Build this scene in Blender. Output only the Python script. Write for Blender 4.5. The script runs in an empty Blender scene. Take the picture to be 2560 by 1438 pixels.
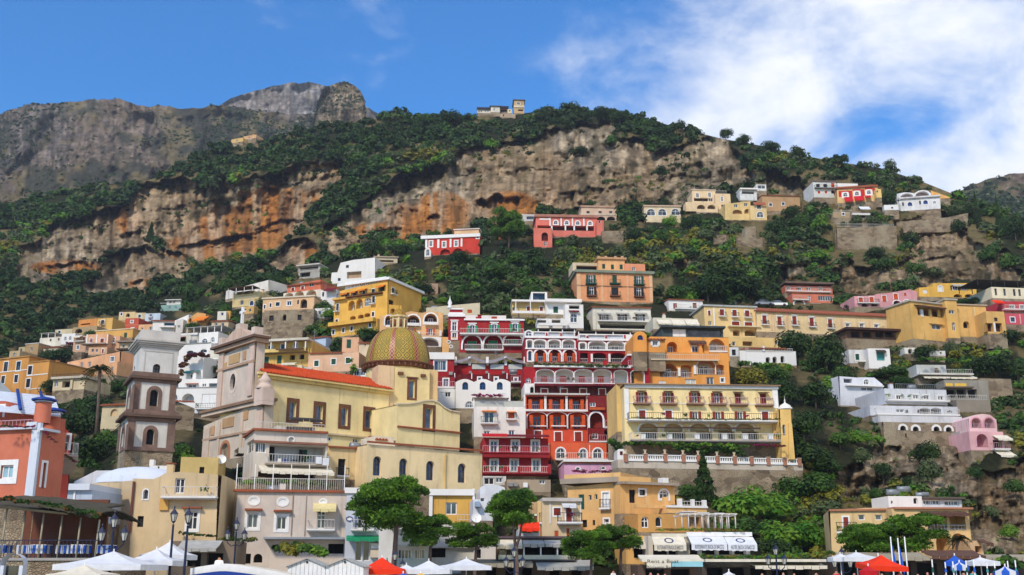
import bpy,math,random
import numpy as np
from mathutils import Vector,geometry
random.seed(7)
rng=np.random.default_rng(11)
R=math.radians
SC=bpy.context.scene
COL=SC.collection
# ------------------------------------------------------------------ camera
CAM=Vector((0.0,0.0,2.0))
FPX=2650.0
TH=R(15.0)
CT,ST=math.cos(TH),math.sin(TH)
cam_data=bpy.data.cameras.new('camera')
cam_data.sensor_width=36.0
cam_data.lens=36.0*FPX/2560.0
cam_data.clip_start=0.5
cam_data.clip_end=20000.0
cam=bpy.data.objects.new('camera',cam_data)
cam.location=CAM
cam.rotation_euler=(R(90)+TH,0,0)
COL.objects.link(cam)
SC.camera=cam
# ------------------------------------------------------------------ light
SUN_DIR=Vector((-0.34,-0.72,0.66)).normalized()
SUN_EL=math.asin(SUN_DIR.z)
SUN_AZ=math.atan2(SUN_DIR.x,SUN_DIR.y)
sun=bpy.data.lights.new('sun','SUN')
sun.energy=2.7
sun.angle=R(7.0)
sun.color=(1.0,0.89,0.72)
sun_o=bpy.data.objects.new('sun',sun)
sun_o.rotation_euler=(-SUN_DIR).to_track_quat('-Z','Y').to_euler()
sun_o.location=(-60,-60,90)
COL.objects.link(sun_o)
SC.view_settings.view_transform='Standard'
SC.view_settings.look='None'
SC.view_settings.gamma=1.0
SC.view_settings.exposure=0.52
SC.view_settings.use_curve_mapping=False
SC.cycles.max_bounces=6
SC.cycles.transparent_max_bounces=6
SC.cycles.volume_bounces=0
world=bpy.data.worlds.new('World')
SC.world=world
world.use_nodes=True
def build_world():
    nt=world.node_tree
    N,L=nt.nodes,nt.links
    N.clear()
    out=N.new('ShaderNodeOutputWorld')
    bg=N.new('ShaderNodeBackground')
    sky=N.new('ShaderNodeTexSky')
    sky.sky_type='NISHITA'
    sky.sun_disc=False
    sky.sun_elevation=SUN_EL
    sky.sun_rotation=SUN_AZ
    sky.altitude=0
    sky.air_density=1.0
    sky.dust_density=0.25
    sky.ozone_density=3.0
    hs=N.new('ShaderNodeHueSaturation')
    hs.inputs['Saturation'].default_value=1.8
    hs.inputs['Hue'].default_value=0.506
    hs.inputs['Value'].default_value=1.02
    L.new(sky.outputs[0],hs.inputs['Color'])
    tc=N.new('ShaderNodeTexCoord')
    sep=N.new('ShaderNodeSeparateXYZ')
    L.new(tc.outputs['Generated'],sep.inputs[0])
    def math_(op,a,b=None,c=None,clamp=False):
        n=N.new('ShaderNodeMath'); n.operation=op; n.use_clamp=clamp
        for i,v in enumerate((a,b,c)):
            if v is None:continue
            if isinstance(v,(int,float)):n.inputs[i].default_value=v
            else:L.new(v,n.inputs[i])
        return n.outputs[0]
    def noise(scale,detail,rough,dist,off):
        m=N.new('ShaderNodeMapping'); m.inputs['Location'].default_value=off; m.inputs['Scale'].default_value=(1.0,1.0,1.5)
        L.new(tc.outputs['Generated'],m.inputs['Vector'])
        n=N.new('ShaderNodeTexNoise')
        n.inputs['Scale'].default_value=scale; n.inputs['Detail'].default_value=detail
        n.inputs['Roughness'].default_value=rough; n.inputs['Distortion'].default_value=dist
        L.new(m.outputs[0],n.inputs['Vector'])
        return n.outputs[0]
    n1=noise(3.4,6,0.55,0.3,(3.4,7.7,0.6))
    n2=noise(9.0,7,0.62,0.6,(9.1,1.2,0.0))
    bank=N.new('ShaderNodeMapRange'); bank.interpolation_type='SMOOTHSTEP'
    bank.inputs['From Min'].default_value=-0.06; bank.inputs['From Max'].default_value=0.36
    L.new(sep.outputs[0],bank.inputs['Value'])
    d=math_('ADD',math_('MULTIPLY',n1,0.95),math_('MULTIPLY',n2,0.32))
    d=math_('ADD',d,math_('MULTIPLY',bank.outputs[0],0.35))
    mr=N.new('ShaderNodeMapRange'); mr.interpolation_type='SMOOTHSTEP'
    mr.inputs['From Min'].default_value=0.76; mr.inputs['From Max'].default_value=1.04
    L.new(d,mr.inputs['Value'])
    mix=N.new('ShaderNodeMix'); mix.data_type='RGBA'
    L.new(mr.outputs[0],mix.inputs['Factor'])
    L.new(hs.outputs[0],mix.inputs['A'])
    mix.inputs['B'].default_value=(5.5,5.6,5.8,1)
    L.new(mix.outputs['Result'],bg.inputs['Color'])
    bg.inputs['Strength'].default_value=0.145
    L.new(bg.outputs[0],out.inputs['Surface'])
build_world()
# ------------------------------------------------------------------ projection: a pixel of the photograph and a distance give a place
def ray(px,py):
    u=(px-1280.0)/FPX; v=(719.0-py)/FPX
    return Vector((u,CT-v*ST,ST+v*CT))
def pix(px,py,Y):
    r=ray(px,py)
    return CAM+r*(Y/r.y)
def pix_np(px,py,Y):
    u=(px-1280.0)/FPX; v=(719.0-py)/FPX
    yd=CT-v*ST; zd=ST+v*CT
    t=Y/yd
    return np.stack([u*t,Y+0*t,2.0+zd*t],-1)
# ------------------------------------------------------------------ materials
def srgb(h):
    h=h.lstrip('#')
    c=[int(h[i:i+2],16)/255 for i in (0,2,4)]
    return tuple(x/12.92 if x <= 0.04045 else ((x+0.055)/1.055) ** 2.4 for x in c)+(1.0,)
_M={}
class NT:
    def __init__(s,name):
        s.m=bpy.data.materials.new(name); s.m.use_nodes=True
        s.t=s.m.node_tree; s.N=s.t.nodes; s.L=s.t.links
        s.b=s.N['Principled BSDF']
    def n(s,typ,**kw):
        x=s.N.new(typ)
        for k,v in kw.items():
            if hasattr(x,k):setattr(x,k,v)
        return x
    def set(s,node,k,v):
        if isinstance(v,bpy.types.NodeSocket):s.L.new(v,node.inputs[k])
        else:node.inputs[k].default_value=v
    def pos(s,sc=(1,1,1)):
        g=s.n('ShaderNodeNewGeometry'); m=s.n('ShaderNodeMapping'); s.L.new(g.outputs['Position'],m.inputs['Vector'])
        m.inputs['Scale'].default_value=sc
        return m.outputs[0]
    def noise(s,sc,detail=4,rough=0.55,scale=1.0,vec=None):
        n=s.n('ShaderNodeTexNoise')
        s.L.new(vec if vec is not None else s.pos(sc),n.inputs['Vector'])
        n.inputs['Scale'].default_value=scale; n.inputs['Detail'].default_value=detail; n.inputs['Roughness'].default_value=rough
        return n.outputs[0]
    def ramp(s,v,a,b,lo=0.0,hi=1.0):
        r=s.n('ShaderNodeMapRange'); r.interpolation_type='SMOOTHSTEP'
        s.L.new(v,r.inputs['Value'])
        for k,x in zip(('From Min','From Max','To Min','To Max'),(a,b,lo,hi)):r.inputs[k].default_value=x
        return r.outputs[0]
    def mix(s,f,a,b,blend='MIX'):
        x=s.n('ShaderNodeMix'); x.data_type='RGBA'; x.blend_type=blend
        s.set(x,'Factor',f)
        for k,v in (('A',a),('B',b)):
            if isinstance(v,bpy.types.NodeSocket):s.L.new(v,x.inputs[6 if k == 'A' else 7])
            else:x.inputs[6 if k == 'A' else 7].default_value=v
        return x.outputs[2]
    def math(s,op,a,b=0.0):
        x=s.n('ShaderNodeMath'); x.operation=op
        s.set(x,0,a); s.set(x,1,b)
        return x.outputs[0]
    def bump(s,h,strength=0.3,dist=0.1):
        x=s.n('ShaderNodeBump'); x.inputs['Strength'].default_value=strength; x.inputs['Distance'].default_value=dist
        s.L.new(h,x.inputs['Height']); s.L.new(x.outputs[0],s.b.inputs['Normal'])
def scale_rgb(c,f):return (c[0]*f,c[1]*f,c[2]*f,1)
def plaster(key,c,wear=1.0,dirty='#6b5c4a'):
    t=NT('plaster_'+key.strip('#')); b=t.b
    k=0.11*min(1.0,(0.3*c[0]+0.6*c[1]+0.1*c[2])/0.42) ** 1.5; c=tuple(x*(1-k)+y*k for x,y in zip(c[:3],(0.86,0.78,0.66)))+(1.0,)
    big=t.ramp(t.noise((0.30,0.30,0.22),6,0.65),0.35,0.68)
    col=t.mix(t.math('MULTIPLY',big,0.8*wear),c,scale_rgb(c,0.74))
    fade=t.ramp(t.noise((0.5,0.5,0.35),5,0.65),0.50,0.75)
    col=t.mix(t.math('MULTIPLY',fade,0.35*wear),col,(min(1,c[0]*1.12+0.04),min(1,c[1]*1.14+0.04),min(1,c[2]*1.2+0.05),1))
    streak=t.ramp(t.noise((1.9,1.9,0.10),4,0.6),0.55,0.80)
    col=t.mix(t.math('MULTIPLY',streak,0.55*wear),col,srgb(dirty))
    patch=t.ramp(t.noise((0.7,0.7,0.6),6,0.7),0.66,0.74)
    col=t.mix(t.math('MULTIPLY',patch,0.45*wear),col,scale_rgb(srgb('#a89878'),0.9))
    t.L.new(col,b.inputs['Base Color'])
    b.inputs['Roughness'].default_value=0.92
    b.inputs['Specular IOR Level'].default_value=0.15
    t.bump(t.noise((3.0,3.0,3.0),5,0.7),0.25,0.06)
    return t.m
def simple(name,c,rough=0.7,var=0.2,sc=(2,2,2),metal=0.0,spec=0.3,bump=0.0,trans=0.0):
    t=NT(name); b=t.b
    if var:
        col=t.mix(t.ramp(t.noise(sc,4,0.6),0.3,0.7),scale_rgb(c,1-var),(min(1,c[0]*(1+var*0.4)),min(1,c[1]*(1+var*0.4)),min(1,c[2]*(1+var*0.4)),1))
        t.L.new(col,b.inputs['Base Color'])
    else:b.inputs['Base Color'].default_value=c
    b.inputs['Roughness'].default_value=rough; b.inputs['Metallic'].default_value=metal
    b.inputs['Specular IOR Level'].default_value=spec
    if bump:t.bump(t.noise(tuple(3*x for x in sc),4,0.6),bump,0.1)
    return t.m
def m_glass():
    t=NT('window_glass')
    c=t.mix(t.ramp(t.noise((0.6,0.6,0.5),2),0.4,0.65),(0.012,0.016,0.022,1),(0.07,0.09,0.11,1))
    t.L.new(c,t.b.inputs['Base Color']); t.b.inputs['Roughness'].default_value=0.10
    t.b.inputs['Specular IOR Level'].default_value=0.6
    return t.m
def m_stone():
    t=NT('rubble_masonry')
    v=t.n('ShaderNodeTexVoronoi'); t.L.new(t.pos((0.9,0.9,1.5)),v.inputs['Vector']); v.inputs['Scale'].default_value=1.0
    v2=t.n('ShaderNodeTexVoronoi'); v2.feature='DISTANCE_TO_EDGE'; t.L.new(t.pos((0.9,0.9,1.5)),v2.inputs['Vector'])
    c=t.mix(v.outputs['Color'],srgb('#b49e80'),srgb('#5e4e3c'))
    c=t.mix(t.ramp(t.noise((0.3,0.3,0.3)),0.4,0.7),c,srgb('#b0a084'))
    c=t.mix(t.ramp(v2.outputs['Distance'],0.0,0.08,0.8,0.0),c,srgb('#5a4c3c'))
    t.L.new(c,t.b.inputs['Base Color']); t.b.inputs['Roughness'].default_value=0.95
    t.bump(t.ramp(v2.outputs['Distance'],0,0.2),0.6,0.15)
    return t.m
def m_tiles():
    t=NT('terracotta_roof_tiles')
    c=t.mix(t.noise((2.2,2.2,2.2),3),srgb('#7c4028'),srgb('#a85a38'))
    c=t.mix(t.ramp(t.noise((0.5,0.5,0.5),4),0.5,0.75),c,srgb('#7a4a34'))
    t.L.new(c,t.b.inputs['Base Color']); t.b.inputs['Roughness'].default_value=0.9
    t.bump(t.noise((4,4,8),3),0.5,0.1)
    return t.m
def m_leaf(name,c1,c2,tr=0.25,rough=0.6):
    t=NT(name)
    o=t.n('ShaderNodeObjectInfo')
    c=t.mix(t.ramp(t.noise((0.55,0.55,0.55),3,0.6),0.3,0.7),srgb(c1),srgb(c2))
    c=t.mix(t.math('MULTIPLY',o.outputs['Random'],0.35),c,scale_rgb(srgb(c1),0.6))
    t.L.new(c,t.b.inputs['Base Color']); t.b.inputs['Roughness'].default_value=rough
    t.b.inputs['Specular IOR Level'].default_value=0.25
    td=t.n('ShaderNodeBsdfTranslucent'); t.L.new(c,td.inputs['Color'])
    ms=t.n('ShaderNodeMixShader'); ms.inputs[0].default_value=tr
    t.L.new(t.b.outputs[0],ms.inputs[1]); t.L.new(td.outputs[0],ms.inputs[2])
    t.L.new(ms.outputs[0],t.N['Material Output'].inputs['Surface'])
    return t.m
NAMED={
 'rooftile':lambda:simple("red_roof_tiles",srgb("#b84418"),0.9,0.22,(1.6,1.6,1.6),bump=0.6),
 'dometile2':lambda:simple('lantern_tiles',srgb('#a07a20'),0.5,0.5,(3,3,3),bump=0.3),
 'brown2':lambda:simple('brown_tuff_stone',srgb('#7a6256'),0.95,0.25,(1.2,1.2,1.2),bump=0.4),
 'canvasg2':lambda:simple('striped_grey_canvas',srgb('#8a8284'),0.9,0.2,(3,0.3,0.3)),
 'letters':lambda:simple('navy_lettering',srgb('#3a4668'),0.8,0.1),
 'canvasbg':lambda:simple('beige_canvas',srgb('#9a907c'),0.9,0.15),
 'canvasy2':lambda:simple('pale_yellow_canvas',srgb('#d8c890'),0.9,0.1),
 'shbl2':lambda:simple('slate_blue_tiles',srgb('#56688c'),0.6,0.3,(6,6,6)),
 'whitepaint2':lambda:plaster('bluewhite',srgb('#c4ccd8'),0.4),
 'canvasw2':lambda:simple('pale_blue_curtain',srgb('#8fb6c4'),0.8,0.1),
 'glass':m_glass,'stone':m_stone,'tile':m_tiles,
 'glassb':lambda:simple('blue_church_glass',srgb('#4a6486'),0.12,0.5,(0.9,0.9,0.9),spec=0.6),
 'white':lambda:plaster('white',srgb('#dcd9d4'),0.35),
 'paint':lambda:simple('white_paint',srgb('#e2e0dc'),0.6,0.08),
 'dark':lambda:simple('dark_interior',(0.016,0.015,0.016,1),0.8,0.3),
 'iron':lambda:simple('wrought_iron',(0.025,0.025,0.03,1),0.5,0.2),
 'grey':lambda:simple('grey_paint',srgb('#8c8a88'),0.7,0.15),
 'rail':lambda:simple('pale_railing',srgb('#c9c4bd'),0.55,0.1),
 'railpink':lambda:simple('pink_railing',srgb('#b98f96'),0.6,0.1),
 'shred':lambda:simple('red_brown_shutter_paint',srgb('#8a2a16'),0.6,0.2),
 'shor':lambda:simple('orange_shutter_paint',srgb('#c85018'),0.6,0.2),
 'shgr':lambda:simple('green_shutter_paint',srgb('#124a38'),0.6,0.2),
 'shgr2':lambda:simple('bright_green_shutter_paint',srgb('#128a5c'),0.6,0.15),
 'shdk':lambda:simple('dark_shutter_paint',srgb('#1c1c22'),0.6,0.2),
 'shbl':lambda:simple('blue_shutter_paint',srgb('#24407c'),0.6,0.2),
 'brown':lambda:simple('brown_stone_frame',srgb('#6e4630'),0.85,0.25),
 'wood':lambda:simple('weathered_wood',srgb('#7a5436'),0.8,0.3),
 'canvas':lambda:simple('cream_canvas',srgb('#d6cdb8'),0.9,0.12),
 'canvasw':lambda:simple('white_canvas',srgb('#d2d3d6'),0.9,0.10),  # shade on the white canvas is put into its grey-blue tone
 'canvasg':lambda:simple('grey_canvas',srgb('#a5a49e'),0.9,0.15),
 'canvasd':lambda:simple('dark_canvas',srgb('#3a3430'),0.9,0.2),
 'canvasr':lambda:simple('red_canvas',srgb('#e03208'),0.85,0.10),
 'canvasc':lambda:simple('crimson_canvas',srgb('#b8141e'),0.85,0.12),
 'canvasb':lambda:simple('blue_canvas',srgb('#2458b8'),0.85,0.12),
 'canvasm':lambda:simple('maroon_canvas',srgb('#6a1420'),0.85,0.15),
 'canvasy':lambda:simple('yellow_canvas',srgb('#d9b04a'),0.85,0.12),
 'canvaso':lambda:simple('orange_canvas',srgb('#d8761e'),0.85,0.12),
 'canvasbr':lambda:simple('brown_canvas',srgb('#5c4034'),0.9,0.2),
 'teal':lambda:simple('teal_paint',srgb('#3f8a88'),0.7,0.12),
 'pot':lambda:simple('terracotta_pot',srgb('#b2552c'),0.85,0.2),
 'bluepaint':lambda:simple('blue_paint',srgb('#1c3a8a'),0.5,0.15),
 'metal':lambda:simple('grey_metal',srgb('#85888a'),0.45,0.15,metal=0.4),
 'lampglass':lambda:simple('lamp_glass',srgb('#b8b6a8'),0.15,0.1,spec=0.6),
 'skin':lambda:simple('skin',srgb('#b98262'),0.6,0.05),
 'leafpine':lambda:m_leaf('pine_needles','#2f5018','#6c9426',0.30),
 'leafdark':lambda:m_leaf('dark_evergreen_leaves','#1c300f','#3c5a1e',0.30),
 'leafmid':lambda:m_leaf('mid_green_leaves','#2a4a1a','#56782a',0.32),
 'leafbright':lambda:m_leaf('bright_green_leaves','#3f7a1c','#80a032',0.36),
 'leafolive':lambda:m_leaf('olive_grey_leaves','#3c4c2a','#6c7a4a',0.28),
 'leafyel':lambda:m_leaf('yellowing_leaves','#6a6a1c','#8f8a30',0.25),
 'leafrust':lambda:m_leaf('rusty_dry_leaves','#6a4420','#8c6a34',0.2),
 'leafmag':lambda:m_leaf('bougainvillea_bracts','#7a1848','#a8306a',0.3),
 'leafmar':lambda:m_leaf('maroon_creeper','#4a1a20','#6e2a26',0.2),
 'leafpalm':lambda:m_leaf('palm_fronds','#2a3c18','#4c5c2a',0.2),
 'bark':lambda:simple('grey_brown_bark',srgb('#6a5a4e'),0.95,0.35,(3,3,0.8),bump=0.6),
 'barkpine':lambda:simple('pine_bark',srgb('#6e5a50'),0.95,0.35,(4,4,1.2),bump=0.7),
}
def M(k):
    if k not in _M:
        _M[k]=NAMED[k]() if k in NAMED else plaster(k,srgb(k))
    return _M[k]
# ------------------------------------------------------------------ mesh building
class MB:
    def __init__(s):s.v=[]; s.f=[]; s.mi=[]; s.ms=[]; s.sm=[]
    def m(s,k):
        if k not in s.ms:s.ms.append(k)
        return s.ms.index(k)
    def face(s,pts,mat,smooth=False):
        n=len(s.v); s.v.extend(tuple(p) for p in pts); s.f.append(tuple(range(n,n+len(pts)))); s.mi.append(s.m(mat)); s.sm.append(smooth)
    def add(s,vs,fs,mat,smooth=False):
        n=len(s.v); s.v.extend(tuple(p) for p in vs); k=s.m(mat)
        for f in fs:s.f.append(tuple(n+i for i in f)); s.mi.append(k); s.sm.append(smooth)
    def box(s,x0,x1,y0,y1,z0,z1,mat):
        v=[(x,y,z) for z in (z0,z1) for y in (y0,y1) for x in (x0,x1)]
        s.add(v,[(0,2,3,1),(4,5,7,6),(0,1,5,4),(2,6,7,3),(0,4,6,2),(1,3,7,5)],mat)
    def hexa(s,p,mat):
        s.add(p,[(3,2,1,0),(4,5,6,7),(0,1,5,4),(1,2,6,5),(2,3,7,6),(3,0,4,7)],mat)
    def tube(s,pts,rad,mat,n=6,smooth=True):
        pts=[Vector(p) for p in pts]
        if not isinstance(rad,(list,tuple)):rad=[rad]*len(pts)
        vs=[]
        for i,p in enumerate(pts):
            t=(pts[min(i+1,len(pts)-1)]-pts[max(i-1,0)])
            t=t.normalized() if t.length>1e-6 else Vector((0,0,1))
            a=t.cross(Vector((0,0,1)) if abs(t.z)<0.9 else Vector((1,0,0))).normalized(); b=t.cross(a)
            for k in range(n):
                q=2*math.pi*k/n
                vs.append(p+(a*math.cos(q)+b*math.sin(q))*rad[i])
        fs=[(i*n+k,i*n+(k+1) % n,(i+1)*n+(k+1) % n,(i+1)*n+k) for i in range(len(pts)-1) for k in range(n)]
        fs.append(tuple(range(n-1,-1,-1))); fs.append(tuple((len(pts)-1)*n+k for k in range(n)))
        s.add(vs,fs,mat,smooth)
    def lathe(s,prof,c,mat,n=16,smooth=True,a0=0.0,a1=None):
        full=a1 is None
        if full:a1=2*math.pi
        cols=n if full else n+1
        vs=[(c[0]+r*math.cos(a0+(a1-a0)*k/n),c[1]+r*math.sin(a0+(a1-a0)*k/n),c[2]+z) for r,z in prof for k in range(cols)]
        fs=[]
        for i in range(len(prof)-1):
            for k in range(n):
                k2=(k+1) % cols
                fs.append((i*cols+k,i*cols+k2,(i+1)*cols+k2,(i+1)*cols+k))
        s.add(vs,fs,mat,smooth)
    def build(s,name,parent=None,loc=None):
        me=bpy.data.meshes.new(name)
        me.from_pydata(s.v,[],s.f)
        for k in s.ms:me.materials.append(M(k))
        if len(s.ms)>1:me.polygons.foreach_set('material_index',s.mi)
        if any(s.sm):me.polygons.foreach_set('use_smooth',s.sm)
        o=bpy.data.objects.new(name,me)
        COL.objects.link(o)
        if parent is not None:o.parent=parent
        if loc is not None:o.location=loc
        return o
def text_mesh(name,words,size,width,mat,parent,loc,rot):
    cu=bpy.data.curves.new(name,'FONT'); cu.body=words; cu.size=size; cu.align_x='CENTER'; cu.align_y='CENTER'; cu.extrude=0.004; cu.space_character=1.05
    t=bpy.data.objects.new(name,cu); COL.objects.link(t)
    me=bpy.data.meshes.new_from_object(t); bpy.data.objects.remove(t); bpy.data.curves.remove(cu)
    xs=[v.co.x for v in me.vertices]; k=width/max(1e-3,max(xs)-min(xs))
    for v in me.vertices:v.co.x *= k
    me.materials.clear(); me.materials.append(M(mat)); me.name=name
    o=bpy.data.objects.new(name,me); COL.objects.link(o); o.parent=parent; o.location=loc; o.rotation_euler=rot
    return o
def empty(name,loc,rz=0.0):
    o=bpy.data.objects.new(name,None); COL.objects.link(o)
    o.location=loc; o.rotation_euler=(0,0,rz); o.empty_display_size=0.5
    return o
def adopt(o,parent):
    from mathutils import Matrix
    o.parent=parent
    o.matrix_parent_inverse=(Matrix.Translation(parent.location) @ parent.rotation_euler.to_matrix().to_4x4()).inverted()
    return o
PLACES=[]
def tag(o,label,cat,group=None,kind=None):
    if label:o['label']=label
    if cat:o['category']=cat
    if group:o['group']=group
    o['kind']=kind or 'thing'
    return o
def structure(o,label=None):
    o['kind']='structure'
    if label:o['label']=label
    return o
# ------------------------------------------------------------------ regions: coordinates are read in enlarged views of the photograph
REG={'0':(0,0,1.0)}
for k_,(ox_,oy_,k2_) in dict(A=(0,700,3.8875),B=(440,640,3.594),C=(900,700,4.23),D=(1280,700,4.6375),E=(1640,700,4.109),
        F=(2080,660,3.783),G=(0,1000,3.283),H=(280,820,3.784),I=(640,840,3.595),J=(440,1040,3.614),K=(880,1100,4.254),
        L=(1360,1100,4.254),M=(1880,1060,3.765),N=(1160,880,3.994),O=(1500,920,4.638),P=(0,180,2.568),Q=(900,230,2.82),
        R=(1700,400,2.977),S=(1400,460,3.657)).items():
    REG[k_]=(ox_,oy_,k2_)
_reg=[0,0,1.0]
def reg(k):_reg[:]=REG[k]
def gx(x):return _reg[0]+x/_reg[2]
def gy(y):return _reg[1]+y/_reg[2]
# ------------------------------------------------------------------ outlines
def outline(shape,a0,a1,z0,z1):
    if shape == 'r':return [(a0,z0),(a1,z0),(a1,z1),(a0,z1)]
    c=(a0+a1)/2; r=(a1-a0)/2
    if shape == 'o':
        return [(c+r*math.cos(t),(z0+z1)/2+(z1-z0)/2*math.sin(t)) for t in [2*math.pi*k/14 for k in range(14)]]
    rise=min(r,(z1-z0)*0.7) if shape == 'a' else min(r*0.45,(z1-z0)*0.5)
    zs=z1-rise
    pts=[(a0,z0),(a1,z0)]
    for k in range(9):
        t=math.pi*k/8
        pts.append((c+r*math.cos(t),zs+rise*math.sin(t)))
    return pts
def inside(p,poly):
    x,y=p; r=False; n=len(poly)
    for i in range(n):
        x1,y1=poly[i]; x2,y2=poly[(i+1) % n]
        if (y1>y) != (y2>y) and x<(x2-x1)*(y-y1)/(y2-y1)+x1:r=not r
    return r
def holed(outer,holes):
    vs=[Vector(p) for p in outer]; es=[(i,(i+1) % len(outer)) for i in range(len(outer))]
    for h in holes:
        n=len(vs); vs += [Vector(p) for p in h]; es += [(n+i,n+(i+1) % len(h)) for i in range(len(h))]
    V,_,Fs,*_r=geometry.delaunay_2d_cdt(vs,es,[],0,1e-5)
    out=[]
    for f in Fs:
        c=(sum(V[i][0] for i in f)/len(f),sum(V[i][1] for i in f)/len(f))
        if inside(c,outer) and not any(inside(c,h) for h in holes):out.append(tuple(f))
    return V,out
class Face:
    """one wall plane of a house: a runs along it, z up from the base, i goes into the wall"""
    def __init__(s,h,side,off=0.0):
        s.h=h; s.side=side; s.holes=[]
    def m(s,a,z,i=0.0):
        h=s.h
        if s.side == 'F':return (a,i,z)
        if s.side == 'R':return (h.uR-i,a,z)
        return (h.uL+i,a,z)
    def pt(s,x,y):
        px,py=gx(x),gy(y); h=s.h; r=ray(px,py)
        if s.side == 'F':p0,n=h.C,h.n
        elif s.side == 'R':p0,n=h.C+h.d*h.uR,h.d
        else:p0,n=h.C+h.d*h.uL,h.d
        t=(p0-CAM).dot(n)/r.dot(n)
        P=CAM+r*t-h.C
        return (P.dot(h.d) if s.side == 'F' else P.dot(-h.n),P.z)
    def rect(s,x,y,w,hh):
        a0=s.pt(x-w/2,y)[0]; a1=s.pt(x+w/2,y)[0]
        z0=s.pt(x,y+hh/2)[1]; z1=s.pt(x,y-hh/2)[1]
        return min(a0,a1),max(a0,a1),z0,z1
    def fbox(s,mb,a0,a1,z0,z1,i0,i1,mat):
        p=[s.m(a,z,i) for z in (z0,z1) for (a,i) in ((a0,i0),(a1,i0),(a1,i1),(a0,i1))]
        mb.hexa(p,mat)
    def ring(s,mb,inn,out,i0,i1,mat):
        n=len(inn)
        vs=[s.m(a,z,i1) for a,z in inn]+[s.m(a,z,i1) for a,z in out]+[s.m(a,z,i0) for a,z in inn]+[s.m(a,z,i0) for a,z in out]
        fs=[]
        for k in range(n):
            q=(k+1) % n
            fs += [(2*n+k,2*n+q,3*n+q,3*n+k),(n+k,3*n+k,3*n+q,n+q),(k,q,2*n+q,2*n+k)]
        mb.add(vs,fs,mat)
    def poly(s,mb,pts,i,mat):mb.face([s.m(a,z,i) for a,z in pts],mat)
HOUSES=[]
PLANTS=[]
RECTS=[]
STY={}
def rail_mesh(mb,f,a0,a1,z0,z1,i,mat,step=0.28,th=0.03,solid=None):
    f.fbox(mb,a0,a1,z1-0.05,z1,i-0.03,i+0.03,mat)
    if solid:f.fbox(mb,a0,a1,z0,z1-0.06,i-0.02,i+0.02,solid); return
    f.fbox(mb,a0,a1,z0+0.06,z0+0.10,i-0.02,i+0.02,mat)
    n=max(2,int((a1-a0)/step))
    for k in range(n+1):
        a=a0+(a1-a0)*k/n
        f.fbox(mb,a-th/2,a+th/2,z0,z1,i-th/2,i+th/2,mat)
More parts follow.
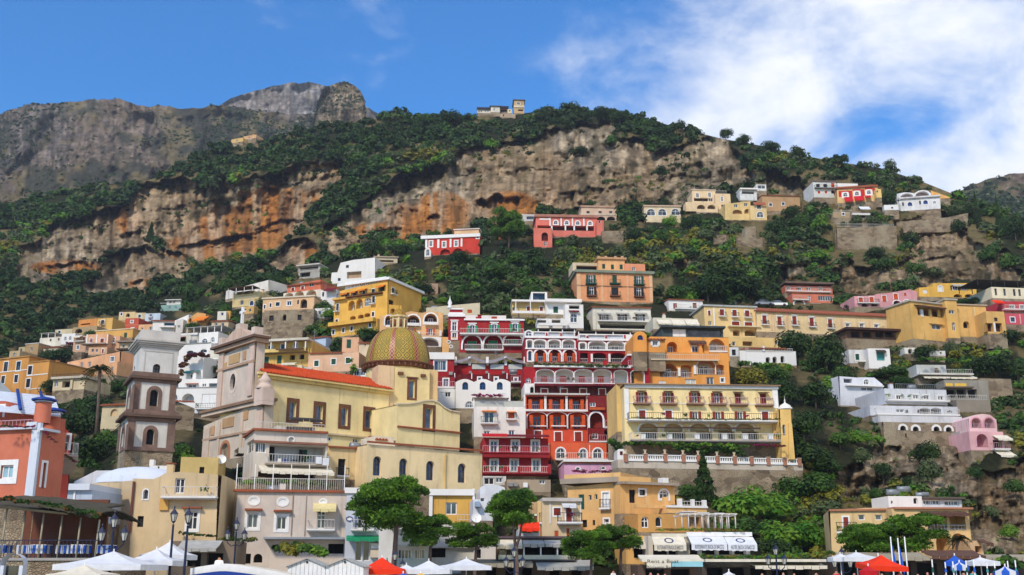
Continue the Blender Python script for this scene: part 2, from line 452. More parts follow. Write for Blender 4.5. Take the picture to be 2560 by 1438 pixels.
class House:
    def __init__(s,label,cat,Y,yaw,dep,mat,x0,y0,x1,y1,name='house',fnd=3.0,group=None,cor=None,top=None,roof=None,short=None,push=True,parent=None):
        s.label,s.mat,s.dep,s.fnd,s.cor,s.roofm=label,mat,dep,fnd,cor,roof
        yw=R(yaw)
        s.d=Vector((math.cos(yw),math.sin(yw),0)); s.n=Vector((math.sin(yw),-math.cos(yw),0))
        xm,ym=(x0+x1)/2,(y0+y1)/2
        s.C=pix(gx(xm),gy(y1),Y)
        s.faces={}
        F=s.face('F')
        s.uL=F.pt(x0,ym)[0]; s.uR=F.pt(x1,ym)[0]
        s.H=F.pt(xm,y0)[1]
        s.top=[F.pt(*p) for p in top] if top else None
        s.root=empty(name,s.C,yw)
        if parent is None:tag(s.root,label,cat,group)
        else:adopt(s.root,parent.root if isinstance(parent,House) else parent)
        s.inner=[]
        HOUSES.append(s)
        if parent is None:PLACES.append((gx(xm),gy(ym),short or label,(gx(x0),gy(y0),gx(x1),gy(y1))))
        if push:RECTS.append((gx(x0),gy(y0),gx(x1),gy(y1),Y+abs(math.sin(yw))*(s.uR-s.uL)/2))
    def face(s,k):
        if k not in s.faces:s.faces[k]=Face(s,k)
        return s.faces[k]
    def part(s,mb,name,parent=None,label=None):
        o=mb.build(name,parent or s.root)
        if label:o['label']=label
        return o
    # ---- openings
    def opening(s,f,st,x,y,w,hh,**kw):
        S=dict(STY[st]); S.update(kw)
        a0,a1,z0,z1=f.rect(x,y,w,hh)
        shp=S.get('sh','r'); dp=S.get('dp',0.22)
        ol=outline(shp,a0,a1,z0,z1)
        if S.get('hole',True):f.holes.append((ol,dp,S.get('rev'),S.get('back')))
        else:dp=S.get('dp',-0.02)
        W=a1-a0
        if S.get('log'):
            inn=S.get('in')
            if inn:
                g=Face(s,f.side);
                ww=min(W*S.get('inw',0.5),2.2); zt=z0+min((z1-z0)*S.get('inh',0.72),2.6); c=(a0+a1)/2+S.get('inx',0)*W
                s.unit(f,inn,c-ww/2,c+ww/2,z0,zt,dp-0.04)
            if S.get('rail'):
                mb=MB(); rail_mesh(mb,f,a0+0.02,a1-0.02,z0,z0+min(1.0,(z1-z0)*0.42),0.10,S['rail'],solid=S.get('railsolid'))
                s.part(mb,'railing')
            if S.get('sur'):
                mb=MB(); q=S.get('sw',0.2); f.ring(mb,ol,outline(shp,a0-q,a1+q,z0,z1+q),-0.06,0.02,S['sur']); s.part(mb,'arch_surround')
            return
        s.unit(f,S,a0,a1,z0,z1,dp)
    def unit(s,f,S,a0,a1,z0,z1,dp):
        if isinstance(S,str):S=STY[S]
        shp=S.get('sh','r'); W=a1-a0; Hh=z1-z0
        ol=outline(shp,a0,a1,z0,z1)
        kind=S.get('kind') or ('door' if Hh>1.9*W and z1-z0>1.9 and S.get('door',False) else 'window')
        fw=min(0.10,W*0.12)
        mb=MB(); fm=S.get('fr','paint')
        closed=S.get('shut') == 'c'
        if shp == 'r':il=outline(shp,a0+fw,a1-fw,z0+fw,z1-fw)
        else:il=outline(shp,a0+fw,a1-fw,z0+fw,z1-fw)
        f.ring(mb,il,ol,dp-0.07,dp+0.01,fm)
        c=(a0+a1)/2
        if not closed and W>0.7 and shp != 'o' and not S.get('plain'):
            f.fbox(mb,c-fw*0.45,c+fw*0.45,z0+fw,z1-fw,dp-0.06,dp,fm)
            if Hh>1.7*W or shp == 'a':
                zt=z0+Hh*(0.68 if shp == 'r' else 0.6)
                f.fbox(mb,a0+fw,a1-fw,zt-fw*0.4,zt+fw*0.4,dp-0.055,dp,fm)
            if S.get('grid'):
                ng=int(S['grid'])
                for k in range(1,ng):
                    a=a0+W*k/ng
                    f.fbox(mb,a-0.03,a+0.03,z0+fw,z1-fw,dp-0.05,dp,fm)
        if S.get('sur'):
            q=S.get('sw',0.18)
            f.ring(mb,ol,outline(shp,a0-q,a1+q,z0-(0 if S.get('door') else q),z1+q),-0.05,0.03,S['sur'])
            if S.get('ped'):
                f.fbox(mb,a0-q*1.5,a1+q*1.5,z1+q,z1+q+0.16,-0.16,0.0,S['sur'])
        if S.get('sill') and not S.get('door'):
            f.fbox(mb,a0-0.12,a1+0.12,z0-0.12,z0,-0.14,0.05,S['sill'])
        o=s.part(mb,kind)
        mb=MB(); f.poly(mb,il,dp-0.015,S.get('gl','glass')); s.part(mb,'pane',o)
        sm=S.get('shm')
        if sm:
            if closed:
                for (p,q) in ((a0+fw*0.5,c-0.015),(c+0.015,a1-fw*0.5)):
                    mb=MB(); f.fbox(mb,p,q,z0+0.03,z1-0.03,dp-0.13,dp-0.08,sm)
                    n=7
                    for k in range(n):
                        zz=z0+0.12+(Hh-0.24)*k/(n-1)
                        f.fbox(mb,p+0.06,q-0.06,zz-0.03,zz+0.03,dp-0.15,dp-0.13,sm)
                    s.part(mb,'shutter',o)
            else:
                hw=W*0.48
                for (p,q,sg) in ((a0-hw,a0-0.02,-1),(a1+0.02,a1+hw,1)):
                    mb=MB(); f.fbox(mb,p,q,z0,z1-(0 if shp == 'r' else Hh*0.1),-0.12,-0.07,sm)
                    n=6
                    for k in range(n):
                        zz=z0+0.15+(Hh-0.3)*k/(n-1)
                        f.fbox(mb,p+0.06,q-0.06,zz-0.04,zz+0.04,-0.145,-0.12,sm)
                    s.part(mb,'shutter',o)
        if S.get('bal'):
            pr,slabm,rm=S['bal'][:3]
            ex=S['bal'][3] if len(S['bal'])>3 else W*0.35
            s.balcony(f,a0-ex,a1+ex,z0-0.02,pr,slabm,rm,S.get('balsolid'))
        if S.get('hood'):
            hp,hm=S['hood']
            mb=MB(); q=W*0.25
            f_=f
            pts=[f.m(a0-q,z1+0.15,0),f.m(a1+q,z1+0.15,0),f.m(a1+q,z1-0.02,-hp),f.m(a0-q,z1-0.02,-hp)]
            pts=pts+[(p[0],p[1],p[2]+0.08) for p in pts]
            mb.hexa(pts,hm); s.part(mb,'hood',o)
    def balcony(s,f,a0,a1,z,pr,slabm,rm,solid=None):
        mb=MB(); f.fbox(mb,a0,a1,z-0.16,z,-pr,-0.003,slabm)
        f.fbox(mb,a0+0.12,a1-0.12,z-0.26,z-0.163,-pr+0.15,-0.003,slabm)
        o=s.part(mb,'balcony')
        mb=MB(); rail_mesh(mb,f,a0+0.04,a1-0.04,z,z+0.85,-pr+0.06,rm,solid=solid)
        n=max(2,int(pr/0.28))
        for a in (a0+0.04,a1-0.04):
            f.fbox(mb,a-0.025,a+0.025,z+0.80,z+0.85,-pr+0.09,0,rm)
            for k in range(1,n):f.fbox(mb,a-0.015,a+0.015,z,z+0.80,-pr*k/n-0.015,-pr*k/n+0.015,rm)
        s.part(mb,'railing',o)
        for k in range(int((a1-a0)/1.6)):
            if random.random()<0.5:PLANTS.append((o,f.m(random.uniform(a0+0.2,a1-0.2),z+0.02,-pr+0.28)))
        return o
    # ---- other features on a face, in view coordinates
    def feat(s,f,t):
        k=t[0]
        if k == 'BAL':
            _,x0,x1,y,pr,sm,rm=t[:7]
            xm=(x0+x1)/2
            a0,z=f.pt(x0,y); a1,_z=f.pt(x1,y); z=f.pt(xm,y)[1]
            s.balcony(f,min(a0,a1),max(a0,a1),z,pr,sm,rm,t[7] if len(t)>7 else None)
        elif k == 'BOX':
            _,nm,x0,y0,x1,y1,i0,i1,mt=t
            ym=(y0+y1)/2; xm=(x0+x1)/2
            a0=f.pt(x0,ym)[0]; a1=f.pt(x1,ym)[0]; z0=f.pt(xm,y1)[1]; z1=f.pt(xm,y0)[1]
            mb=MB(); f.fbox(mb,min(a0,a1),max(a0,a1),z0,z1,i0,i1,mt); s.part(mb,nm)
        elif k == 'SLOPE':
            _,nm,x0,x1,yt,yb,pr,mt=t[:8]
            xm=(x0+x1)/2
            a0=f.pt(x0,yt)[0]; a1=f.pt(x1,yt)[0]; zt=f.pt(xm,yt)[1]; zb=f.pt(xm,yb)[1]
            a0,a1=min(a0,a1),max(a0,a1)
            mb=MB(); nseg=max(2,int((a1-a0)/0.6)) if nm == 'awning' else 1
            th=0.05 if nm == 'awning' else 0.18
            for q in range(nseg):
                b0=a0+(a1-a0)*q/nseg; b1=a0+(a1-a0)*(q+1)/nseg
                prof=[(0,zt),(0.5,zt*0.5+zb*0.5-0.04*pr),(1,zb)]
                for (u0,h0),(u1,h1) in zip(prof,prof[1:]):
                    p=[f.m(b0,h0,-pr*u0),f.m(b1,h0,-pr*u0),f.m(b1,h1,-pr*u1),f.m(b0,h1,-pr*u1)]
                    mb.hexa(p+[(x,y,z+th) for x,y,z in p],mt)
                if nm == 'awning':f.fbox(mb,b0+0.02,b1-0.02,zb-0.22-0.05*(q % 2),zb,-pr-0.02,-pr,mt)
            s.part(mb,nm)
        elif k == 'RAIL':
            _,x0,x1,yt,yb,i,mt=t[:7]
            xm=(x0+x1)/2
            a0=f.pt(x0,yb)[0]; a1=f.pt(x1,yb)[0]; z0=f.pt(xm,yb)[1]; z1=f.pt(xm,yt)[1]
            mb=MB(); rail_mesh(mb,f,min(a0,a1),max(a0,a1),z0,z1,i,mt,step=0.3,solid=t[7] if len(t)>7 else None); s.part(mb,'railing')
        elif k == 'PERG':
            _,x0,x1,yt,yb,i0,i1,cm,cov,nc=t
            xm=(x0+x1)/2
            a0=f.pt(x0,yb)[0]; a1=f.pt(x1,yb)[0]; z0=f.pt(xm,yb)[1]; z1=f.pt(xm,yt)[1]
            a0,a1=min(a0,a1),max(a0,a1)
            o=None
            mb=MB(); f.fbox(mb,a0-0.2,a1+0.2,z1-0.12,z1,min(i0,i1)-0.2,max(i0,i1)+0.1,cov); o=s.part(mb,'canopy')
            for q in range(nc):
                a=a0+0.1+(a1-a0-0.2)*q/max(1,nc-1)
                for ii in (i0,i1):
                    mb=MB(); f.fbox(mb,a-0.07,a+0.07,z0,z1-0.123,ii-0.07,ii+0.07,cm); s.part(mb,'post',o)
        elif k == 'SIDE':
            g=s.face(t[1])
            for q in t[2]:s.add(g,q)
        elif k == 'TILE':
            _,x0,x1,yt,yb,pr,run=t[:7]; mt=t[7] if len(t)>7 else 'tile'
            xm=(x0+x1)/2
            a0=f.pt(x0,yb)[0]; a1=f.pt(x1,yb)[0]; z0=f.pt(xm,yb)[1]; z1=t[8]+z0 if len(t)>8 else f.pt(xm,yt)[1]
            a0,a1=min(a0,a1),max(a0,a1)
            mb=MB(); n=max(4,int((a1-a0)/0.45))
            sl=(z1-z0)/(run+pr)
            p=[f.m(a0,z0,-pr),f.m(a1,z0,-pr),f.m(a1,z1,run),f.m(a0,z1,run)]
            mb.hexa([(x,y,z-0.15) for x,y,z in p]+p,mt)
            for q in range(n):
                a=a0+(a1-a0)*(q+0.5)/n; w=(a1-a0)/n*0.28
                vs=[]
                for (ii,zz) in ((-pr-0.06,z0),(run,z1)):
                    vs += [f.m(a-w,zz-0.01,ii),f.m(a,zz+0.11,ii),f.m(a+w,zz-0.01,ii)]
                mb.add(vs,[(0,1,4,3),(1,2,5,4),(0,2,1)],mt)
            s.part(mb,'roof')
        else:
            st,xs,y,w,hh=t[:5]; kw=t[5] if len(t)>5 else {}
            if not isinstance(xs,(list,tuple)):xs=[xs]
            ys=y if isinstance(y,(list,tuple)) else [y]*len(xs)
            for x,yy in zip(xs,ys):s.opening(f,st,x,yy,w,hh,**kw)
    add=feat
    def finish(s):
        mb=MB(); m=s.mat; uL,uR,H,D,B=s.uL,s.uR,s.H,s.dep,-s.fnd
        for k,sd in (('F',None),('L',None),('R',None)):
            f=s.face(k)
            if k == 'F':outer=([(uL,0),(uR,0)]+(list(reversed(s.top)) if s.top else [(uR,H),(uL,H)]))
            else:
                hz=H
                if s.top:hz=s.top[0][1] if k == 'L' else s.top[-1][1]
                outer=[(0,0),(D,0),(D,hz),(0,hz)]
            if f.holes:
                V,T=holed(outer,[h[0] for h in f.holes])
                mb.add([f.m(p[0],p[1],0) for p in V],T,m)
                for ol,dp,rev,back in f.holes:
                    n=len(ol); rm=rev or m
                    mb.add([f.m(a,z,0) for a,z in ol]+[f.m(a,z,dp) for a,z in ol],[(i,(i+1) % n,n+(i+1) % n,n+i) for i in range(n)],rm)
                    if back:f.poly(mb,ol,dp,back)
            else:mb.face([f.m(a,z,0) for a,z in outer],m)
        tp=s.top or [(uL,H),(uR,H)]
        for (a,z),(b,y) in zip(tp,tp[1:]):mb.face([(a,0,z),(b,0,y),(b,D,y),(a,D,z)],s.roofm or m)
        mb.face([(p[0],D,p[1]) for p in [(uL,0),(uR,0)]+list(reversed(tp))],m)
        if s.fnd>0:
            mb.box(uL+0.02,uR-0.02,0.02,D-0.02,B,0.0,m if s.fnd<2 else 'stone')
        s.part(mb,'wall')
        if s.cor:
            ch,cp,cm=s.cor
            mb=MB(); mb.box(uL-cp,uR+cp,-cp,D+cp,H+0.003,H+ch,cm)
            s.part(mb,'cornice')
def Hs(label,cat,Y,yaw,dep,mat,x0,y0,x1,y1,feats=(),**kw):
    h=House(label,cat,Y,yaw,dep,mat,x0,y0,x1,y1,**kw)
    f=h.face('F')
    for t in feats:h.add(f,t)
    h.finish()
    return h
STY.update({
 'w':dict(dp=0.22),'wd':dict(dp=0.3,fr='shdk'),'ws':dict(dp=0.2,sur='paint',sw=0.16),'wsd':dict(dp=0.25,sur='paint',sw=0.15,fr='shdk'),
 'wa':dict(sh='a',dp=0.25),'was':dict(sh='a',dp=0.25,sur='paint',sw=0.18),'wo':dict(sh='o',dp=0.2,sur='paint',sw=0.12),
 'd':dict(dp=0.3,door=True,fr='shdk',gl='dark'),'dw':dict(dp=0.25,door=True),'dws':dict(dp=0.25,door=True,sur='paint',sw=0.16),
 'gc':dict(dp=0.2,door=True,shut='c',shm='shgr',fr='paint'),'gs':dict(dp=0.2,shut='c',shm='shgr',sur='paint',sw=0.14),
 'rc':dict(dp=0.2,door=True,shut='c',shm='shred',fr='shred',sur='paint',sw=0.14),'ro':dict(dp=0.2,door=True,shut='o',shm='shred'),
 'oc':dict(dp=0.2,door=True,shut='c',shm='shor',fr='shor'),'oo':dict(dp=0.2,door=True,shut='o',shm='shor'),
 'dc':dict(dp=0.2,door=True,shut='c',shm='shdk',fr='shdk'),'do':dict(dp=0.2,door=True,shut='o',shm='shdk'),
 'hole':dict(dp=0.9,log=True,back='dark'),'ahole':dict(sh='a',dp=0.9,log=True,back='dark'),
 'lw':dict(sh='a',log=True,dp=1.5,back='white',rev='white',rail='rail',sur='paint',**{'in':'dw'}),
 'lg':dict(sh='a',log=True,dp=1.5,rail='rail',back='white',**{'in':'dw'}),
 'ls':dict(sh='s',log=True,dp=1.6,rail='rail',back='white',**{'in':'dw'}),
})
# ------------------------------------------------------------------ houses of the far left slope
REG.update(T=(830,680,8.461),U=(2000,440,6.095),V=(430,780,5.133),W=(1180,240,16.0),X=(1180,1240,7.263),Y=(0,940,4.795),Z=(1600,1320,8.533))
reg('A')
WF=dict(sur='paint',sw=0.2)
Hs('ochre apartment block with white framed windows behind the orange villa','house',214,-24,12,'#c8862c',-90,768,262,1120,
   [('ws',[58,180],[843,838],40,90,dict(fr='shdk')),('ws',158,960,34,72,dict(fr='shdk')),('ws',30,970,34,72,dict(fr='shdk')),('BOX','string_course',-90,886,262,894,-0.08,-0.003,'paint')],cor=(0.25,0.2,'#b07a34'),short='the ochre apartment block')
Hs('narrow ochre wing with two tall shuttered windows beside the apartment block','house',209,-24,12,'#cc8a30',262,800,462,1120,
   [('ws',[292,274],[878,1003],40,84,dict(shut='c',shm='shdk')),('BOX','string_course',262,918,462,926,-0.08,-0.003,'paint'),('BOX','string_course',262,1052,462,1058,-0.08,-0.003,'paint')],cor=(0.2,0.15,'#b07a34'),short='the narrow ochre wing')
Hs('long peach house with sloping roofline and grey end wall beside the palm','house',232,-32,11,'#d89a68',655,760,1165,935,
   [('w',[703,793,868],[852,828,822],26,52),('ws',1093,770,36,44),('SIDE','R',[('wd',[1210],[870],14,34)])],top=[(655,800),(1165,697)],short='the long peach house')
Hs('peach lower wing under the long sloping house','house',222,-30,9,'#dda06a',1040,800,1136,930,[('w',1090,860,22,34)],short='the peach lower wing')
Hs('white house with two blue arched doorways left of the peach house','house',234,-30,8,'white',465,828,655,940,
   [('ahole',[545],[872],66,70,dict(back='#8fa4c0')),('wa',630,862,34,86,dict(fr='shbl',gl='shbl'))],short='the white blue-arched house')
Hs('low cream terrace house with an arch and square pillars below the peach house','house',200,-15,8,'#c9b48c',515,962,820,1070,
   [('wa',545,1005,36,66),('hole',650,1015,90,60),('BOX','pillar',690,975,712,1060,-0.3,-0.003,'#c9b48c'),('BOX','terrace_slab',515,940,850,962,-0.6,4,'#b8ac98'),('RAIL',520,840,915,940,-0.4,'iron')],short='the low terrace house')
Hs('peach house with white corner strips, balconies and red doors','house',268,-8,9,'#d39a72',838,528,1048,690,
   [('rc',887,592,26,46,dict(bal=(0.8,'white','rail'))),('rc',993,588,34,36),('BOX','corner_strip',838,530,848,628,-0.06,-0.003,'paint'),('BOX','corner_strip',934,530,944,628,-0.06,-0.003,'paint'),('BOX','corner_strip',1040,530,1048,628,-0.06,-0.003,'paint'),
    ('BOX','terrace_slab',815,626,1050,636,-1.6,-0.003,'#8a7a68'),('w',[935],[685],14,10)],short='the peach house with white strips')
Hs('narrow peach house with one white balcony window, right in its row','house',270,-8,8,'#cf9a70',1050,545,1162,690,[('dws',1098,588,34,52,dict(bal=(0.8,'white','rail')))],short='the narrow peach house')
Hs('cream house under a striped awning with a maroon side and balcony','house',271,-10,8,'#c99a78',712,545,836,700,[('ws',757,655,22,38),('SLOPE','awning',735,805,542,562,1.2,'canvas'),('BAL',730,830,596,0.8,'white','iron'),('d',815,575,20,40)],short='the cream awning house')
Hs('low cream white house with two tiny windows and roof canopy','house',285,-14,9,'#cfc7b4',385,560,597,645,[('wd',[492,571],[585,577],17,24),('PERG',392,530,512,560,0.3,4,'white','canvasg',3)],short='the low cream house')
Hs('cream cube house with one shuttered window above the white house','house',296,-14,8,'#c6b48c',535,480,700,545,[('gs',578,506,24,24)],short='the cream cube house')
Hs('bright white house with paired arched windows on the left slope','house',283,-14,8,'white',597,522,728,625,[('wa',[635,682],[570,566],24,38)],short='the white paired-arch house')
Hs('small square khaki house with one window, isolated at left','house',280,-20,8,'#a8875a',243,622,370,735,[('w',305,673,24,36)],cor=(0.15,0.15,'white'),short='the khaki cube house')
Hs('tiny cream outbuilding left of the khaki cube house','house',286,-20,6,'#b0a078',180,652,243,710,[('wd',205,683,14,28)],short='the cream outbuilding')
Hs('long orange house with blank front and terrace, top of the left slope','house',300,-22,9,'#cc8030',765,382,942,462,[('hole',830,430,90,14)],top=[(765,392),(942,372)],short='the long orange house')
Hs('yellow house end with one balcony window beside the orange house','house',297,-12,9,'#d0a040',942,372,1092,490,[('wsd',997,412,30,44,dict(bal=(0.7,'white','iron')))],short='the yellow house end')
Hs('tan terrace wall house with a wide arch below the orange house','house',292,-16,6,'#a38a62',705,455,940,530,[('ahole',765,496,68,44)],short='the tan arch house')
Hs('small yellow house behind the brick red house','house',304,-8,7,'#d09428',1092,402,1210,450,[('w',1140,425,14,18)],short='the small yellow house')
Hs('brick red square house with two windows on the left slope','house',294,-10,9,'#b8482c',1213,372,1345,505,[('ws',[1283,1288],[405,476],26,22),('BOX','string_course',1213,436,1345,440,-0.06,-0.003,'#d88a6a')],short='the brick red house')
Hs('cream two-window house at the top left row end','house',312,-8,9,'#c8ae78',1155,312,1312,392,[('ws',1180,333,20,28),('ahole',1243,342,36,34)],short='the cream top house')
Hs('cream house with one dark window beside the pale blue house','house',311,-8,9,'#c4b088',1314,320,1410,380,[('wsd',1357,352,26,30)],short='the cream one-window house')
Hs('pale blue house with blue shutters and two balconies','house',309,-8,9,'#b4c4d4',1410,325,1556,408,[('gc',[1465,1462],[345,384],24,26,dict(shm='shbl',bal=(0.6,'white','rail')))],short='the pale blue house')
Hs('peach house with grey end bay right of the brick red house','house',289,-8,8,'#cf9c68',1345,432,1535,520,[('w',1382,480,18,36),('w',1470,472,36,36)],short='the peach bay house')
Hs('white polygonal house with wide glazed loggia and pink base','house',282,4,10,'white',1480,398,1760,560,[('hole',1645,432,104,36,dict(back='glass',dp=0.8)),('w',1722,447,16,30),('rc',1530,520,16,40),('BOX','terrace_slab',1560,452,1760,468,-1.0,-0.003,'white'),('TILE',1470,1770,372,398,0.5,9,'tile',2.2)],short='the white polygonal house')
Hs('white and teal villa with flat roof under the cliff','house',338,-8,9,'white',1620,198,1766,240,[('hole',[1655,1690],[217,217],26,22),('BOX','roof_slab',1612,194,1772,200,-0.8,9,'white'),('RAIL',1515,1765,230,240,-1.2,'rail')],short='the white and teal villa')
Hs('teal lower storey below the flat roofed villa','house',334,-8,8,'#7fa8a0',1560,242,1762,300,[('w',1650,270,22,30),('w',1710,270,22,24)],short='the teal storey')
Hs('long yellow house with a green door under the orange houses','house',281,-16,8,'#cf9a3c',930,490,1290,570,[('gc',1220,537,30,48)],cor=(0.3,0.15,'#c9b48c'),short='the long yellow low house')
Hs('white stepped house with tile roof high left of the cross','house',278,-28,8,'white',1700,350,1835,430,[('w',1770,395,20,26)],top=[(1700,395),(1835,336)],short='the white stepped house')
Hs('cream ruined house with tile roof behind the bell tower','house',172,-10,10,'#c0ae86',985,1215,1225,1450,[('ahole',1110,1290,70,70,dict(dp=0.3,back='#c9a878')),('TILE',985,1230,1150,1215,0.4,6)],short='the cream house behind the tower')
reg("V")
Hs('grey stone gabled house with tile roof right of the bell tower','house',168,20,9,'stone',20,1150,285,1500,[('TILE',14,292,1080,1150,0.4,5)],top=[(20,1130),(285,1235)],short='the grey stone house')
Hs('white villa with roof pergola and three arches, top of the white cascade','house',216,-18,10,'white',345,262,590,412,[('was',420,372,72,58),('wa',522,355,46,62),('SIDE','R',[('ahole',622,362,40,48)]),('PERG',170,620,180,262,0.5,6,'white','canvasg',6)],short='the white pergola villa')
Hs('beige blank wall house left of the white pergola villa','house',220,-14,9,'#c8c2b4',-20,300,340,420,[('hole',95,352,150,50),('SLOPE','awning',10,180,322,348,1.5,'canvasm')],short='the beige blank wall house')
Hs('white house with two shaded arched windows in the white cascade','house',205,-14,9,'white',90,405,500,560,[('wd',[232,405],[515,500],84,38,dict(sh='s')),('BOX','roof_edge',90,400,500,410,-0.15,-0.003,'grey')],short='the white two-window house')
Hs('cream house wall with one barred window beside the church gable','house',199,-8,9,'#d0cbb8',460,490,660,800,[('ws',575,635,70,58,dict(grid=4))],short='the cream barred-window house')
Hs('white terrace house with maroon creeper and a teal awning','house',194,-10,8,'white',60,560,400,860,[('w',272,820,84,44),('SLOPE','awning',180,368,755,785,1.1,'teal'),('SIDE','R',[])],short='the teal awning house')
Hs('white house with tiled window hoods and a pale blue corner loggia','house',186,-6,8,'white',20,860,640,975,[('ws',66,950,36,44),('w',258,952,108,42,dict(hood=(0.5,'tile'))),('w',[400,427],[940,938],20,34),('hole',545,945,140,60,dict(back='#86a8c0')),('BOX','terrace_slab',20,970,640,982,-0.5,-0.003,'grey')],short='the white hooded-window house')
Hs('white house with a big arched porch and closed white shutters, foot of the cascade','house',180,-5,8,'white',0,982,640,1300,[('ahole',206,1105,156,118,dict(back='#b8c0c8',dp=1.6)),('ahole',20,1095,100,90,dict(back='#b8c0c8')),('w',478,1128,190,150,dict(shut='c',shm='paint')),('BAL',320,590,1245,1.0,'white','iron')],short='the white arched-porch house')
# ------------------------------------------------------------------ middle left slope
reg('B')
Hs('white gabled house on the upper left with small roof edge','house',276,-20,7,'#cdc6bc',0,575,62,690,[('w',25,635,24,24)],short='the white gabled cottage')
Hs('orange gabled house with an arched opening and yellow awnings','house',262,-20,8,'#cc9448',105,515,270,660,[('ahole',128,577,22,36),('SLOPE','awning',190,300,545,590,2.0,'canvaso')],top=[(105,570),(190,508),(270,520)],short='the orange gabled house')
Hs('white and mustard house half hidden by trees above the pergola villa','house',255,-6,8,'#d8d0c0',372,498,450,575,[('w',415,522,24,28)],short='the white and mustard house')
Hs('mustard yellow annex with blank wall beside the white house','house',256,-6,8,'#cf9c28',450,495,488,565,[],short='the mustard annex')
Hs('long white gabled house with grey end wall below the cliff','house',272,-34,10,'#d6d0c6',450,262,832,352,[('w',[520,600,700],[335,315,300],14,16)],top=[(450,315),(832,216)],short='the long white gabled house')
Hs('cream house with brown pergola and blue arched door','house',262,-22,8,'#d3b878',510,330,745,450,[('hole',620,330,150,26),('was',680,424,34,42,dict(gl='shbl',fr='shbl')),('PERG',520,740,300,350,-2.5,0.3,'white','canvasbr',4),('w',590,420,30,40),('RAIL',560,740,375,400,-1.0,'rail')],short='the cream pergola house')
Hs('salmon house with arched white ground floor and tiled roof edge','house',252,-22,9,'#c8643e',1000,255,1300,318,[('rc',[1050,1138],[300,286],26,28),('w',1215,255,40,40),('TILE',1000,1305,228,255,0.5,6)],top=[(1000,268),(1300,212)],short='the salmon house')
Hs('white arcade with three wide arches under the salmon house','house',247,-22,6,'#d6ccb8',965,318,1300,385,[('ahole',1015,357,78,48,dict(back='#c89a78',dp=1.6)),('ahole',1108,345,82,58,dict(back='#c89a78',dp=1.6)),('ahole',1215,338,92,62,dict(back='#d8a880',dp=1.6))],short='the white arcade')
Hs('peach house with flat roof and corner arch above the stone house','house',236,-12,10,'#d3a878',780,378,1240,495,[('wsd',[797,850],[457,443],17,34),('wsd',914,433,36,34),('ws',1018,425,40,38),('wd',1097,415,15,36),('ahole',1148,428,60,80)],cor=(0.35,0.25,'#c8b8a0'),short='the peach flat-roofed house')
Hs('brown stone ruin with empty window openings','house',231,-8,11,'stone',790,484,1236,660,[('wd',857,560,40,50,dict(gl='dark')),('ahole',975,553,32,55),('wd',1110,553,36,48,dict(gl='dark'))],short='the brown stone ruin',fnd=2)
Hs('white staircase house with stepped outline below the cliff','house',290,-14,9,'white',1395,60,1790,250,[('wd',1540,95,26,26),('wd',1466,212,26,26),('hole',1600,170,130,60,dict(back='#a88a68'))],top=[(1395,190),(1400,150),(1450,148),(1478,62),(1592,36),(1790,14)],short='the white staircase house')
Hs('beige flat roofed house beyond the white staircase house','house',296,6,7,'#b8a88a',1785,14,1990,60,[('hole',1880,45,150,18)],cor=(0.25,0.4,'#a89880'),short='the beige flat-roofed house')
Hs('grey concrete frame house with open terraces under the cliff','house',312,-18,7,'#a8a49c',1100,90,1292,200,[('hole',1195,112,165,28),('hole',1160,168,90,40),('RAIL',1100,1290,122,140,-0.5,'rail'),('BOX','roof_slab',1092,78,1300,90,-0.8,7,'#b8b4ac')],short='the grey frame house')
Hs('yellow guesthouse with dark windows, white posts and green shuttered doors','house',192,-12,10,'#d3a63c',738,775,1215,1002,
   [('wsd',[847,962,1075],[826,814,802],34,40),('gc',[812,928],[942,930],42,74),('hole',[1045,1128],[912,906],48,46),('BOX','balcony_front',738,848,1190,876,-1.4,-1.25,'#d8b860'),('BOX','balcony_slab',738,870,1190,880,-1.25,-0.003,'#8a7a60')]
   +[('BOX','post',x-5,782,x+5,850,-1.35,-1.2,'white') for x in (748,880,1010,1100,1188)]+[('BOX','roof_slab',735,758,1220,778,-1.6,9,'#c8c0b0'),('SLOPE','awning',950,1180,830,858,2.6,'canvasbr')],short='the yellow guesthouse')
Hs('cream vaulted terrace house with arches below the yellow guesthouse','house',183,-10,8,'#d6c4a0',760,985,1130,1100,[('wa',1025,1012,98,50,dict(grid=4)),('SLOPE','awning',960,1085,962,975,0.8,'canvas')],short='the cream vaulted terrace house')
Hs('pale house with one arched doorway at the end of the vaulted terrace','house',183,4,8,'#c9c2ba',1130,1000,1220,1100,[('ahole',1176,1040,60,46)],short='the pale arched doorway house')
Hs('faded peach house with three green shuttered windows above the church roof','house',190,-8,11,'#d6a884',1185,872,1642,1040,[('gs',[1262,1416,1545],[966,950,940],40,50),('TILE',1200,1495,820,872,0.3,7)],cor=None,short='the faded peach house')
Hs('small salmon tower house with one tall green shutter','house',196,-4,7,'#d0a078',1492,732,1640,880,[('gc',1553,790,40,78)],short='the salmon tower house')
Hs('cream house with red roof touching the dome','house',194,-4,8,'#d8c4a4',1640,780,1780,1010,[('wd',1700,800,12,12),('TILE',1636,1790,740,780,0.3,6)],short='the cream house by the dome')
Hs('pale blue gabled house with brown tile roof','house',214,-30,9,'#a9bbd2',1200,730,1345,835,[('SIDE','R',[('wd',1393,738,10,18)]),('TILE',1195,1350,700,735,0.3,5)],short='the pale blue gabled house')
Hs('white glazed porch house half covered in ivy beside the dome','house',182,-4,6,'white',1592,1008,1710,1085,[('w',1650,1045,100,60,dict(grid=5))],short='the glazed porch')
Hs('small white house with red awning left of the yellow hotel','house',238,-16,7,'#d8d4d0',1300,305,1440,450,[('wd',1322,345,18,40),('SLOPE','awning',1350,1440,290,320,1.4,'canvasm')],short='the small white awning house')
reg('T')
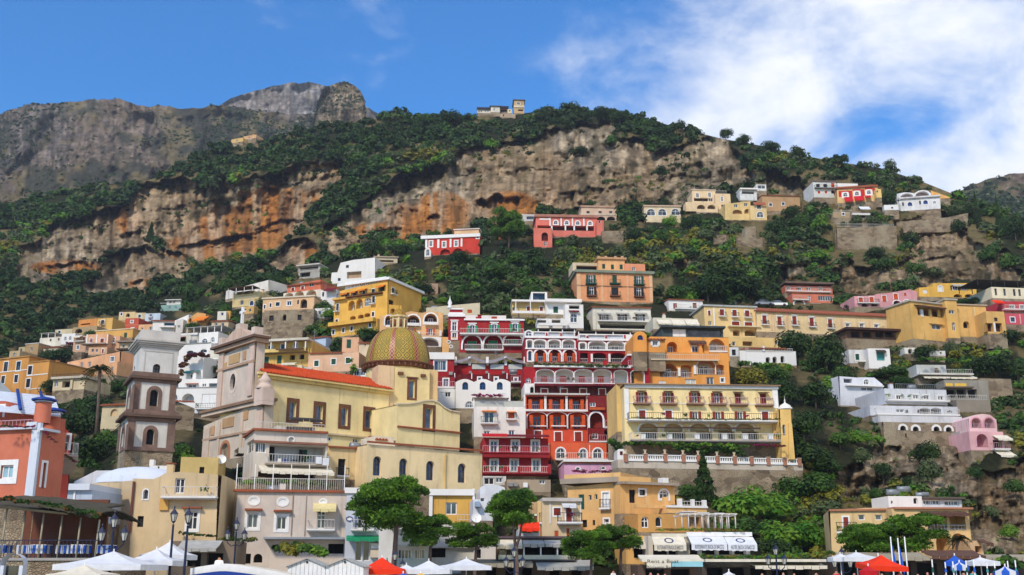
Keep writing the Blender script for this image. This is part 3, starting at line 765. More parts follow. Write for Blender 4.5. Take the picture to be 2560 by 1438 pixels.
hm=Hs('bright yellow hotel with white roof edge, arches and a rooftop name sign','hotel',216,-27,13,'#dca41e',50,300,1180,1085,
   [('wsd',300,530,50,100),('wsd',478,490,60,100),('wsd',675,455,60,100),('wsd',870,405,60,80),('hole',1055,350,110,110,dict(dp=0.5)),
    ('lg',[415,582],[712,672],132,205,dict(dp=1.4,back='white',rail=None)),('was',752,632,138,180,dict(sur=None,grid=4)),('wsd',880,592,58,155,dict(bal=(0.8,'white','iron'))),('wsd',118,758,54,155,dict(bal=(0.8,'white','iron'))),
    ('wsd',[100,868],[1050,895],52,90),('ls',[440,610,745],[975,945,912],[120,130,120][0],80,dict(rail=None,inw=0.3)),
    ('BOX','parapet',60,560,330,600,-0.9,-0.003,'#dca41e'),('SLOPE','awning',200,370,450,480,0.9,'canvaso'),('SLOPE','awning',410,545,410,440,0.9,'canvaso'),('SLOPE','awning',580,750,360,395,0.9,'canvaso'),('SLOPE','awning',980,1140,280,320,0.9,'canvaso'),
    ('BAL',130,1080,500,0.7,'#7a4a28','iron'),
    ('SIDE','R',[('wsd',1292,405,60,130,dict(bal=(0.7,'white','iron'))),('wd',1252,650,100,110,dict(gl='dark'))])],
   top=[(50,590),(160,572),(175,402),(1180,172)],short='the bright yellow hotel',fnd=1)
Hs('yellow ground floor of the hotel with a row of small white framed windows','hotel',212,-27,9,'#d6a02a',0,1085,960,1330,[('wsd',[30,240,415,805],[1275,1235,1200,1125],50,90),('BOX','terrace_front',-10,1040,940,1120,-1.2,-0.003,'#dca41e')],top=[(0,1180),(960,985)],name='ground_floor',push=False,parent=hm)
Hs('yellow annex terrace with an arch at the right of the hotel','hotel',214,24,8,'#dca41e',1180,700,1470,900,[('ahole',1290,830,110,110)],name='annex',parent=hm)
f_=hm.face('F'); a_,z_=f_.pt(690,235); mb=MB(); f_.fbox(mb,a_-5.2,a_+5.2,z_-0.75,z_+0.85,0.25,0.4,'paint'); sg_=hm.part(mb,'rooftop_sign')
text_mesh('lettering','MARGHERITA',1.3,8.4,'letters',sg_,f_.m(a_,z_,0.2),(R(90),0,0))
mb=MB(); zt_=hm.top[-1][1]; mb.box(f_.pt(160,400)[0]-0.3,hm.uR+0.5,-0.5,hm.dep+0.5,zt_+0.003,zt_+0.55,'paint'); hm.part(mb,'cornice')
reg('A')
Hs('flat roofed cream cottage between the peach strips and the tower top','house',262,-8,7,'#c8b08a',1165,610,1300,690,[('w',[1200,1255],645,22,30),('BOX','roof_slab',1150,595,1345,610,-1.0,7,'#8a7a70')],short='the flat cream cottage')
Hs('pink based cottage below the white polygonal house','house',270,2,7,'#d0a898',1500,545,1700,640,[('rc',[1535,1600],590,20,36),('w',1660,585,24,26)],short='the pink based cottage')
Hs('low white cottage under a dark canopy left of the tower top','house',250,-10,6,'#d0ccc4',1190,690,1330,770,[('hole',1260,720,100,30),('BOX','roof_slab',1150,668,1345,682,-1.0,6,'#5a4c44')],short='the dark canopy cottage')
Hs('peach lower cottage with two windows under the terrace slab','house',262,-8,6,'#cf9c74',860,655,1040,725,[('w',[900,940],685,20,30),('rc',1000,690,18,36)],short='the peach lower cottage')
Hs('tan cottage with arched door at the left end of the slope','house',262,-18,6,'#b49a70',90,690,190,765,[('wa',140,730,22,40)],short='the tan arched cottage')
Hs('cream cottage with brown roof right of the khaki cube','house',276,-14,6,'#c8b48e',420,655,560,720,[('w',[460,510],685,20,28),('TILE',412,568,635,655,0.3,4)],short='the brown roofed cottage')
reg('B')
Hs('white cottage with flat terrace left of the pergola villa','house',232,-14,7,'#d6d2cc',-10,695,190,775,[('hole',100,725,120,30,dict(back='#7a5a50')),('w',30,745,24,24)],short='the white terrace cottage')
Hs('beige cottage with sloping roof above the pergola villa','house',242,-10,6,'#c4ac88',320,585,470,640,[('w',[360,420],615,24,24),('TILE',312,478,562,585,0.3,4)],short='the beige sloping cottage')
Hs('ochre cottage tucked below the cream pergola house','house',246,-12,6,'#c69a4c',590,455,700,520,[('w',[620,665],487,20,26)],short='the ochre tucked cottage')
Hs('white cottage with grey door below the salmon house row','house',232,-8,6,'#d8d4cc',1245,470,1380,560,[('w',1290,510,26,34),('d',1345,530,24,44)],short='the white grey-door cottage')
# ------------------------------------------------------------------ the church of the tiled dome
reg('I')
BRW=dict(dp=0.5,sur='brown',sw=0.42,fr='#e8d090',plain=True,gl='glassb')
STY['ch']=BRW
church=Hs('yellow church with red tiled nave roof, green and gold tiled dome and stone facade','church',136.4,42,11,'#ecd494',48,440,1190,985,
   [('ch',[95,330,570,795,1015],[655,672,702,726,748],60,165),('BOX','cornice',10,425,1200,452,-0.35,-0.003,'#d8b860'),('BOX','cornice',0,405,1215,425,-0.6,0,'#e2c478'),
    ('BOX','string_course',22,868,1190,884,-0.25,-0.003,'#cdb690'),('w',[655,895],[925,942],50,40),('TILE',62,1210,300,405,0.6,5.2,'rooftile',2.3)],name='church',short='the church',fnd=6)
reg('H')
PK='#cbb8a2'
fac=Hs('','',134.3,-48,1.3,PK,868,810,1424,1235,
   [('BOX','pilaster',868,950,925,1235,-0.18,-0.003,'#cdb49c'),('BOX','pilaster',1370,760,1424,1150,-0.18,-0.003,'#ccaf9c'),('BOX','pilaster',1215,800,1240,1180,-0.15,-0.003,'#cdb49c'),('BOX','pilaster',1000,900,1022,1220,-0.15,-0.003,'#cdb49c'),
    ('BOX','relief_panel',1050,850,1155,940,-0.10,-0.003,'#b48a5c'),('BOX','relief_panel',1245,785,1290,870,-0.10,-0.003,'#b88a5c'),('BOX','relief_panel',940,930,972,1015,-0.10,-0.003,'#b88a5c'),
    ('ahole',1070,1165,70,150,dict(dp=0.6,sur='#b0714a',sw=0.4,back='dark')),('BOX','string_course',868,1000,1424,1020,-0.2,-0.003,'#b08c70')],
   top=[(868,928),(1424,690)],name='facade',parent=church,fnd=6)
f=fac.face('F'); H_=fac.H
mb=MB(); z_=fac.top[1][1]; mb.box(fac.uL-0.4,fac.uR+0.5,-0.7,1.5,z_+0.003,z_+0.35,'#8a6a52'); mb.box(fac.uL-0.2,fac.uR+0.3,-0.45,1.4,z_-0.45,z_,'#cdb49c'); fac.part(mb,'cornice')
up=Hs('','',133.6,-48,1.2,'#cebba8',1005,190,1350,700,
   [('wo',1143,515,52,165,dict(sur='#d8c4b4',sw=0.35,fr='shdk',dp=0.5)),('BOX','pilaster',1010,250,1050,760,-0.2,-0.003,'#ccae9a'),('BOX','pilaster',1300,130,1345,640,-0.2,-0.003,'#d2b6a4'),
    ('BOX','relief_panel',1110,250,1210,335,-0.10,-0.003,'#b8925e'),('BOX','relief_panel',1060,330,1085,400,-0.08,-0.003,'#b8925e'),('BOX','relief_panel',1245,220,1270,300,-0.08,-0.003,'#b88a64'),
    ('BOX','string_course',1005,350,1350,372,-0.25,-0.003,'#b08c70')],top=[(1005,285),(1350,105)],name='facade_gable',parent=church,push=False,fnd=1)
z_=up.top[1][1]
mb=MB(); mb.box(up.uL-0.9,up.uR+0.9,-1.0,1.5,z_+0.003,z_+0.30,'#6e5444'); mb.box(up.uL-0.5,up.uR+0.5,-0.6,1.4,z_-0.5,z_,'#b8947a'); mb.box(up.uL-0.7,up.uR+0.7,-0.8,1.45,z_+0.303,z_+0.5,'#c8b0a0'); up.part(mb,'cornice')
mb=MB(); w_=(up.uR-up.uL); n_=12; cm=(up.uL+up.uR)/2
pr_=[(cm-w_*0.33+w_*0.66*k/n_,z_+0.5+1.5*math.sin(math.pi*k/n_) ** 0.8) for k in range(n_+1)]
for (a,z),(b,y) in zip(pr_,pr_[1:]):mb.hexa([(a,-0.3,z_+0.5),(b,-0.3,z_+0.5),(b,1.0,z_+0.5),(a,1.0,z_+0.5),(a,-0.3,z),(b,-0.3,y),(b,1.0,y),(a,1.0,z)],'#c8a892')
for a in (up.uL+0.2,up.uR-0.9):mb.box(a,a+0.9,-0.4,0.8,z_+0.5,z_+1.5,'#cdb6a6')
mb.box(cm-0.6,cm+0.6,-0.2,0.9,z_+1.9,z_+2.7,'#cdb6a6'); up.part(mb,'gable_crest')
mb=MB(); q=z_+2.7
mb.box(cm-0.16,cm+0.16,0.2,0.5,q,q+2.3,'paint'); mb.box(cm-0.62,cm-0.163,0.22,0.48,q+1.5,q+1.8,'paint'); mb.box(cm+0.163,cm+0.62,0.22,0.48,q+1.5,q+1.8,'paint'); mb.box(cm-0.22,cm+0.22,0.14,0.56,q-0.2,q-0.003,'paint'); up.part(mb,'cross')
reg('H')
pier=Hs('','',128.6,-48,1.6,'#cdb4a4',1345,570,1425,690,[],name='corner_pier',parent=church,push=False,fnd=0.5)
mb=MB(); c_=(pier.uL+pier.uR)/2; mb.lathe([(1.0,0),(1.05,0.25),(0.8,0.4),(0.7,0.8),(0.85,1.0),(0.5,1.4),(0.2,1.9),(0.02,2.1)],(c_,0.8,pier.H),'#cdb4a4',12); pier.part(mb,'finial')
# ---- dome
reg('C')
DY=150.0
def build_dome():
    c=pix(994,914,DY); top=pix(994,826,DY)
    r=80.5/FPX*DY*1.01; h=top.z-c.z
    root=empty('dome',c); adopt(root,church.root)
    t=NT('dome_tiles')
    uv=t.n('ShaderNodeUVMap'); uv.uv_map='UVMap'
    sp=t.n('ShaderNodeSeparateXYZ'); t.L.new(uv.outputs[0],sp.inputs[0])
    U,V=sp.outputs[0],sp.outputs[1]
    def frac(x):return t.math('FRACT',x)
    a=t.math('MULTIPLY',U,8*3.0); b=t.math('MULTIPLY',V,6.0)
    d1=t.math('ABSOLUTE',t.math('SUBTRACT',frac(a),0.5)); d2=t.math('ABSOLUTE',t.math('SUBTRACT',frac(b),0.5))
    dd=t.math('ADD',d1,d2)
    k=frac(t.math('MULTIPLY',dd,3.0))
    col=t.mix(t.ramp(k,0.30,0.45),srgb('#5e6018'),srgb('#c4a430'))
    col=t.mix(t.ramp(k,0.74,0.82),col,srgb('#94581a'))
    col=t.mix(t.ramp(t.noise((0.8,0.8,0.8),4),0.45,0.7),col,srgb('#857422'))
    bumpn=t.n('ShaderNodeTexVoronoi'); t.L.new(t.pos((3.6,3.6,4.4)),bumpn.inputs['Vector'])
    t.L.new(col,t.b.inputs['Base Color']); t.b.inputs['Roughness'].default_value=0.42; t.bump(bumpn.outputs['Distance'],0.5,0.08)
    _M['dometile']=t.m
    t=NT('dome_rib_tiles')
    uv=t.n('ShaderNodeUVMap'); uv.uv_map='UVMap'
    sp=t.n('ShaderNodeSeparateXYZ'); t.L.new(uv.outputs[0],sp.inputs[0])
    s_=t.math('SINE',t.math('MULTIPLY',sp.outputs[1],2*math.pi*7))
    x=t.math('SUBTRACT',sp.outputs[0],0.5)
    e1=t.math('ABSOLUTE',t.math('SUBTRACT',t.math('ABSOLUTE',x),t.math('MULTIPLY',t.math('ABSOLUTE',s_),0.30)))
    col=t.mix(t.ramp(e1,0.03,0.07),srgb('#c8a078'),srgb('#7c1c10'))
    col=t.mix(t.ramp(t.math('ABSOLUTE',x),0.42,0.45),col,srgb('#c89a30'))
    t.L.new(col,t.b.inputs['Base Color']); t.b.inputs['Roughness'].default_value=0.45
    _M['domerib']=t.m
    prof=[]
    for i in range(15):
        q=i/14
        prof.append((r*math.cos(q*math.pi/2*0.86) ** 0.82,h*math.sin(q*math.pi/2) ** 1.02))
    n=64
    vs,fs,uvs=[],[],[]
    for i,(rr,z) in enumerate(prof):
        for k in range(n):
            an=2*math.pi*k/n; vs.append((rr*math.cos(an),rr*math.sin(an),z))
    for i in range(14):
        for k in range(n):
            fs.append((i*n+k,i*n+(k+1) % n,(i+1)*n+(k+1) % n,(i+1)*n+k)); uvs += [(k/n,i/14),((k+1)/n,i/14),((k+1)/n,(i+1)/14),(k/n,(i+1)/14)]
    def mk(name,vs,fs,uvs,m):
        me=bpy.data.meshes.new(name); me.from_pydata(vs,[],fs); me.materials.append(M(m))
        l=me.uv_layers.new(name='UVMap'); l.data.foreach_set('uv',[x for p in uvs for x in p]); me.polygons.foreach_set('use_smooth',[True]*len(fs))
        o=bpy.data.objects.new(name,me); COL.objects.link(o); o.parent=root; return o
    mk('dome_shell',vs,fs,uvs,'dometile')
    for j in range(8):
        a0=R(-90-4)+j*math.pi/4; hw=0.085
        vs,fs,uvs=[],[],[]
        for i,(rr,z) in enumerate(prof):
            for s_ in (-1,1):
                q=a0+s_*hw*(0.75+0.25*(1-i/14))*(1 if i<11 else 1.5); vs.append(((rr+0.07)*math.cos(q),(rr+0.07)*math.sin(q),z+0.03))
        for i in range(14):fs.append((2*i,2*i+1,2*i+3,2*i+2)); uvs += [(0,i/14),(1,i/14),(1,(i+1)/14),(0,(i+1)/14)]
        mk('dome_rib',vs,fs,uvs,'domerib')
    mb=MB(); mb.lathe([(r+0.05,-0.9),(r+0.35,-0.75),(r+0.45,-0.35),(r+0.62,-0.3),(r+0.62,-0.1),(r-0.05,0.05)],(0,0,0),'brown',48)
    for k in range(40):
        an=2*math.pi*k/40; ca,sa=math.cos(an),math.sin(an)
        mb.hexa([((r+x_)*ca-y_*sa,(r+x_)*sa+y_*ca,zz) for zz in (-0.8,-0.42) for x_,y_ in ((0.1,-0.12),(0.55,-0.12),(0.55,0.12),(0.1,0.12))],'brown')
    o=mb.build('dome_cornice',root)
    mb=MB(); mb.lathe([(r-0.1,-6.5),(r-0.1,-0.9)],(0,0,0),'#e4ca8a',24,False); mb.build('drum',root)
    zl=h-0.05; rl=r*0.235
    mb=MB(); mb.lathe([(rl*1.35,zl-0.1),(rl*1.35,zl+0.2),(rl*1.05,zl+0.25),(rl,zl+0.3),(rl,zl+1.75),(rl*1.25,zl+1.85),(rl*1.25,zl+2.1),(rl*0.9,zl+2.15)],(0,0,0),'#d6bc84',16,False)
    for k in range(8):
        an=k*math.pi/4+0.1; mb.box((rl+0.08)*math.cos(an)-0.09,(rl+0.08)*math.cos(an)+0.09,(rl+0.08)*math.sin(an)-0.09,(rl+0.08)*math.sin(an)+0.09,zl+0.3,zl+1.74,'#e2cc9a')
    lo=mb.build('lantern',root)
    for an in (-1.2,-2.0,-0.45,-2.75):
        mb=MB(); mb.tube([((rl+0.01)*math.cos(an),(rl+0.01)*math.sin(an),zl+0.45),((rl+0.01)*math.cos(an),(rl+0.01)*math.sin(an),zl+1.45)],0.2,'#7a4a34',6); mb.build('lantern_window',lo)
    mb=MB(); mb.lathe([(rl*0.95,zl+2.12),(rl*0.9,zl+2.5),(rl*0.65,zl+2.95),(rl*0.25,zl+3.2),(0.06,zl+3.35),(0.05,zl+3.8)],(0,0,0),'dometile2',14); mb.build('lantern_cap',lo)
build_dome()
reg('C')
dr=Hs('','',144.6,24,8,'#e4ca8a',352,935,735,1330,[('ch',550,1155,62,190,dict(ped=True,sw=0.28)),('BOX','corbel',400,975,455,1005,-0.3,-0.003,'brown'),('BOX','corbel',640,1000,690,1030,-0.3,-0.003,'brown')],name='drum_wall',parent=church,push=False)
Hs('','',143.0,24,3,'#d6b488',188,905,358,1345,[],name='buttress',parent=church,push=False)
Hs('','',146.6,24,3,'#d8b478',728,950,822,1340,[],name='buttress',parent=church,push=False)
reg('I')
tr=Hs('','',139.5,40,6,'#ecd698',1268,640,1832,1005,[('ch',1555,738,66,185),('BOX','tiled_ledge',1268,835,1832,848,-0.25,-0.003,'tile')],
   top=[(1268,618),(1380,616),(1450,604),(1510,588),(1580,584),(1640,606),(1690,650),(1740,676),(1832,692)],name='transept',parent=church)
mb=MB()
for (a,z),(b,y) in zip(tr.top,tr.top[1:]):mb.hexa([(a,-0.15,z+0.003),(b,-0.15,y+0.003),(b,0.5,y+0.003),(a,0.5,z+0.003),(a,-0.15,z+0.18),(b,-0.15,y+0.18),(b,0.5,y+0.18),(a,0.5,z+0.18)],'#d8c8a8')
tr.part(mb,'coping')
wing=Hs('long yellow wing with four tall arched windows below the church','house',122,36,9,'#e6cc98',1000,985,2032,1392,
   [('wa',[1090,1325,1567,1852],[1168,1188,1210,1232],76,175,dict(dp=0.5,fr='shbl')),('BOX','tiled_ledge',995,985,2040,1000,-0.3,0.0,'tile'),('BOX','drainpipe',1690,1060,1700,1380,-0.15,-0.003,'#d8b460')],
   top=[(1000,972),(2032,1062)],short='the yellow arched wing',fnd=6)
Hs('low yellow house with one dark door and small balcony left of the arched wing','house',119.5,30,7,'#dec28a',652,1000,1005,1290,[('d',770,1180,66,150,dict(bal=(0.6,'white','iron'))),('BOX','tiled_ledge',645,998,1010,1012,-0.3,0,'tile')],short='the low yellow door house',fnd=6)
Hs('small white roof terrace house with red sloping roof above the arched wing','house',127,32,4,'#d8c8b0',1065,905,1250,985,[('d',1248,960,20,40),('TILE',1070,1180,890,930,0.2,2)],short='the roof terrace house')
# ------------------------------------------------------------------ bell tower
reg('H')
PW='#c8c2b8'
tow=Hs('square stone bell tower with pale panels and brown corner pilasters','bell tower',113,27,5.6,PW,140,850,592,1140,
   [('was',362,1030,72,150,dict(sur='brown2',sw=0.38,dp=0.6,gl='dark',fr='shdk')),('BOX','pilaster',140,880,212,1140,-0.10,-0.003,'brown2'),('BOX','pilaster',520,880,592,1140,-0.10,-0.003,'brown2'),('BOX','base_band',140,1130,592,1165,-0.12,-0.003,'brown2'),('BOX','top_band',140,845,592,890,-0.12,-0.003,'brown2'),
    ('SIDE','L',[('was',104,1035,22,170,dict(sur='brown2',sw=0.5,dp=0.6,gl='dark')),('BOX','pilaster',135,920,152,1150,-0.1,-0.003,'brown2'),('BOX','pilaster',60,930,76,1160,-0.1,-0.003,'brown2')])],name='bell_tower',short='the bell tower',fnd=14)
t2=Hs('','',113.2,27,5.5,PW,200,490,602,800,
   [('was',398,660,78,160,dict(sur='brown2',sw=0.38,dp=0.6,gl='dark',fr='shdk')),('BOX','pilaster',200,515,262,790,-0.10,-0.003,'brown2'),('BOX','pilaster',542,515,602,800,-0.10,-0.003,'brown2'),('BOX','top_band',200,485,602,520,-0.12,-0.003,'brown2'),('BOX','base_band',200,775,602,805,-0.12,-0.003,'brown2'),
    ('SIDE','L',[('was',162,680,24,170,dict(sur='brown2',sw=0.45,dp=0.6,gl='dark')),('BOX','pilaster',190,550,205,780,-0.1,-0.003,'brown2')])],name='belfry_tier',parent=tow,push=False,fnd=0)
t3=Hs('','',113.6,27,5.2,'#c9c6c0',262,190,618,475,[('wa',422,390,72,100,dict(dp=0.6,gl='glass',fr='shdk')),('SIDE','L',[('wa',212,390,12,60,dict(dp=0.4,gl='dark'))]),('BOX','panel',300,215,575,228,-0.05,-0.003,'#b8b4ae'),('BOX','panel',300,228,308,470,-0.05,-0.003,'#b8b4ae'),('BOX','panel',567,228,575,470,-0.05,-0.003,'#b8b4ae')],name='belfry_top',parent=tow,push=False,fnd=0)
for hh,e,mt,zz in ((tow,0.55,'#5e4a3e',None),(t2,0.45,'#5e4a3e',None)):
    mb=MB(); mb.box(hh.uL-e,hh.uR+e,-e,hh.dep+e,hh.H+0.002,hh.H+0.28,mt); mb.box(hh.uL-e*0.5,hh.uR+e*0.5,-e*0.5,hh.dep+e*0.5,hh.H+0.283,hh.H+0.75,'brown2'); hh.part(mb,'cornice')
mb=MB()
for k,e in enumerate((0.15,0.3,0.5,0.62)):mb.box(t3.uL-e,t3.uR+e,-e,t3.dep+e,t3.H+0.002+0.2*k,t3.H+0.2*(k+1),'#b4aea6')
mb.box(t3.uL-0.1,t3.uR+0.1,-0.1,t3.dep+0.1,t3.H+0.803,t3.H+1.9,'#c2bcb4'); t3.part(mb,'cornice')
# ------------------------------------------------------------------ the red and white hotel and its neighbours
RED='#a01c24'
STY['gs2']=dict(dp=0.2,door=True,shut='o',shm='shgr2',sur='paint',sw=0.2,fr='paint',ped=True)
STY['gc2']=dict(dp=0.2,door=True,shut='c',shm='shgr2',sur='paint',sw=0.2,fr='paint',ped=True)
STY['ino']=dict(door=True,shut='c',shm='shor',fr='shor'); STY['inoo']=dict(door=True,fr='shor',shut='o',shm='shor'); STY['ing']=dict(door=True,fr='paint'); STY['ingr']=dict(door=True,fr='paint',shut='c',shm='shgr2')
STY['lred']=dict(sh='a',log=True,dp=1.5,back=RED,rev=RED,sur='paint',sw=0.28,rail='railpink',**{'in':'ingr'})
STY['lwhite']=dict(sh='s',log=True,dp=1.8,back='white',rev='white',sur='paint',sw=0.1,rail='railpink',**{'in':'ino'})
STY['lbig']=dict(sh='s',log=True,dp=1.4,back='#b8bcc0',rev='white',sur='paint',sw=0.22,rail='rail',**{'in':'ing'})
reg('C')
Hs('peach house with wide white arched balconies behind the dome','house',186,6,9,'#dda868',210,362,880,620,
   [('lg',305,432,78,108,dict(sur='paint',sw=0.2,back='#5a4a48',rail=None)),('lg',562,432,140,120,dict(sur='paint',sw=0.25,back='#5a4a48',rail=None,inw=0.4)),('lg',748,415,135,118,dict(sur='paint',sw=0.25,back='#5a4a48',rail=None,inw=0.4)),
    ('BOX','balcony_front',490,462,628,492,-0.7,-0.5,'white'),('BOX','balcony_front',676,452,812,482,-0.7,-0.5,'white'),('BOX','balcony_front',270,485,345,508,-0.7,-0.5,'white'),('oo',[545,745],[548,548],46,70),('RAIL',600,860,560,600,-0.4,'rail'),('BOX','pier',610,552,632,602,-0.5,-0.2,'white'),('BOX','pier',838,540,862,600,-0.5,-0.2,'white')],
   top=[(210,380),(330,366),(470,350),(540,330),(610,344),(660,350),(740,328),(820,340),(880,350)],short='the peach arched-balcony house')
Hs('white arched storey with terrace piers below the peach balconies','house',182,6,8,'white',620,602,862,705,[('ahole',735,655,200,90,dict(back='#7a6258',dp=1.5))],short='the white arched storey')
Hs('apricot stair tower with two small round windows','house',180,4,6,'#e0a458',868,605,1056,800,[('wo',938,656,30,24),('wo',962,704,28,24)],short='the apricot stair tower')
Hs('beige blank house with one orange shutter behind the red hotel','house',203,2,9,'#c4b898',700,262,1268,372,[('oc',1160,332,48,36)],top=[(700,295),(940,270),(1268,242)],short='the beige blank house')
sir=Hs('deep red hotel with white trimmed arches and green shuttered doors','hotel',178,2,12,RED,1056,425,1732,770,
   [('gs2',[1187,1420,1640],[522,512,505],58,90,dict(sh='s')),('BAL',1056,1730,578,1.1,'white','rail'),('lred',1185,662,196,150),('lred',1408,660,192,150,dict(inh=0.75)),('lred',1622,635,200,120),('BOX','string_course',1060,576,1732,590,-0.15,-0.003,'paint'),
    ('BOX','cornice',1100,415,1740,432,-0.35,0.1,'paint'),('BAL',1110,1510,740,0.6,'white','rail'),('BAL',1510,1732,690,0.8,'white','rail')],name='hotel',short='the deep red hotel')
Hs('','',180,2,9,RED,934,392,1112,640,[('ws',998,492,46,92,dict(ped=True,sw=0.22)),('ws',998,590,46,60,dict(ped=True,sw=0.22)),('BOX','cornice',930,362,1112,392,-0.35,9,'paint')],name='stair_wing',parent=sir,push=False)
Hs('','',181,2,4,RED,948,310,1084,362,[('BOX','frame',940,302,1092,314,-0.2,0.2,'paint'),('BOX','frame',940,346,1092,362,-0.2,-0.003,'paint')],name='roof_block',parent=sir,push=False,fnd=0)
mb=MB(); mb.lathe([(0.45,0),(0.5,0.2),(0.25,0.5),(0.4,1.0),(0.1,1.7),(0.02,2.3)],tuple(pix(gx(950),gy(300),181)-sir.C),'paint',8); o_=mb.build('finial',sir.root); adopt(o_,sir.root); o_.location=sir.C
Hs('','',182,2,6,'white',1110,375,1545,420,[('oc',[1255,1420],[402,400],60,26)],name='roof_storey',parent=sir,push=False,fnd=0)
Hs('dark red wing with a large glazed window right of the dome','hotel',166,2,9,'#98141e',732,842,992,1022,[('ws',848,905,128,105,dict(grid=3)),('BOX','cornice',725,770,998,842,-0.3,9,'white'),('BOX','air_conditioner',940,978,980,1010,-0.6,-0.003,'grey')],short='the dark red glazed wing')
Hs('maroon narrow house with a white door and balcony beside the church drum','house',164,2,8,'#7e1a22',815,1025,1002,1150,[('dws',908,1088,54,84),('BAL',812,1002,1140,1.0,'white','railpink')],short='the maroon narrow house')
Hs('small white house with a dark square window below the maroon balcony','house',160,2,7,'white',828,1152,1004,1360,[('w',928,1212,62,52,dict(gl='dark')),('w',868,1212,40,50,dict(shut='c',shm='paint'))],short='the small white square-window house')
tent=Hs('red terrace restaurant with scalloped grey canopies between white piers','restaurant',170,2,7,'#a4121c',990,905,1742,1000,
   [('BOX','glass_screen',1185,895,1325,945,-0.15,-0.05,'lampglass'),('BOX','glass_screen',1378,895,1520,945,-0.15,-0.05,'lampglass'),('BOX','glass_screen',1570,895,1715,945,-0.15,-0.05,'lampglass')]+[('BOX','air_conditioner',x-14,970,x+14,994,-0.5,-0.003,'grey') for x in (1165,1340,1515)]+[('BOX','pier',x-14,815,x+14,905,-0.2,0.3,'white') for x in (1010,1158,1347,1540,1745)]+[('BOX','terrace_back',1010,830,1740,905,4.5,4.7,'#5a4a48')],short='the red terrace restaurant')
def tents(h,x0,x1,yt,yb,n):
    f=h.face('F'); a0,a1=f.pt(x0,yb)[0],f.pt(x1,yb)[0]; zb=f.pt((x0+x1)/2,yb)[1]; zt=f.pt((x0+x1)/2,yt)[1]
    for k in range(n):
        mb=MB(); p,q=a0+(a1-a0)*k/n,a0+(a1-a0)*(k+1)/n; m=(p+q)/2; S=8
        for j in range(S):
            u0,u1=j/S,(j+1)/S
            f0,f1=[1-abs(2*u-1) for u in (u0,u1)]; e=lambda t:t ** 1.6
            g=lambda u,ft:(p+(q-p)*u,zb+(zt-zb)*e(ft))
            (xa,za),(xb,zb_)=g(u0,f0),g(u1,f1)
            mb.hexa([(xa,-0.9,za-1.5),(xb,-0.9,zb_-1.5),(xb,4.6,zb_),(xa,4.6,za),(xa,-0.9,za-1.44),(xb,-0.9,zb_-1.44),(xb,4.6,zb_+0.06),(xa,4.6,za+0.06)],'canvasg2')
        h.part(mb,'canopy')
tents(tent,1010,1350,740,800,1); tents(tent,1350,1745,740,800,1)
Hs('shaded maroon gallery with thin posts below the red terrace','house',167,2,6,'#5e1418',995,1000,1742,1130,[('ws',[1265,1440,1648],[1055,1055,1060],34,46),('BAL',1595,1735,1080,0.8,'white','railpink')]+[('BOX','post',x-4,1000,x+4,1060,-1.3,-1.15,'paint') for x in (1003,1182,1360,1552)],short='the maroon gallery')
Hs('white house with three round-topped vaults and arched blue windows','house',158,3,9,'white',1010,1075,1592,1360,
   [('wa',[1113,1297,1478],1120,62,82,dict(dp=0.35,gl='glass',fr='shbl')),('wa',1155,1318,86,70,dict(grid=4))],
   top=[(1010,1082)]+[(1012+193*j+193*k/8,1080-32*math.sin(math.pi*k/8)) for j in range(3) for k in range(9)][1:-1]+[(1592,1082)],short='the triple vault house')
reg('D')
Hs('yellow flat roofed house with posts and terrace above the red hotel','house',201,3,9,'#d6b468',0,262,392,400,[('rc',[190,340],[338,340],36,56),('w',20,340,30,50),('BOX','roof_slab',-6,246,396,268,-1.2,9,'white'),('BOX','balcony_front',0,376,392,405,-1.3,-1.1,'white')]+[('BOX','post',x-5,268,x+5,376,-1.25,-1.1,'white') for x in (40,208,382)],short='the yellow flat-roofed house')
Hs('glass roof pavilion with white frame on the yellow flat roof','house',204,3,6,'white',222,140,408,240,[('hole',312,190,140,80,dict(back='glass',dp=0.6))],short='the glass roof pavilion',fnd=0.5)
Hs('white house with a green door and canopy roof above the terraces','house',199,4,9,'#d8d6d2',392,270,640,400,[('gc',507,345,56,74),('BOX','roof_slab',385,238,800,272,-1.3,9,'white')],short='the white green-door house')
Hs('white block house with a big arched window and upper loggia','house',196,4,9,'white',618,285,828,560,[('hole',722,315,120,42),('was',716,440,80,105,dict(grid=2)),('SLOPE','awning',655,775,355,366,0.6,'canvasm')],short='the white block house')
Hs('white stepped terraces with planted pergola left of the white block','house',194,3,7,'white',290,450,640,560,[('hole',[345,512],[490,485],100,50,dict(back='#6a6468')),('BOX','parapet',300,515,640,545,-1.2,-0.9,'white'),('BOX','post',400,465,430,520,-1.2,-0.8,'white'),('BOX','post',560,460,585,520,-1.2,-0.8,'white'),('BOX','parapet',0,385,300,410,-1.6,-1.3,'white')],short='the white stepped terraces')
mid=Hs('red hotel block of white framed arches with glazed verandas, mid-left block','hotel',170,3,10,'#9a1a26',150,668,770,955,
   [('lbig',204,745,56,92,dict(rail=None)),('lbig',[322,490,657],745,132,96),('was',207,880,44,115),('lred',[328,497,667],878,140,138,dict(rail='rail',back='#8a4a40',**{'in':'inoo'},inw=0.45)),
    ('BOX','cornice',150,655,775,678,-0.3,0.2,'paint'),('BOX','string_course',150,792,775,806,-0.2,-0.003,'paint')],name='hotel',short='the mid-left hotel block')
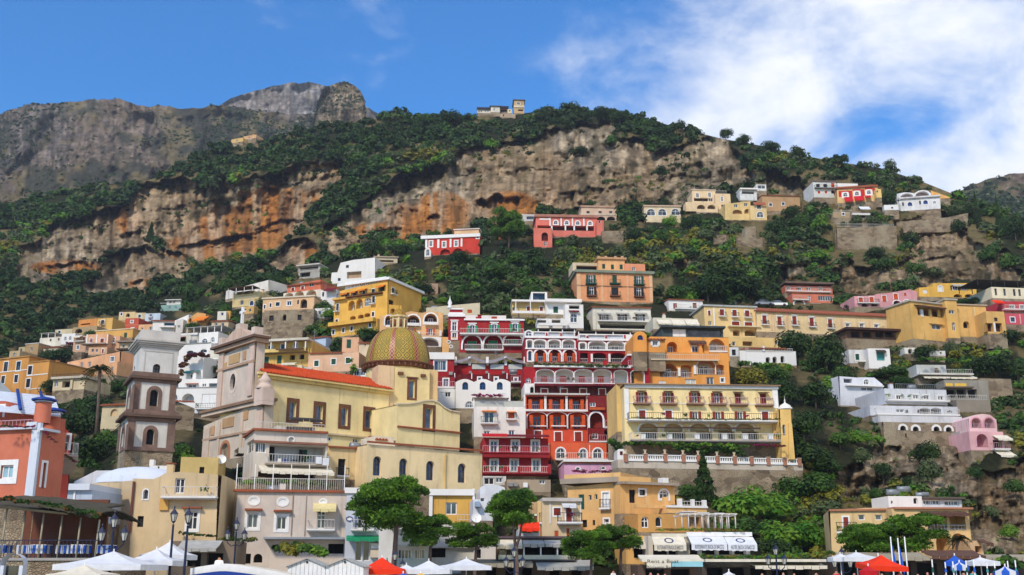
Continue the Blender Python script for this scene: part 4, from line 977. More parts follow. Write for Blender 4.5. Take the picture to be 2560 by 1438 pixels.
Hs('','',171,3,8,'white',145,598,772,668,[('hole',[318,488,650],632,132,50,dict(back='#b9c0c8',dp=0.3)),('was',195,625,74,66),('BOX','medallion',392,614,410,650,-0.12,-0.003,RED),('BOX','medallion',558,614,576,650,-0.12,-0.003,RED),('BOX','medallion',730,612,762,646,-0.12,-0.003,RED),('PERG',300,735,555,598,0.5,5,'white','canvasd',4)],name='roof_terrace',parent=mid,push=False,fnd=0)
mid2=Hs('red hotel block with wide glazed arches and big lower openings, mid-right block','hotel',168,4,10,'#9a1a26',772,695,1395,962,
   [('lbig',818,770,66,80,dict(rail=None)),('lbig',[988,1205],762,190,100),('lbig',1355,768,60,90,dict(rail=None)),('hole',[1010,1228],900,172,115,dict(sh='s',back='#4a4648',dp=1.6,rail='rail')),('hole',835,900,90,110,dict(back='#4a1c20',rail='rail')),
    ('BOX','column',912,860,935,955,-0.25,0.2,'white'),('BOX','column',1116,860,1140,955,-0.25,0.2,'white'),('BOX','cornice',772,685,1400,708,-0.3,0.2,'paint'),('BOX','string_course',772,808,1400,822,-0.2,-0.003,'paint')],name='hotel',short='the mid-right hotel block')
Hs('','',169,4,8,'white',772,628,1395,692,[('hole',[980,1195],662,190,46,dict(back='#b9c0c8',dp=0.3)),('hole',820,662,70,46,dict(back='#b9c0c8',dp=0.3)),('BOX','medallion',862,648,882,686,-0.12,-0.003,RED),('BOX','medallion',1080,642,1098,682,-0.12,-0.003,RED),('BOX','medallion',1298,640,1316,676,-0.12,-0.003,RED),('PERG',770,1385,585,630,0.5,5,'white','canvasd',4)],name='roof_terrace',parent=mid2,push=False,fnd=0)
Hs('small red corner pavilion with white balcony at the hotel end','hotel',163,4,6,'#9a1622',1340,878,1545,1010,[('wa',1392,935,36,50),('w',1482,940,34,50,dict(gl='dark')),('BAL',1340,1535,1005,0.9,'white','railpink'),('BOX','cornice',1335,862,1550,882,-0.3,6,'paint'),('RAIL',1340,1545,830,862,0.2,'rail')],short='the red corner pavilion')
row=Hs('red arcade storey of white lined loggias with orange doors','hotel',161,4,9,'#a41420',140,1018,1602,1210,
   [('lwhite',[385,607,828,1048],1122,205,165,dict(inh=0.68,inw=0.36)),('lwhite',[1262,1455],1128,[150,196][0],158,dict(**{'in':None},rail=None)),('lwhite',1455,1124,196,165,dict(**{'in':None},rail=None)) if 0 else ('wa',190,1165,60,60),('BOX','cornice',250,1005,1370,1022,-0.6,0.2,'paint'),('BAL',250,1180,1205,1.0,'white','railpink')],name='hotel',short='the red arcade storey')
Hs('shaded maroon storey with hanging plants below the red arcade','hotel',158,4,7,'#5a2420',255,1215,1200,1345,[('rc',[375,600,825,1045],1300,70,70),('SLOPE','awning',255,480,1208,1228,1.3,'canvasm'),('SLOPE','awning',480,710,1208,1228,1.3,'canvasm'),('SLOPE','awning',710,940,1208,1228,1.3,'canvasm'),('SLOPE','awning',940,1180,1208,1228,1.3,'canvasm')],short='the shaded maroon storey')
Hs('white link house with small arch left of the maroon storey','house',157,4,6,'white',145,1200,262,1330,[('ahole',232,1275,44,80)],short='the white link house')
Hs('white house with brown tiled roof, oval vents and dark shutters','house',203,5,9,'#d9d4c4',935,318,1612,580,
   [('wo',[1050,1270,1478],350,36,18),('do',[1065,1278,1485],[440,437,440],56,74),('BAL',990,1612,485,1.0,'white','rail'),('SLOPE','awning',985,1140,382,402,1.0,'canvasg'),('SLOPE','awning',1205,1350,382,396,0.8,'canvasg'),('SLOPE','awning',1415,1560,380,394,0.8,'canvasg'),('TILE',915,1618,270,318,0.4,6),('hole',1300,540,560,50,dict(back='#4a4640',dp=1.5))],short='the white oval-vent house')
Hs('low white house with canvas awnings beside the oval-vent house','house',199,6,7,'#ccc8bc',1640,440,1860,560,[('SLOPE','awning',1680,1840,455,520,1.5,'canvas'),('hole',1760,535,150,20)],short='the low white awning house')
reg('E')
Hs('low pale house under three white canvas awnings','house',197,6,7,'#c9c2ae',-30,395,430,510,[('SLOPE','awning',5,145,412,462,1.4,'canvas'),('SLOPE','awning',150,285,412,472,1.4,'canvas'),('SLOPE','awning',292,425,412,472,1.4,'canvas')],short='the three-awning house')
org=Hs('bright orange house with stacked arches and terraces','house',163,4,11,'#dd8c1e',-230,745,752,1100,
   [('lg',135,930,190,140,dict(back='#a87838',inw=0.4)),('ls',312,938,112,130,dict(back='#d8c8a8')),('ls',515,900,182,140,dict(sur='paint',sw=0.1,back='#c8c0b0')),('ls',660,925,80,110,dict(back='#d8d0c0')),('dw',557,1040,76,80),('w',65,1052,78,30,dict(shut='c',shm='paint')),('w',355,1048,110,60,dict(gl='lampglass')),('ws',683,1030,34,40),('w',-15,865,30,60),
    ('BOX','terrace_slab',-60,828,630,838,-0.9,-0.003,'#c8b08a'),('RAIL',-60,640,775,828,-0.8,'rail'),('BOX','column',225,905,248,990,-0.2,0.2,'white'),('BOX','column',385,880,410,970,-0.2,0.2,'white')],short='the bright orange house')
Hs('','',166,4,9,'#e0921e',-60,588,752,830,
   [('lg',165,690,108,110,dict(back='#c88420',rail=None)),('hole',425,690,130,100,dict(back='#c88420')),('lg',625,668,168,125,dict(back='#c8b090',inw=0.5,inx=-0.1)),('dws',402,710,66,66,dict(hole=False)),('BAL',540,725,738,0.7,'white','rail'),('SLOPE','awning',330,505,625,655,0.9,'canvasbr')],name='upper_storey',parent=org,push=False,fnd=0)
Hs('','',168,4,7,'#3e4a4c',60,500,690,590,[('hole',500,545,340,70,dict(back='glass',dp=0.3)),('w',240,545,140,78,dict(shut='c',shm='paint')),('BOX','roof_slab',50,482,700,500,-0.9,7,'#39444a')],name='glazed_roof_storey',parent=org,push=False,fnd=0)
reg('D')
Hs('','',161,4,8,'#dd8c1e',1405,640,1560,832,[('wa',1487,668,66,56,dict(gl='dark',fr='shbl'))],top=[(1405,660),(1420,620),(1450,602),(1490,596),(1530,606),(1560,640)],name='turret',parent=org,push=False)
Hs('','',162,4,8,'#dd8c1e',1560,690,1775,840,[('ws',1660,735,56,56,dict(shut='o',shm='paint')),('TILE',1555,1780,640,690,0.4,4)],name='tiled_wing',parent=org,push=False)
reg('E')
Hs('white cottage with brown tile roof and red shutters above the awnings','house',226,8,7,'white',130,205,482,320,[('rc',[197,397],[268,265],40,56),('BAL',190,440,298,0.6,'white','rail'),('TILE',122,490,178,205,0.3,4)],short='the white red-shutter cottage')
Hs('pale yellow palazzo with red shutters and three balconies','house',214,8,10,'#dcba78',500,280,1032,590,
   [('rc',547,340,26,48),('rc',[677,807,937],[338,344,350],44,72,dict(bal=(0.8,'white','iron'))),('w',555,445,34,40),('rc',[818,950],[448,455],78,40),('ls',825,545,70,60,dict(back='#8a6a40',rail=None,**{'in':None})),('ls',970,545,118,64,dict(back='#8a6a40',rail=None,**{'in':None})),('BOX','corner_strip',590,285,602,470,-0.08,-0.003,'paint'),('BOX','corner_strip',1018,285,1032,470,-0.08,-0.003,'paint'),('BOX','terrace_slab',735,480,1060,492,-1.0,-0.003,'#c8b890'),('SIDE','L',[])],cor=(0.35,0.3,'#9aa0a0'),short='the pale yellow palazzo')
lng=Hs('long pale pink and yellow terrace with white window hoods and red tiled roof','house',217,10.5,9,'#dcbe88',1030,330,2480,560,
   [('dws',[1115,1270,1423,1600,1790],[412,425,420,435,450],44,92,dict(shut='c',shm='shred',ped=True,bal=(0.6,'white','iron'))),('dws',[1970,2115,2265,2420],[490,492,502,500],40,80,dict(ped=True,gl='dark')),('BOX','pilaster',1180,330,1192,520,-0.1,-0.003,'#dba888'),('BOX','pilaster',1340,335,1352,520,-0.1,-0.003,'#dba888'),('BOX','pilaster',1900,400,1912,560,-0.1,-0.003,'#dba888'),('BOX','pilaster',2190,420,2202,560,-0.1,-0.003,'#dba888'),('TILE',1020,2500,300,352,0.5,6,'tile',2.2)],top=[(1030,322),(2480,388)],short='the long red-roofed terrace',fnd=6)
Hs('yellow ground storey with small windows below the pale yellow palazzo','house',207,8,7,'#d6b064',745,590,1310,690,[('w',[800,1235],[655,638],34,44),('hole',940,655,100,46,dict(back='#8a6a40'))],short='the yellow ground storey')
Hs('white vaulted terrace house with brown tile canopy and arched openings','house',193,4,9,'white',850,730,1440,875,[('ahole',[1220,1150],[820,825],46,66),('ahole',1300,815,40,70),('RAIL',920,1400,705,732,-0.2,'white'),('TILE',950,1340,655,705,0.3,5),('BOX','chimney',1092,680,1112,735,-0.2,0.3,'white')],short='the white vaulted terrace house')
Hs('small white porch left of the vaulted terrace house','house',192,4,6,'#d4d2d0',755,692,850,785,[('d',800,745,40,60)],short='the small white porch')
cor=Hs('coral house with white balustrades and a white arch, on the right slope','house',252,6,8,'#c8684a',1325,62,1812,135,[('w',[1360,1475,1570,1690],[82,90,92,88],40,44),('BAL',1330,1780,125,1.1,'white','rail'),('BOX','roof_slab',1310,30,1815,46,-1.0,8,'#6a5a50')],short='the coral balustrade house')
Hs('','',248,6,7,'#cc6a4c',1400,148,1830,235,[('w',[1575],[190],30,54),('w',1740,190,150,50,dict(grid=6)),('BAL',1400,1560,205,0.8,'white','rail'),('ahole',1470,235,100,50,dict(sur='paint',sw=0.3))],name='lower_storey',parent=cor)
# ------------------------------------------------------------------ right slope
reg('F')
Hs('long pink house with orange shuttered doors and white arches','house',236,5,8,'#d08c92',208,278,802,410,[('oc',[273,375,494,603],[345,340,328,310],40,56,dict(sur='paint',sw=0.12)),('wa',693,288,22,30,dict(fr='shor',gl='shor')),('BAL',235,440,370,0.7,'white','iron'),('ahole',[615,710],[365,360],70,36,dict(sur='paint',sw=0.2)),('ahole',[310,400],[388,386],60,34)],top=[(208,305),(410,298),(412,286),(550,272),(740,240),(802,262)],cor=None,short='the long pink house')
Hs('yellow villa with white windows and low arches above the ochre villa','house',240,5,9,'#dfa820',820,190,1362,315,[('w',880,262,42,34,dict(shut='c',shm='paint')),('was',1025,232,40,50,dict(shut='c',shm='paint')),('hole',1200,228,160,44,dict(back='#c8a858')),('w',[1165,1250],228,50,40,dict(hole=False)),('ahole',[1190,1295],300,78,30),('SLOPE','awning',1130,1310,196,212,0.7,'canvasg')],top=[(820,225),(955,215),(958,182),(1362,182)],short='the yellow villa')
Hs('cream house with tall dark windows under a dark roof canopy','house',226,8,10,'#ddd2b0',1512,225,1900,330,[('wd',[1550,1633,1725,1775,1850],[265,268,270,272,275],24,64),('PERG',1390,1900,150,205,0.5,8,'iron','canvasd',5)],short='the cream dark-canopy house')
Hs('red and pink house with white balconies at the right edge','house',214,6,9,'#b8303c',1600,355,1900,450,[('ws',[1705,1800],412,40,40),('BAL',1610,1900,435,0.9,'white','rail'),('SLOPE','awning',1500,1600,345,375,1.2,'canvasr')],short='the red and pink house')
Hs('crimson house with one white framed window, right edge below the balconies','house',210,6,8,'#c4485a',1640,470,1900,575,[('ws',1708,526,40,42,dict(fr='shbl')),('BOX','corner_strip',1775,475,1785,570,-0.06,-0.003,'#d89a98')],short='the crimson house')
och=Hs('ochre villa with a columned loggia, tower and blank left wall','house',204,22,7,'#d8a446',758,375,1085,720,[('hole',940,462,260,70,dict(back='#7a5228',dp=1.8)),('BOX','column',838,430,862,500,-0.1,0.25,'white'),('BOX','column',918,430,940,500,-0.1,0.25,'#d8a446'),('BOX','column',1000,430,1020,500,-0.1,0.25,'#d8a446'),('w',987,597,84,46,dict(hood=(0.4,'#b8934c'))),('SLOPE','awning',775,1040,400,415,1.2,'canvasbr')],cor=(0.3,0.3,'#a8a090'),short='the ochre villa',fnd=5)
Hs('','',204.5,10,9,'#dba748',1085,345,1195,700,[('w',1132,455,54,36),('wa',1153,592,32,78,dict(gl='dark'))],cor=(0.3,0.2,'#a8a090'),name='tower_wing',parent=och)
Hs('','',207,8,8,'#d8a650',1195,395,1470,690,[('ahole',1270,575,58,66),('BOX','pilaster',1350,410,1362,660,-0.1,-0.003,'#e0c48a')],cor=(0.25,0.25,'#b09a80'),name='east_wing',parent=och)
Hs('ochre terrace house with dark openings and white columns, far right','house',203,6,7,'#d4a24c',1465,450,1640,660,[('hole',[1420+70,1575],600,70,80,dict(back='#4a2820')),('wd',1550,525,34,34),('BOX','column',1530,555,1545,645,-0.1,0.2,'white')],short='the ochre terrace house')
Hs('small cream house with awnings at the end of the red-roofed terrace','house',210,12,6,'#d8b67c',500,590,770,700,[('wd',640,640,30,40),('SLOPE','awning',640,765,675,708,1.2,'canvas')],short='the small cream awning house')
Hs('dark timber pergola house with tile edge below the red-roofed terrace','house',206,10,7,'#6a4a38',130,640,600,710,[('hole',[220,330,450,540],670,80,50),('BOX','roof_slab',100,620,620,640,-1.5,7,'#4a3028')],short='the dark pergola house')
Hs('white house with teal balcony window and green shutters, among trees','house',190,4,9,'white',345,800,552,990,[('hole',460,868,78,92,dict(back='teal',dp=0.4)),('SLOPE','awning',410,500,815,832,0.6,'canvasd')],short='the white teal-window house')
Hs('white low house with two green shutters behind the teal-window house','house',192,4,8,'#d0d0cc',160,812,345,940,[('gs',[240,330],[880,866],38,58),('BOX','terrace_slab',240,920,370,934,-0.9,-0.003,'white')],short='the white green-shutter house')
Hs('tiny white shed with two dark windows in the right hand gardens','shed',197,0,4,'#cfccc4',925,822,1072,868,[('wd',[1030],[842],16,22)],name='shed',short='the tiny white shed')
Hs('tiny white arched shelter under the dark pine on the right slope','shed',199,0,4,'#d0ccc0',685,792,800,850,[('ahole',740,825,40,46)],name='shed',short='the tiny arched shelter')
Hs('pale terrace house under a green vine pergola with a wooden door','house',182,3,7,'#b4b8b4',800,955,1080,1055,[('wa',990,1010,42,56,dict(gl='wood',fr='wood')),('RAIL',805,1290,1010,1050,-1.5,'rail'),('BOX','terrace_slab',795,1050,1300,1062,-1.6,3,'#c8c4bc'),('SLOPE','awning',830,1075,1058,1085,1.6,'canvas'),('SLOPE','awning',1080,1330,1060,1090,1.6,'canvas')],short='the vine pergola house')
Hs('dark open terrace with posts and towels below the vine pergola','house',178,3,6,'#8a8478',1070,1100,1480,1290,[('hole',[1130,1225,1330],1225,90,80),('RAIL',1090,1450,1245,1290,-0.6,'rail'),('BOX','towel',1075,1128,1140,1165,-0.1,-0.04,'canvasy'),('BOX','towel',1160,1130,1270,1170,-0.1,-0.04,'canvasy'),('BOX','roof_slab',1060,1165,1320,1178,-0.9,3,'#6a5a50')],short='the open towel terrace')
Hs('white vaulted house with a wide blue-grey window on the right','house',174,12,8,'#d2d4da',70,1090,480,1345,[('w',333,1182,116,34),('was',325,1116,50,50),('BOX','terrace_slab',120,1150,470,1162,-0.7,-0.003,'white'),('hole',150,1105,80,40,dict(back='#6a7484'))],top=[(70,1062),(230,1075),(300,1072),(400,1075),(480,1140)],short='the white vaulted house')
grw=Hs('large pale grey house with roof rail and stacked terraces on the right cliff','house',162,8,10,'#c6c8cc',500,1185,1085,1330,[('ws',[632,793,893,1027],[1262,1258,1262,1268],52,40),('RAIL',610,1065,1135,1185,0.2,'metal'),('BAL',500,1085,1296,1.0,'white','rail')],short='the large pale grey house')
Hs('','',158,6,8,'#c2c4ca',360,1345,1190,1440,[('ls',[880,985],1395,100,70,dict(back='#6a6066')),('w',645,1390,74,30),('ahole',[710,820],1395,30,36),('BAL',400,1180,1428,1.0,'white','rail')],name='lower_storey',parent=grw)
Hs('','',156,6,8,'#c4c4c6',440,1440,1230,1500,[],name='base_storey',parent=grw)
reg('M')
Hs('stone cliff base with four dark arched openings under the pale grey house','retaining wall',155,6,8,'stone',1235,30,1955,195,[('ahole',[1420,1540,1735,1850],[8+30,15+30,15+30,20+30],56,42,dict(sur='white',sw=0.3)),('wd',1450,110,16,40)],name='retaining_wall',short='the stone cliff base',top=[(1235,-20),(1955,30)])
pk=Hs('pink cliff house with a big arch and cream awnings, far right','house',150,6,7,'#d8a0a4',2050,72,2372,250,[('ahole',2165,155,104,120,dict(back='#b06a78',dp=1.4,sur='#d89aa4')),('hole',2315,190,90,80),('SLOPE','awning',2262,2400,110,152,1.4,'canvas'),('SLOPE','awning',2270,2420,250,310,1.8,'canvas'),('BAL',2250,2400,238,1.0,'white','railpink')],short='the pink cliff house')
Hs('','',152,6,6,'#dcb4b4',2040,-75,2300,72,[('lg',[2110,2230],-10,90,90,dict(sur='#cc8a98',back='#d8c0c4',rail='railpink'))],top=[(2040,-50),(2100,-85),(2170,-95),(2240,-85),(2300,-40)],name='upper_storey',parent=pk)
Hs('grey side house between the stone base and the pink cliff house','house',153,6,6,'#aaa49c',1965,70,2052,260,[('w',2050-20,185,26,60)],short='the grey side house')
# ------------------------------------------------------------------ lower middle
reg('N')
Hs('white house with tile hooded windows and a bougainvillea terrace on its roof','house',146,4,9,'#dcd8d0',100,548,615,850,
   [('w',250,655,98,110,dict(hood=(0.6,'canvaso'),bal=(0.8,'white','iron'))),('oc',472,640,62,62,dict(hood=(0.6,'canvaso'),bal=(0.8,'white','iron'))),('w',[228,475],[812,806],60,50),('RAIL',108,610,488,548,0.1,'lampglass','lampglass'),('BOX','pergola_beam',85,448,450,460,-0.4,3,'white'),('BOX','post',92,460,104,548,-0.1,0.1,'white'),('BOX','post',596,430,612,548,-0.1,0.2,'white')],short='the white hooded house')
STY['ob']=dict(sh='s',log=True,dp=1.0,back='#c8481c',rev='#c8481c',sur='paint',sw=0.12,rail='iron',**{'in':'inoo'})
onr=Hs('vermilion house of stacked arched bays with white frames and orange shutters','house',150,3,10,'#c8421c',618,432,1246,912,
   [('ob',[728,930,1135],685,192,165,dict(inw=0.4,inh=0.82)),('ls',[716,920,1122],512,[180,180][0],130,dict(sh='r',back='#8a2c18',rev='#8a2c18',dp=1.2,rail='railpink',**{'in':'inoo'},inw=0.42,inh=0.8)),
    ('BOX','floor_slab',612,578,1250,598,-0.5,-0.003,'white'),('BOX','roof_slab',612,420,1250,436,-0.8,8,'#b8b4ae'),('BOX','column',800,440,822,578,-0.25,0.15,'white'),('BOX','column',1012,440,1034,578,-0.25,0.15,'white'),('BOX','column',1222,440,1244,578,-0.25,0.15,'white'),
    ('rc',[740,940,1140],[835,845,845],66,90),('BOX','ledge',655,738,820,748,-0.5,-0.003,'white'),('BOX','ledge',870,738,1020,748,-0.5,-0.003,'white'),('BOX','ledge',1070,738,1210,748,-0.5,-0.003,'white')],short='the vermilion house')
Hs('','',149,3,8,'#7c1c1c',1246,440,1552,900,[('ahole',1320,682,128,150,dict(sur='paint',sw=0.25,back='#8a2a20',dp=1.2)),('w',1285,525,60,44),('wa',1478,575,56,76,dict(sur='paint',sw=0.15)),('BOX','flower_box',1250,558,1405,582,-0.4,-0.003,'pot'),('BAL',1400,1560,755,1.0,'white','railpink'),('hole',1470,830,140,90),('w',1310,840,60,60,dict(gl='dark')),('BAL',1246,1420,895,0.8,'white','railpink')],name='side_wing',parent=onr)
Hs('','',146,3,8,'#d8501a',868,908,1424,1080,[('was',965,1012,86,105),('wa',1190,1015,72,95,dict(sur='paint',sw=0.15)),('was',1335,1014,90,100),('BAL',910,1530,1075,0.9,'white','rail'),('BOX','drainpipe',1252,930,1258,1050,-0.12,-0.003,'paint')],name='lower_storey',parent=onr)
Hs('crimson palazzo with white doors, long balconies and a curved canopy','house',140,5,9,'#a01a24',188,860,842,1240,
   [('dws',[298,512,712],946,70,118),('dws',[300,500,720],1135,70,118),('BAL',182,845,1010,1.1,'#8a1420','railpink'),('BAL',186,862,1212,1.1,'#8a1420','rail'),('BOX','shade_band',186,1030,842,1062,-1.0,-0.003,'#8a1a20'),('BOX','pier',386,1150,412,1212,-1.1,-0.9,'#a01a24'),('BOX','pier',530,1150,556,1212,-1.1,-0.9,'#a01a24'),('BOX','pier',830,1130,858,1212,-1.1,-0.9,'#a01a24'),('SLOPE','canopy',182,430,828,858,1.2,'canvasc'),('SLOPE','canopy',430,842,838,860,1.2,'canvasm')],short='the crimson palazzo')
Hs('lilac pink house with two oval windows and a white roof edge','house',136,3,8,'#d294b4',1000,1112,1538,1290,[('wo',[1138,1390],[1166,1162],40,26),('BOX','roof_edge',990,1082,1545,1100,-0.4,8,'white'),('BOX','tiled_ledge',985,1100,1545,1114,-0.25,0,'tile')],short='the lilac house')
Hs('grey annex with air conditioners under the crimson palazzo','house',134,5,6,'#a08c74',430,1275,865,1400,[('BOX','air_conditioner',440,1308,485,1345,-0.5,-0.003,'grey'),('BOX','air_conditioner',495,1308,535,1345,-0.5,-0.003,'grey'),('BOX','air_conditioner',588,1308,632,1355,-0.5,-0.003,'paint'),('w',780,1300,60,40)],short='the grey annex')
Hs('glazed white porch under the crimson palazzo balcony','house',137.5,5,5,'#c8c4bc',188,1240,420,1330,[('w',250,1290,100,70,dict(gl='dark')),('w',350,1280,70,50)],short='the glazed white porch')
# ------------------------------------------------------------------ the big yellow hotel
reg('O')
STY['hr']=dict(dp=0.25,door=True,shut='o',shm='shred',fr='paint',hood=(0.9,'canvasbr'),bal=(0.75,'#8a6a50','railpink',0.75))
STY['hrc']=dict(STY['hr'],shut='c',fr='shred')
STY['arc']=dict(sh='a',log=True,dp=0.8,back='#c8b890',sur='paint',sw=0.22)
big=Hs('large yellow hotel with red shutters, hooded balconies and white arches','hotel',133,4,12,'#eed594',282,232,2062,870,
   [('hr',[480,787,1095,1353],[345,350,350,355],66,130),('hrc',[1598,1892],[360,365],72,130),('rc',[490,797,1915],[550,553,565],74,115),('ro',[1105,1370,1625],[560,562,560],66,110),
    ('BOX','eaves',262,196,2080,206,-0.6,12,'#9a7a5c'),('BOX','frieze',282,206,2062,240,-0.25,-0.003,'paint'),('BOX','quoin',285,240,335,590,-0.1,-0.003,'paint'),('BOX','quoin',2000,240,2062,470,-0.1,-0.003,'paint'),('BOX','string_course',335,412,2000,420,-0.06,-0.003,'paint'),
    ('BAL',310,2080,620,1.6,'paint','iron'),('arc',[560,848,1150,1420,1680],[690,692,692,690,690],215,95),('hole',[570,900,1210,1470,1745],[785,790,790,785,790],190,110,dict(back='glass',dp=1.0)),
    ('BOX','awning_rail',470,700,1830,712,-1.2,-0.8,'canvasbr'),('BAL',330,2130,858,2.2,'#9a9088','rail')]+[('BOX','planter',x-27,785,x+27,848,-2.0,-1.4,'paint') for x in (470,767,1087,1402,1635,1927)]+[('BOX','wall_pier',2000,640,2120,850,-0.5,-0.003,'#e0b060')],name='hotel',short='the large yellow hotel',fnd=8)
Hs('','',131.5,4,6,'#e2b65c',2095,640,2225,1075,[('wa',2135,720,36,130)],top=[(2085,480),(2212,480)],name='corner_tower',parent=big)
tw=pix(gx(2148),gy(480),133.5)
mb=MB(); mb.lathe([(1.75,0),(1.75,0.35),(1.5,0.45),(1.35,0.8),(0.8,1.15),(0.3,1.4),(0.12,1.8),(0.2,2.0),(0.05,2.5),(0.01,3.2)],(0,0,0),'white',16); o_=mb.build('cupola'); o_.location=tw; o_.scale=(0.5,0.5,0.55); adopt(o_,big.root)
mb=MB(); w0=pix(gx(2225),gy(640),131.2); w1=pix(gx(2262),gy(1060),131.2); w2=pix(gx(2190),gy(1060),131.2); w3=pix(gx(2190),gy(640),131.2)
mb.hexa([tuple(p) for p in (w2,w1,w1+Vector((0,3,0)),w2+Vector((0,3,0)),w3,w0,w0+Vector((0,3,0)),w3+Vector((0,3,0)))],'#e2b65c'); o_=mb.build('buttress'); adopt(o_,big.root)
Hs('','',134.5,4,8,'#e0b866',196,190,282,740,[('BOX','eaves',190,178,292,192,-0.3,1,'#9a7a5c')],name='side_strip',parent=big)
Hs('','',137,4,6,'#c8a454',300,880,2180,1075,[('gc',[1818,1985],[985,990],60,95,dict(shut='o')),('hole',[480,700,620],[960,955,965],60,80),('hole',[950,1150,1400,1600],975,120,80)],name='ground_storey',parent=big,push=True)
bal=Hs('pale retaining wall with white balustrade and brick piers below the large hotel','terrace wall',130,9,3,'#b8aa98',205,1080,2350,1175,[],name='terrace_wall',short='the balustrade wall',top=[(205,1062),(960,1062),(1500,1098),(2350,1110)],fnd=5)
def balustrade():
    f=bal.face('F')
    xs=[300,525,755,965,1140,1360,1560,1755,1950,2140,2310]
    ys=[1062,1062,1062,1068,1075,1085,1090,1096,1100,1105,1112]
    for x,y in zip(xs,ys):
        a,z=f.pt(x,y); mb=MB(); f.fbox(mb,a-0.24,a+0.24,z-0.3,z+0.62,-0.2,0.2,'#a06a50'); f.fbox(mb,a-0.26,a+0.26,z+0.623,z+0.7,-0.26,0.26,'#b8a08a'); o=bal.part(mb,'brick_pier')
        if x<1700:
            mb=MB(); mb.lathe([(0.1,0),(0.16,0.08),(0.08,0.15),(0.22,0.4),(0.24,0.48)],f.m(a,z+0.7,0),'#c8b090',8); bal.part(mb,'urn',o)
    for (x0,y0),(x1,y1) in zip(list(zip(xs,ys)),list(zip(xs,ys))[1:]):
        a0,z0=f.pt(x0,y0); a1,z1=f.pt(x1,y1); a0 += 0.22; a1 -= 0.22; z=(z0+z1)/2
        mb=MB(); f.fbox(mb,a0,a1,z+0.45,z+0.56,-0.13,0.13,'paint'); f.fbox(mb,a0,a1,z-0.2,z+0.08,-0.13,0.13,'paint')
        n=max(3,int((a1-a0)/0.26))
        for k in range(n):
            a=a0+(k+0.5)*(a1-a0)/n; f.fbox(mb,a-0.06,a+0.06,z+0.08,z+0.45,-0.06,0.06,'paint')
        bal.part(mb,'balustrade')
balustrade()
reg('N')
Hs('small white shrine hut with a dark niche at the wall end','hut',129,4,2.5,'white',1530,985,1608,1130,[('hole',1572,1012,30,40,dict(back='canvasm',dp=0.2))],name='hut',short='the white shrine hut',top=[(1530,985),(1545,970),(1590,970),(1608,985)])
# ------------------------------------------------------------------ lower front, right of the church
reg('L')
buc=Hs('apricot corner house with grey eaves, green and white shutters','house',111,-28,11,'#dca75c',250,500,806,960,
   [('gc',398,660,60,160,dict(shut='c')),('dws',658,640,66,160,dict(shut='c',shm='paint',bal=(0.5,'white','iron'))),('w',[490,553],[613,606],30,56),('ws',665,862,50,42),('wd',530,880,26,56),('d',432,890,50,80)],top=[(250,505),(806,448)],short='the apricot corner house',fnd=8)
z_=buc.top[1][1]; mb=MB(); mb.box(buc.uL-0.5,buc.uR+0.6,-0.7,11,z_-0.02,z_+0.5,'#9a8c7c'); mb.box(buc.uL-0.2,buc.uR+0.3,-0.3,11,z_+0.503,z_+0.95,'#d8a860'); buc.part(mb,'eaves')
bw=Hs('','',110,24,9,'#d9a355',808,470,1392,790,
   [('d',940,600,66,140),('wsd',[937,1045],[560,556],60,60,dict(hole=False)) if 0 else ('wsd',1045,560,62,60),('was',1275,580,96,96),('BOX','eaves',800,455,1400,482,-0.7,8,'#9a8c7c'),('BOX','roof_parapet',800,395,1130,455,-0.1,6,'#dca75c'),('BOX','pier',928,615,975,715,-2.8,-2.5,'#dca75c'),('BOX','pier',1115,625,1168,715,-2.8,-2.5,'#dca75c'),('BOX','pier',1270,640,1305,715,-2.8,-2.5,'#dca75c'),('BOX','terrace_front',810,710,1330,745,-3.0,-2.6,'#dca75c'),('BOX','chimney',1320,395,1380,458,1,2,'white')],name='street_wing',parent=buc,fnd=8)
Hs('','',107,20,5,'#d8a860',1320,700,1732,780,[('BOX','coping',1310,700,1735,722,-0.15,0.3,'white'),('BOX','pier',1430,625,1466,705,-0.1,0.3,'white'),('BOX','pier',1570,632,1598,705,-0.1,0.3,'white'),('BOX','pier',1690,640,1725,705,-0.1,0.3,'white'),('RAIL',1466,1690,650,700,0.1,'rail')],name='terrace',parent=buc,fnd=3)
ter=Hs('ochre restaurant storey with dark doors under a cane pergola','restaurant',106,14,7,'#c08a3c',1000,790,1700,985,[('wa',1075,875,80,120,dict(gl='dark')),('wa',1220,870,70,110,dict(gl='dark')),('hole',1600,870,120,100)],short='the ochre restaurant storey',fnd=4)
def pergola(name,label,x0,x1,yt,yb,Y0,dep,n,slope=0.0,cat='pergola'):
    a=pix(gx(x0),gy(yb),Y0); b=pix(gx(x1),gy(yb),Y0); zt=pix(gx((x0+x1)/2),gy(yt),Y0).z
    root=empty(name,a); tag(root,label,cat); L=b.x-a.x
    for k in range(n):
        x=L*k/(n-1)
        for y in (0,dep):
            mb=MB(); mb.tube([(x,y,0),(x,y,zt-a.z)],0.06,'rail',5); mb.build('post',root)
        mb=MB(); mb.box(x-0.05,x+0.05,-0.3,dep+0.2,zt-a.z,zt-a.z+0.1,'rail'); mb.build('beam',root)
    for y in (0,dep):mb=MB(); mb.box(-0.2,L+0.2,y-0.05,y+0.05,zt-a.z+0.103,zt-a.z+0.2,'rail'); mb.build('rail',root)
    return root
pg=pergola('pergola','white pole pergola along the restaurant roof terrace',1470,2040,805,940,100,4,9)
PGH=pix(gx(1750),gy(805),100).z-pix(gx(1750),gy(940),100).z
PGL=pix(gx(2040),gy(940),100).x-pix(gx(1470),gy(940),100).x
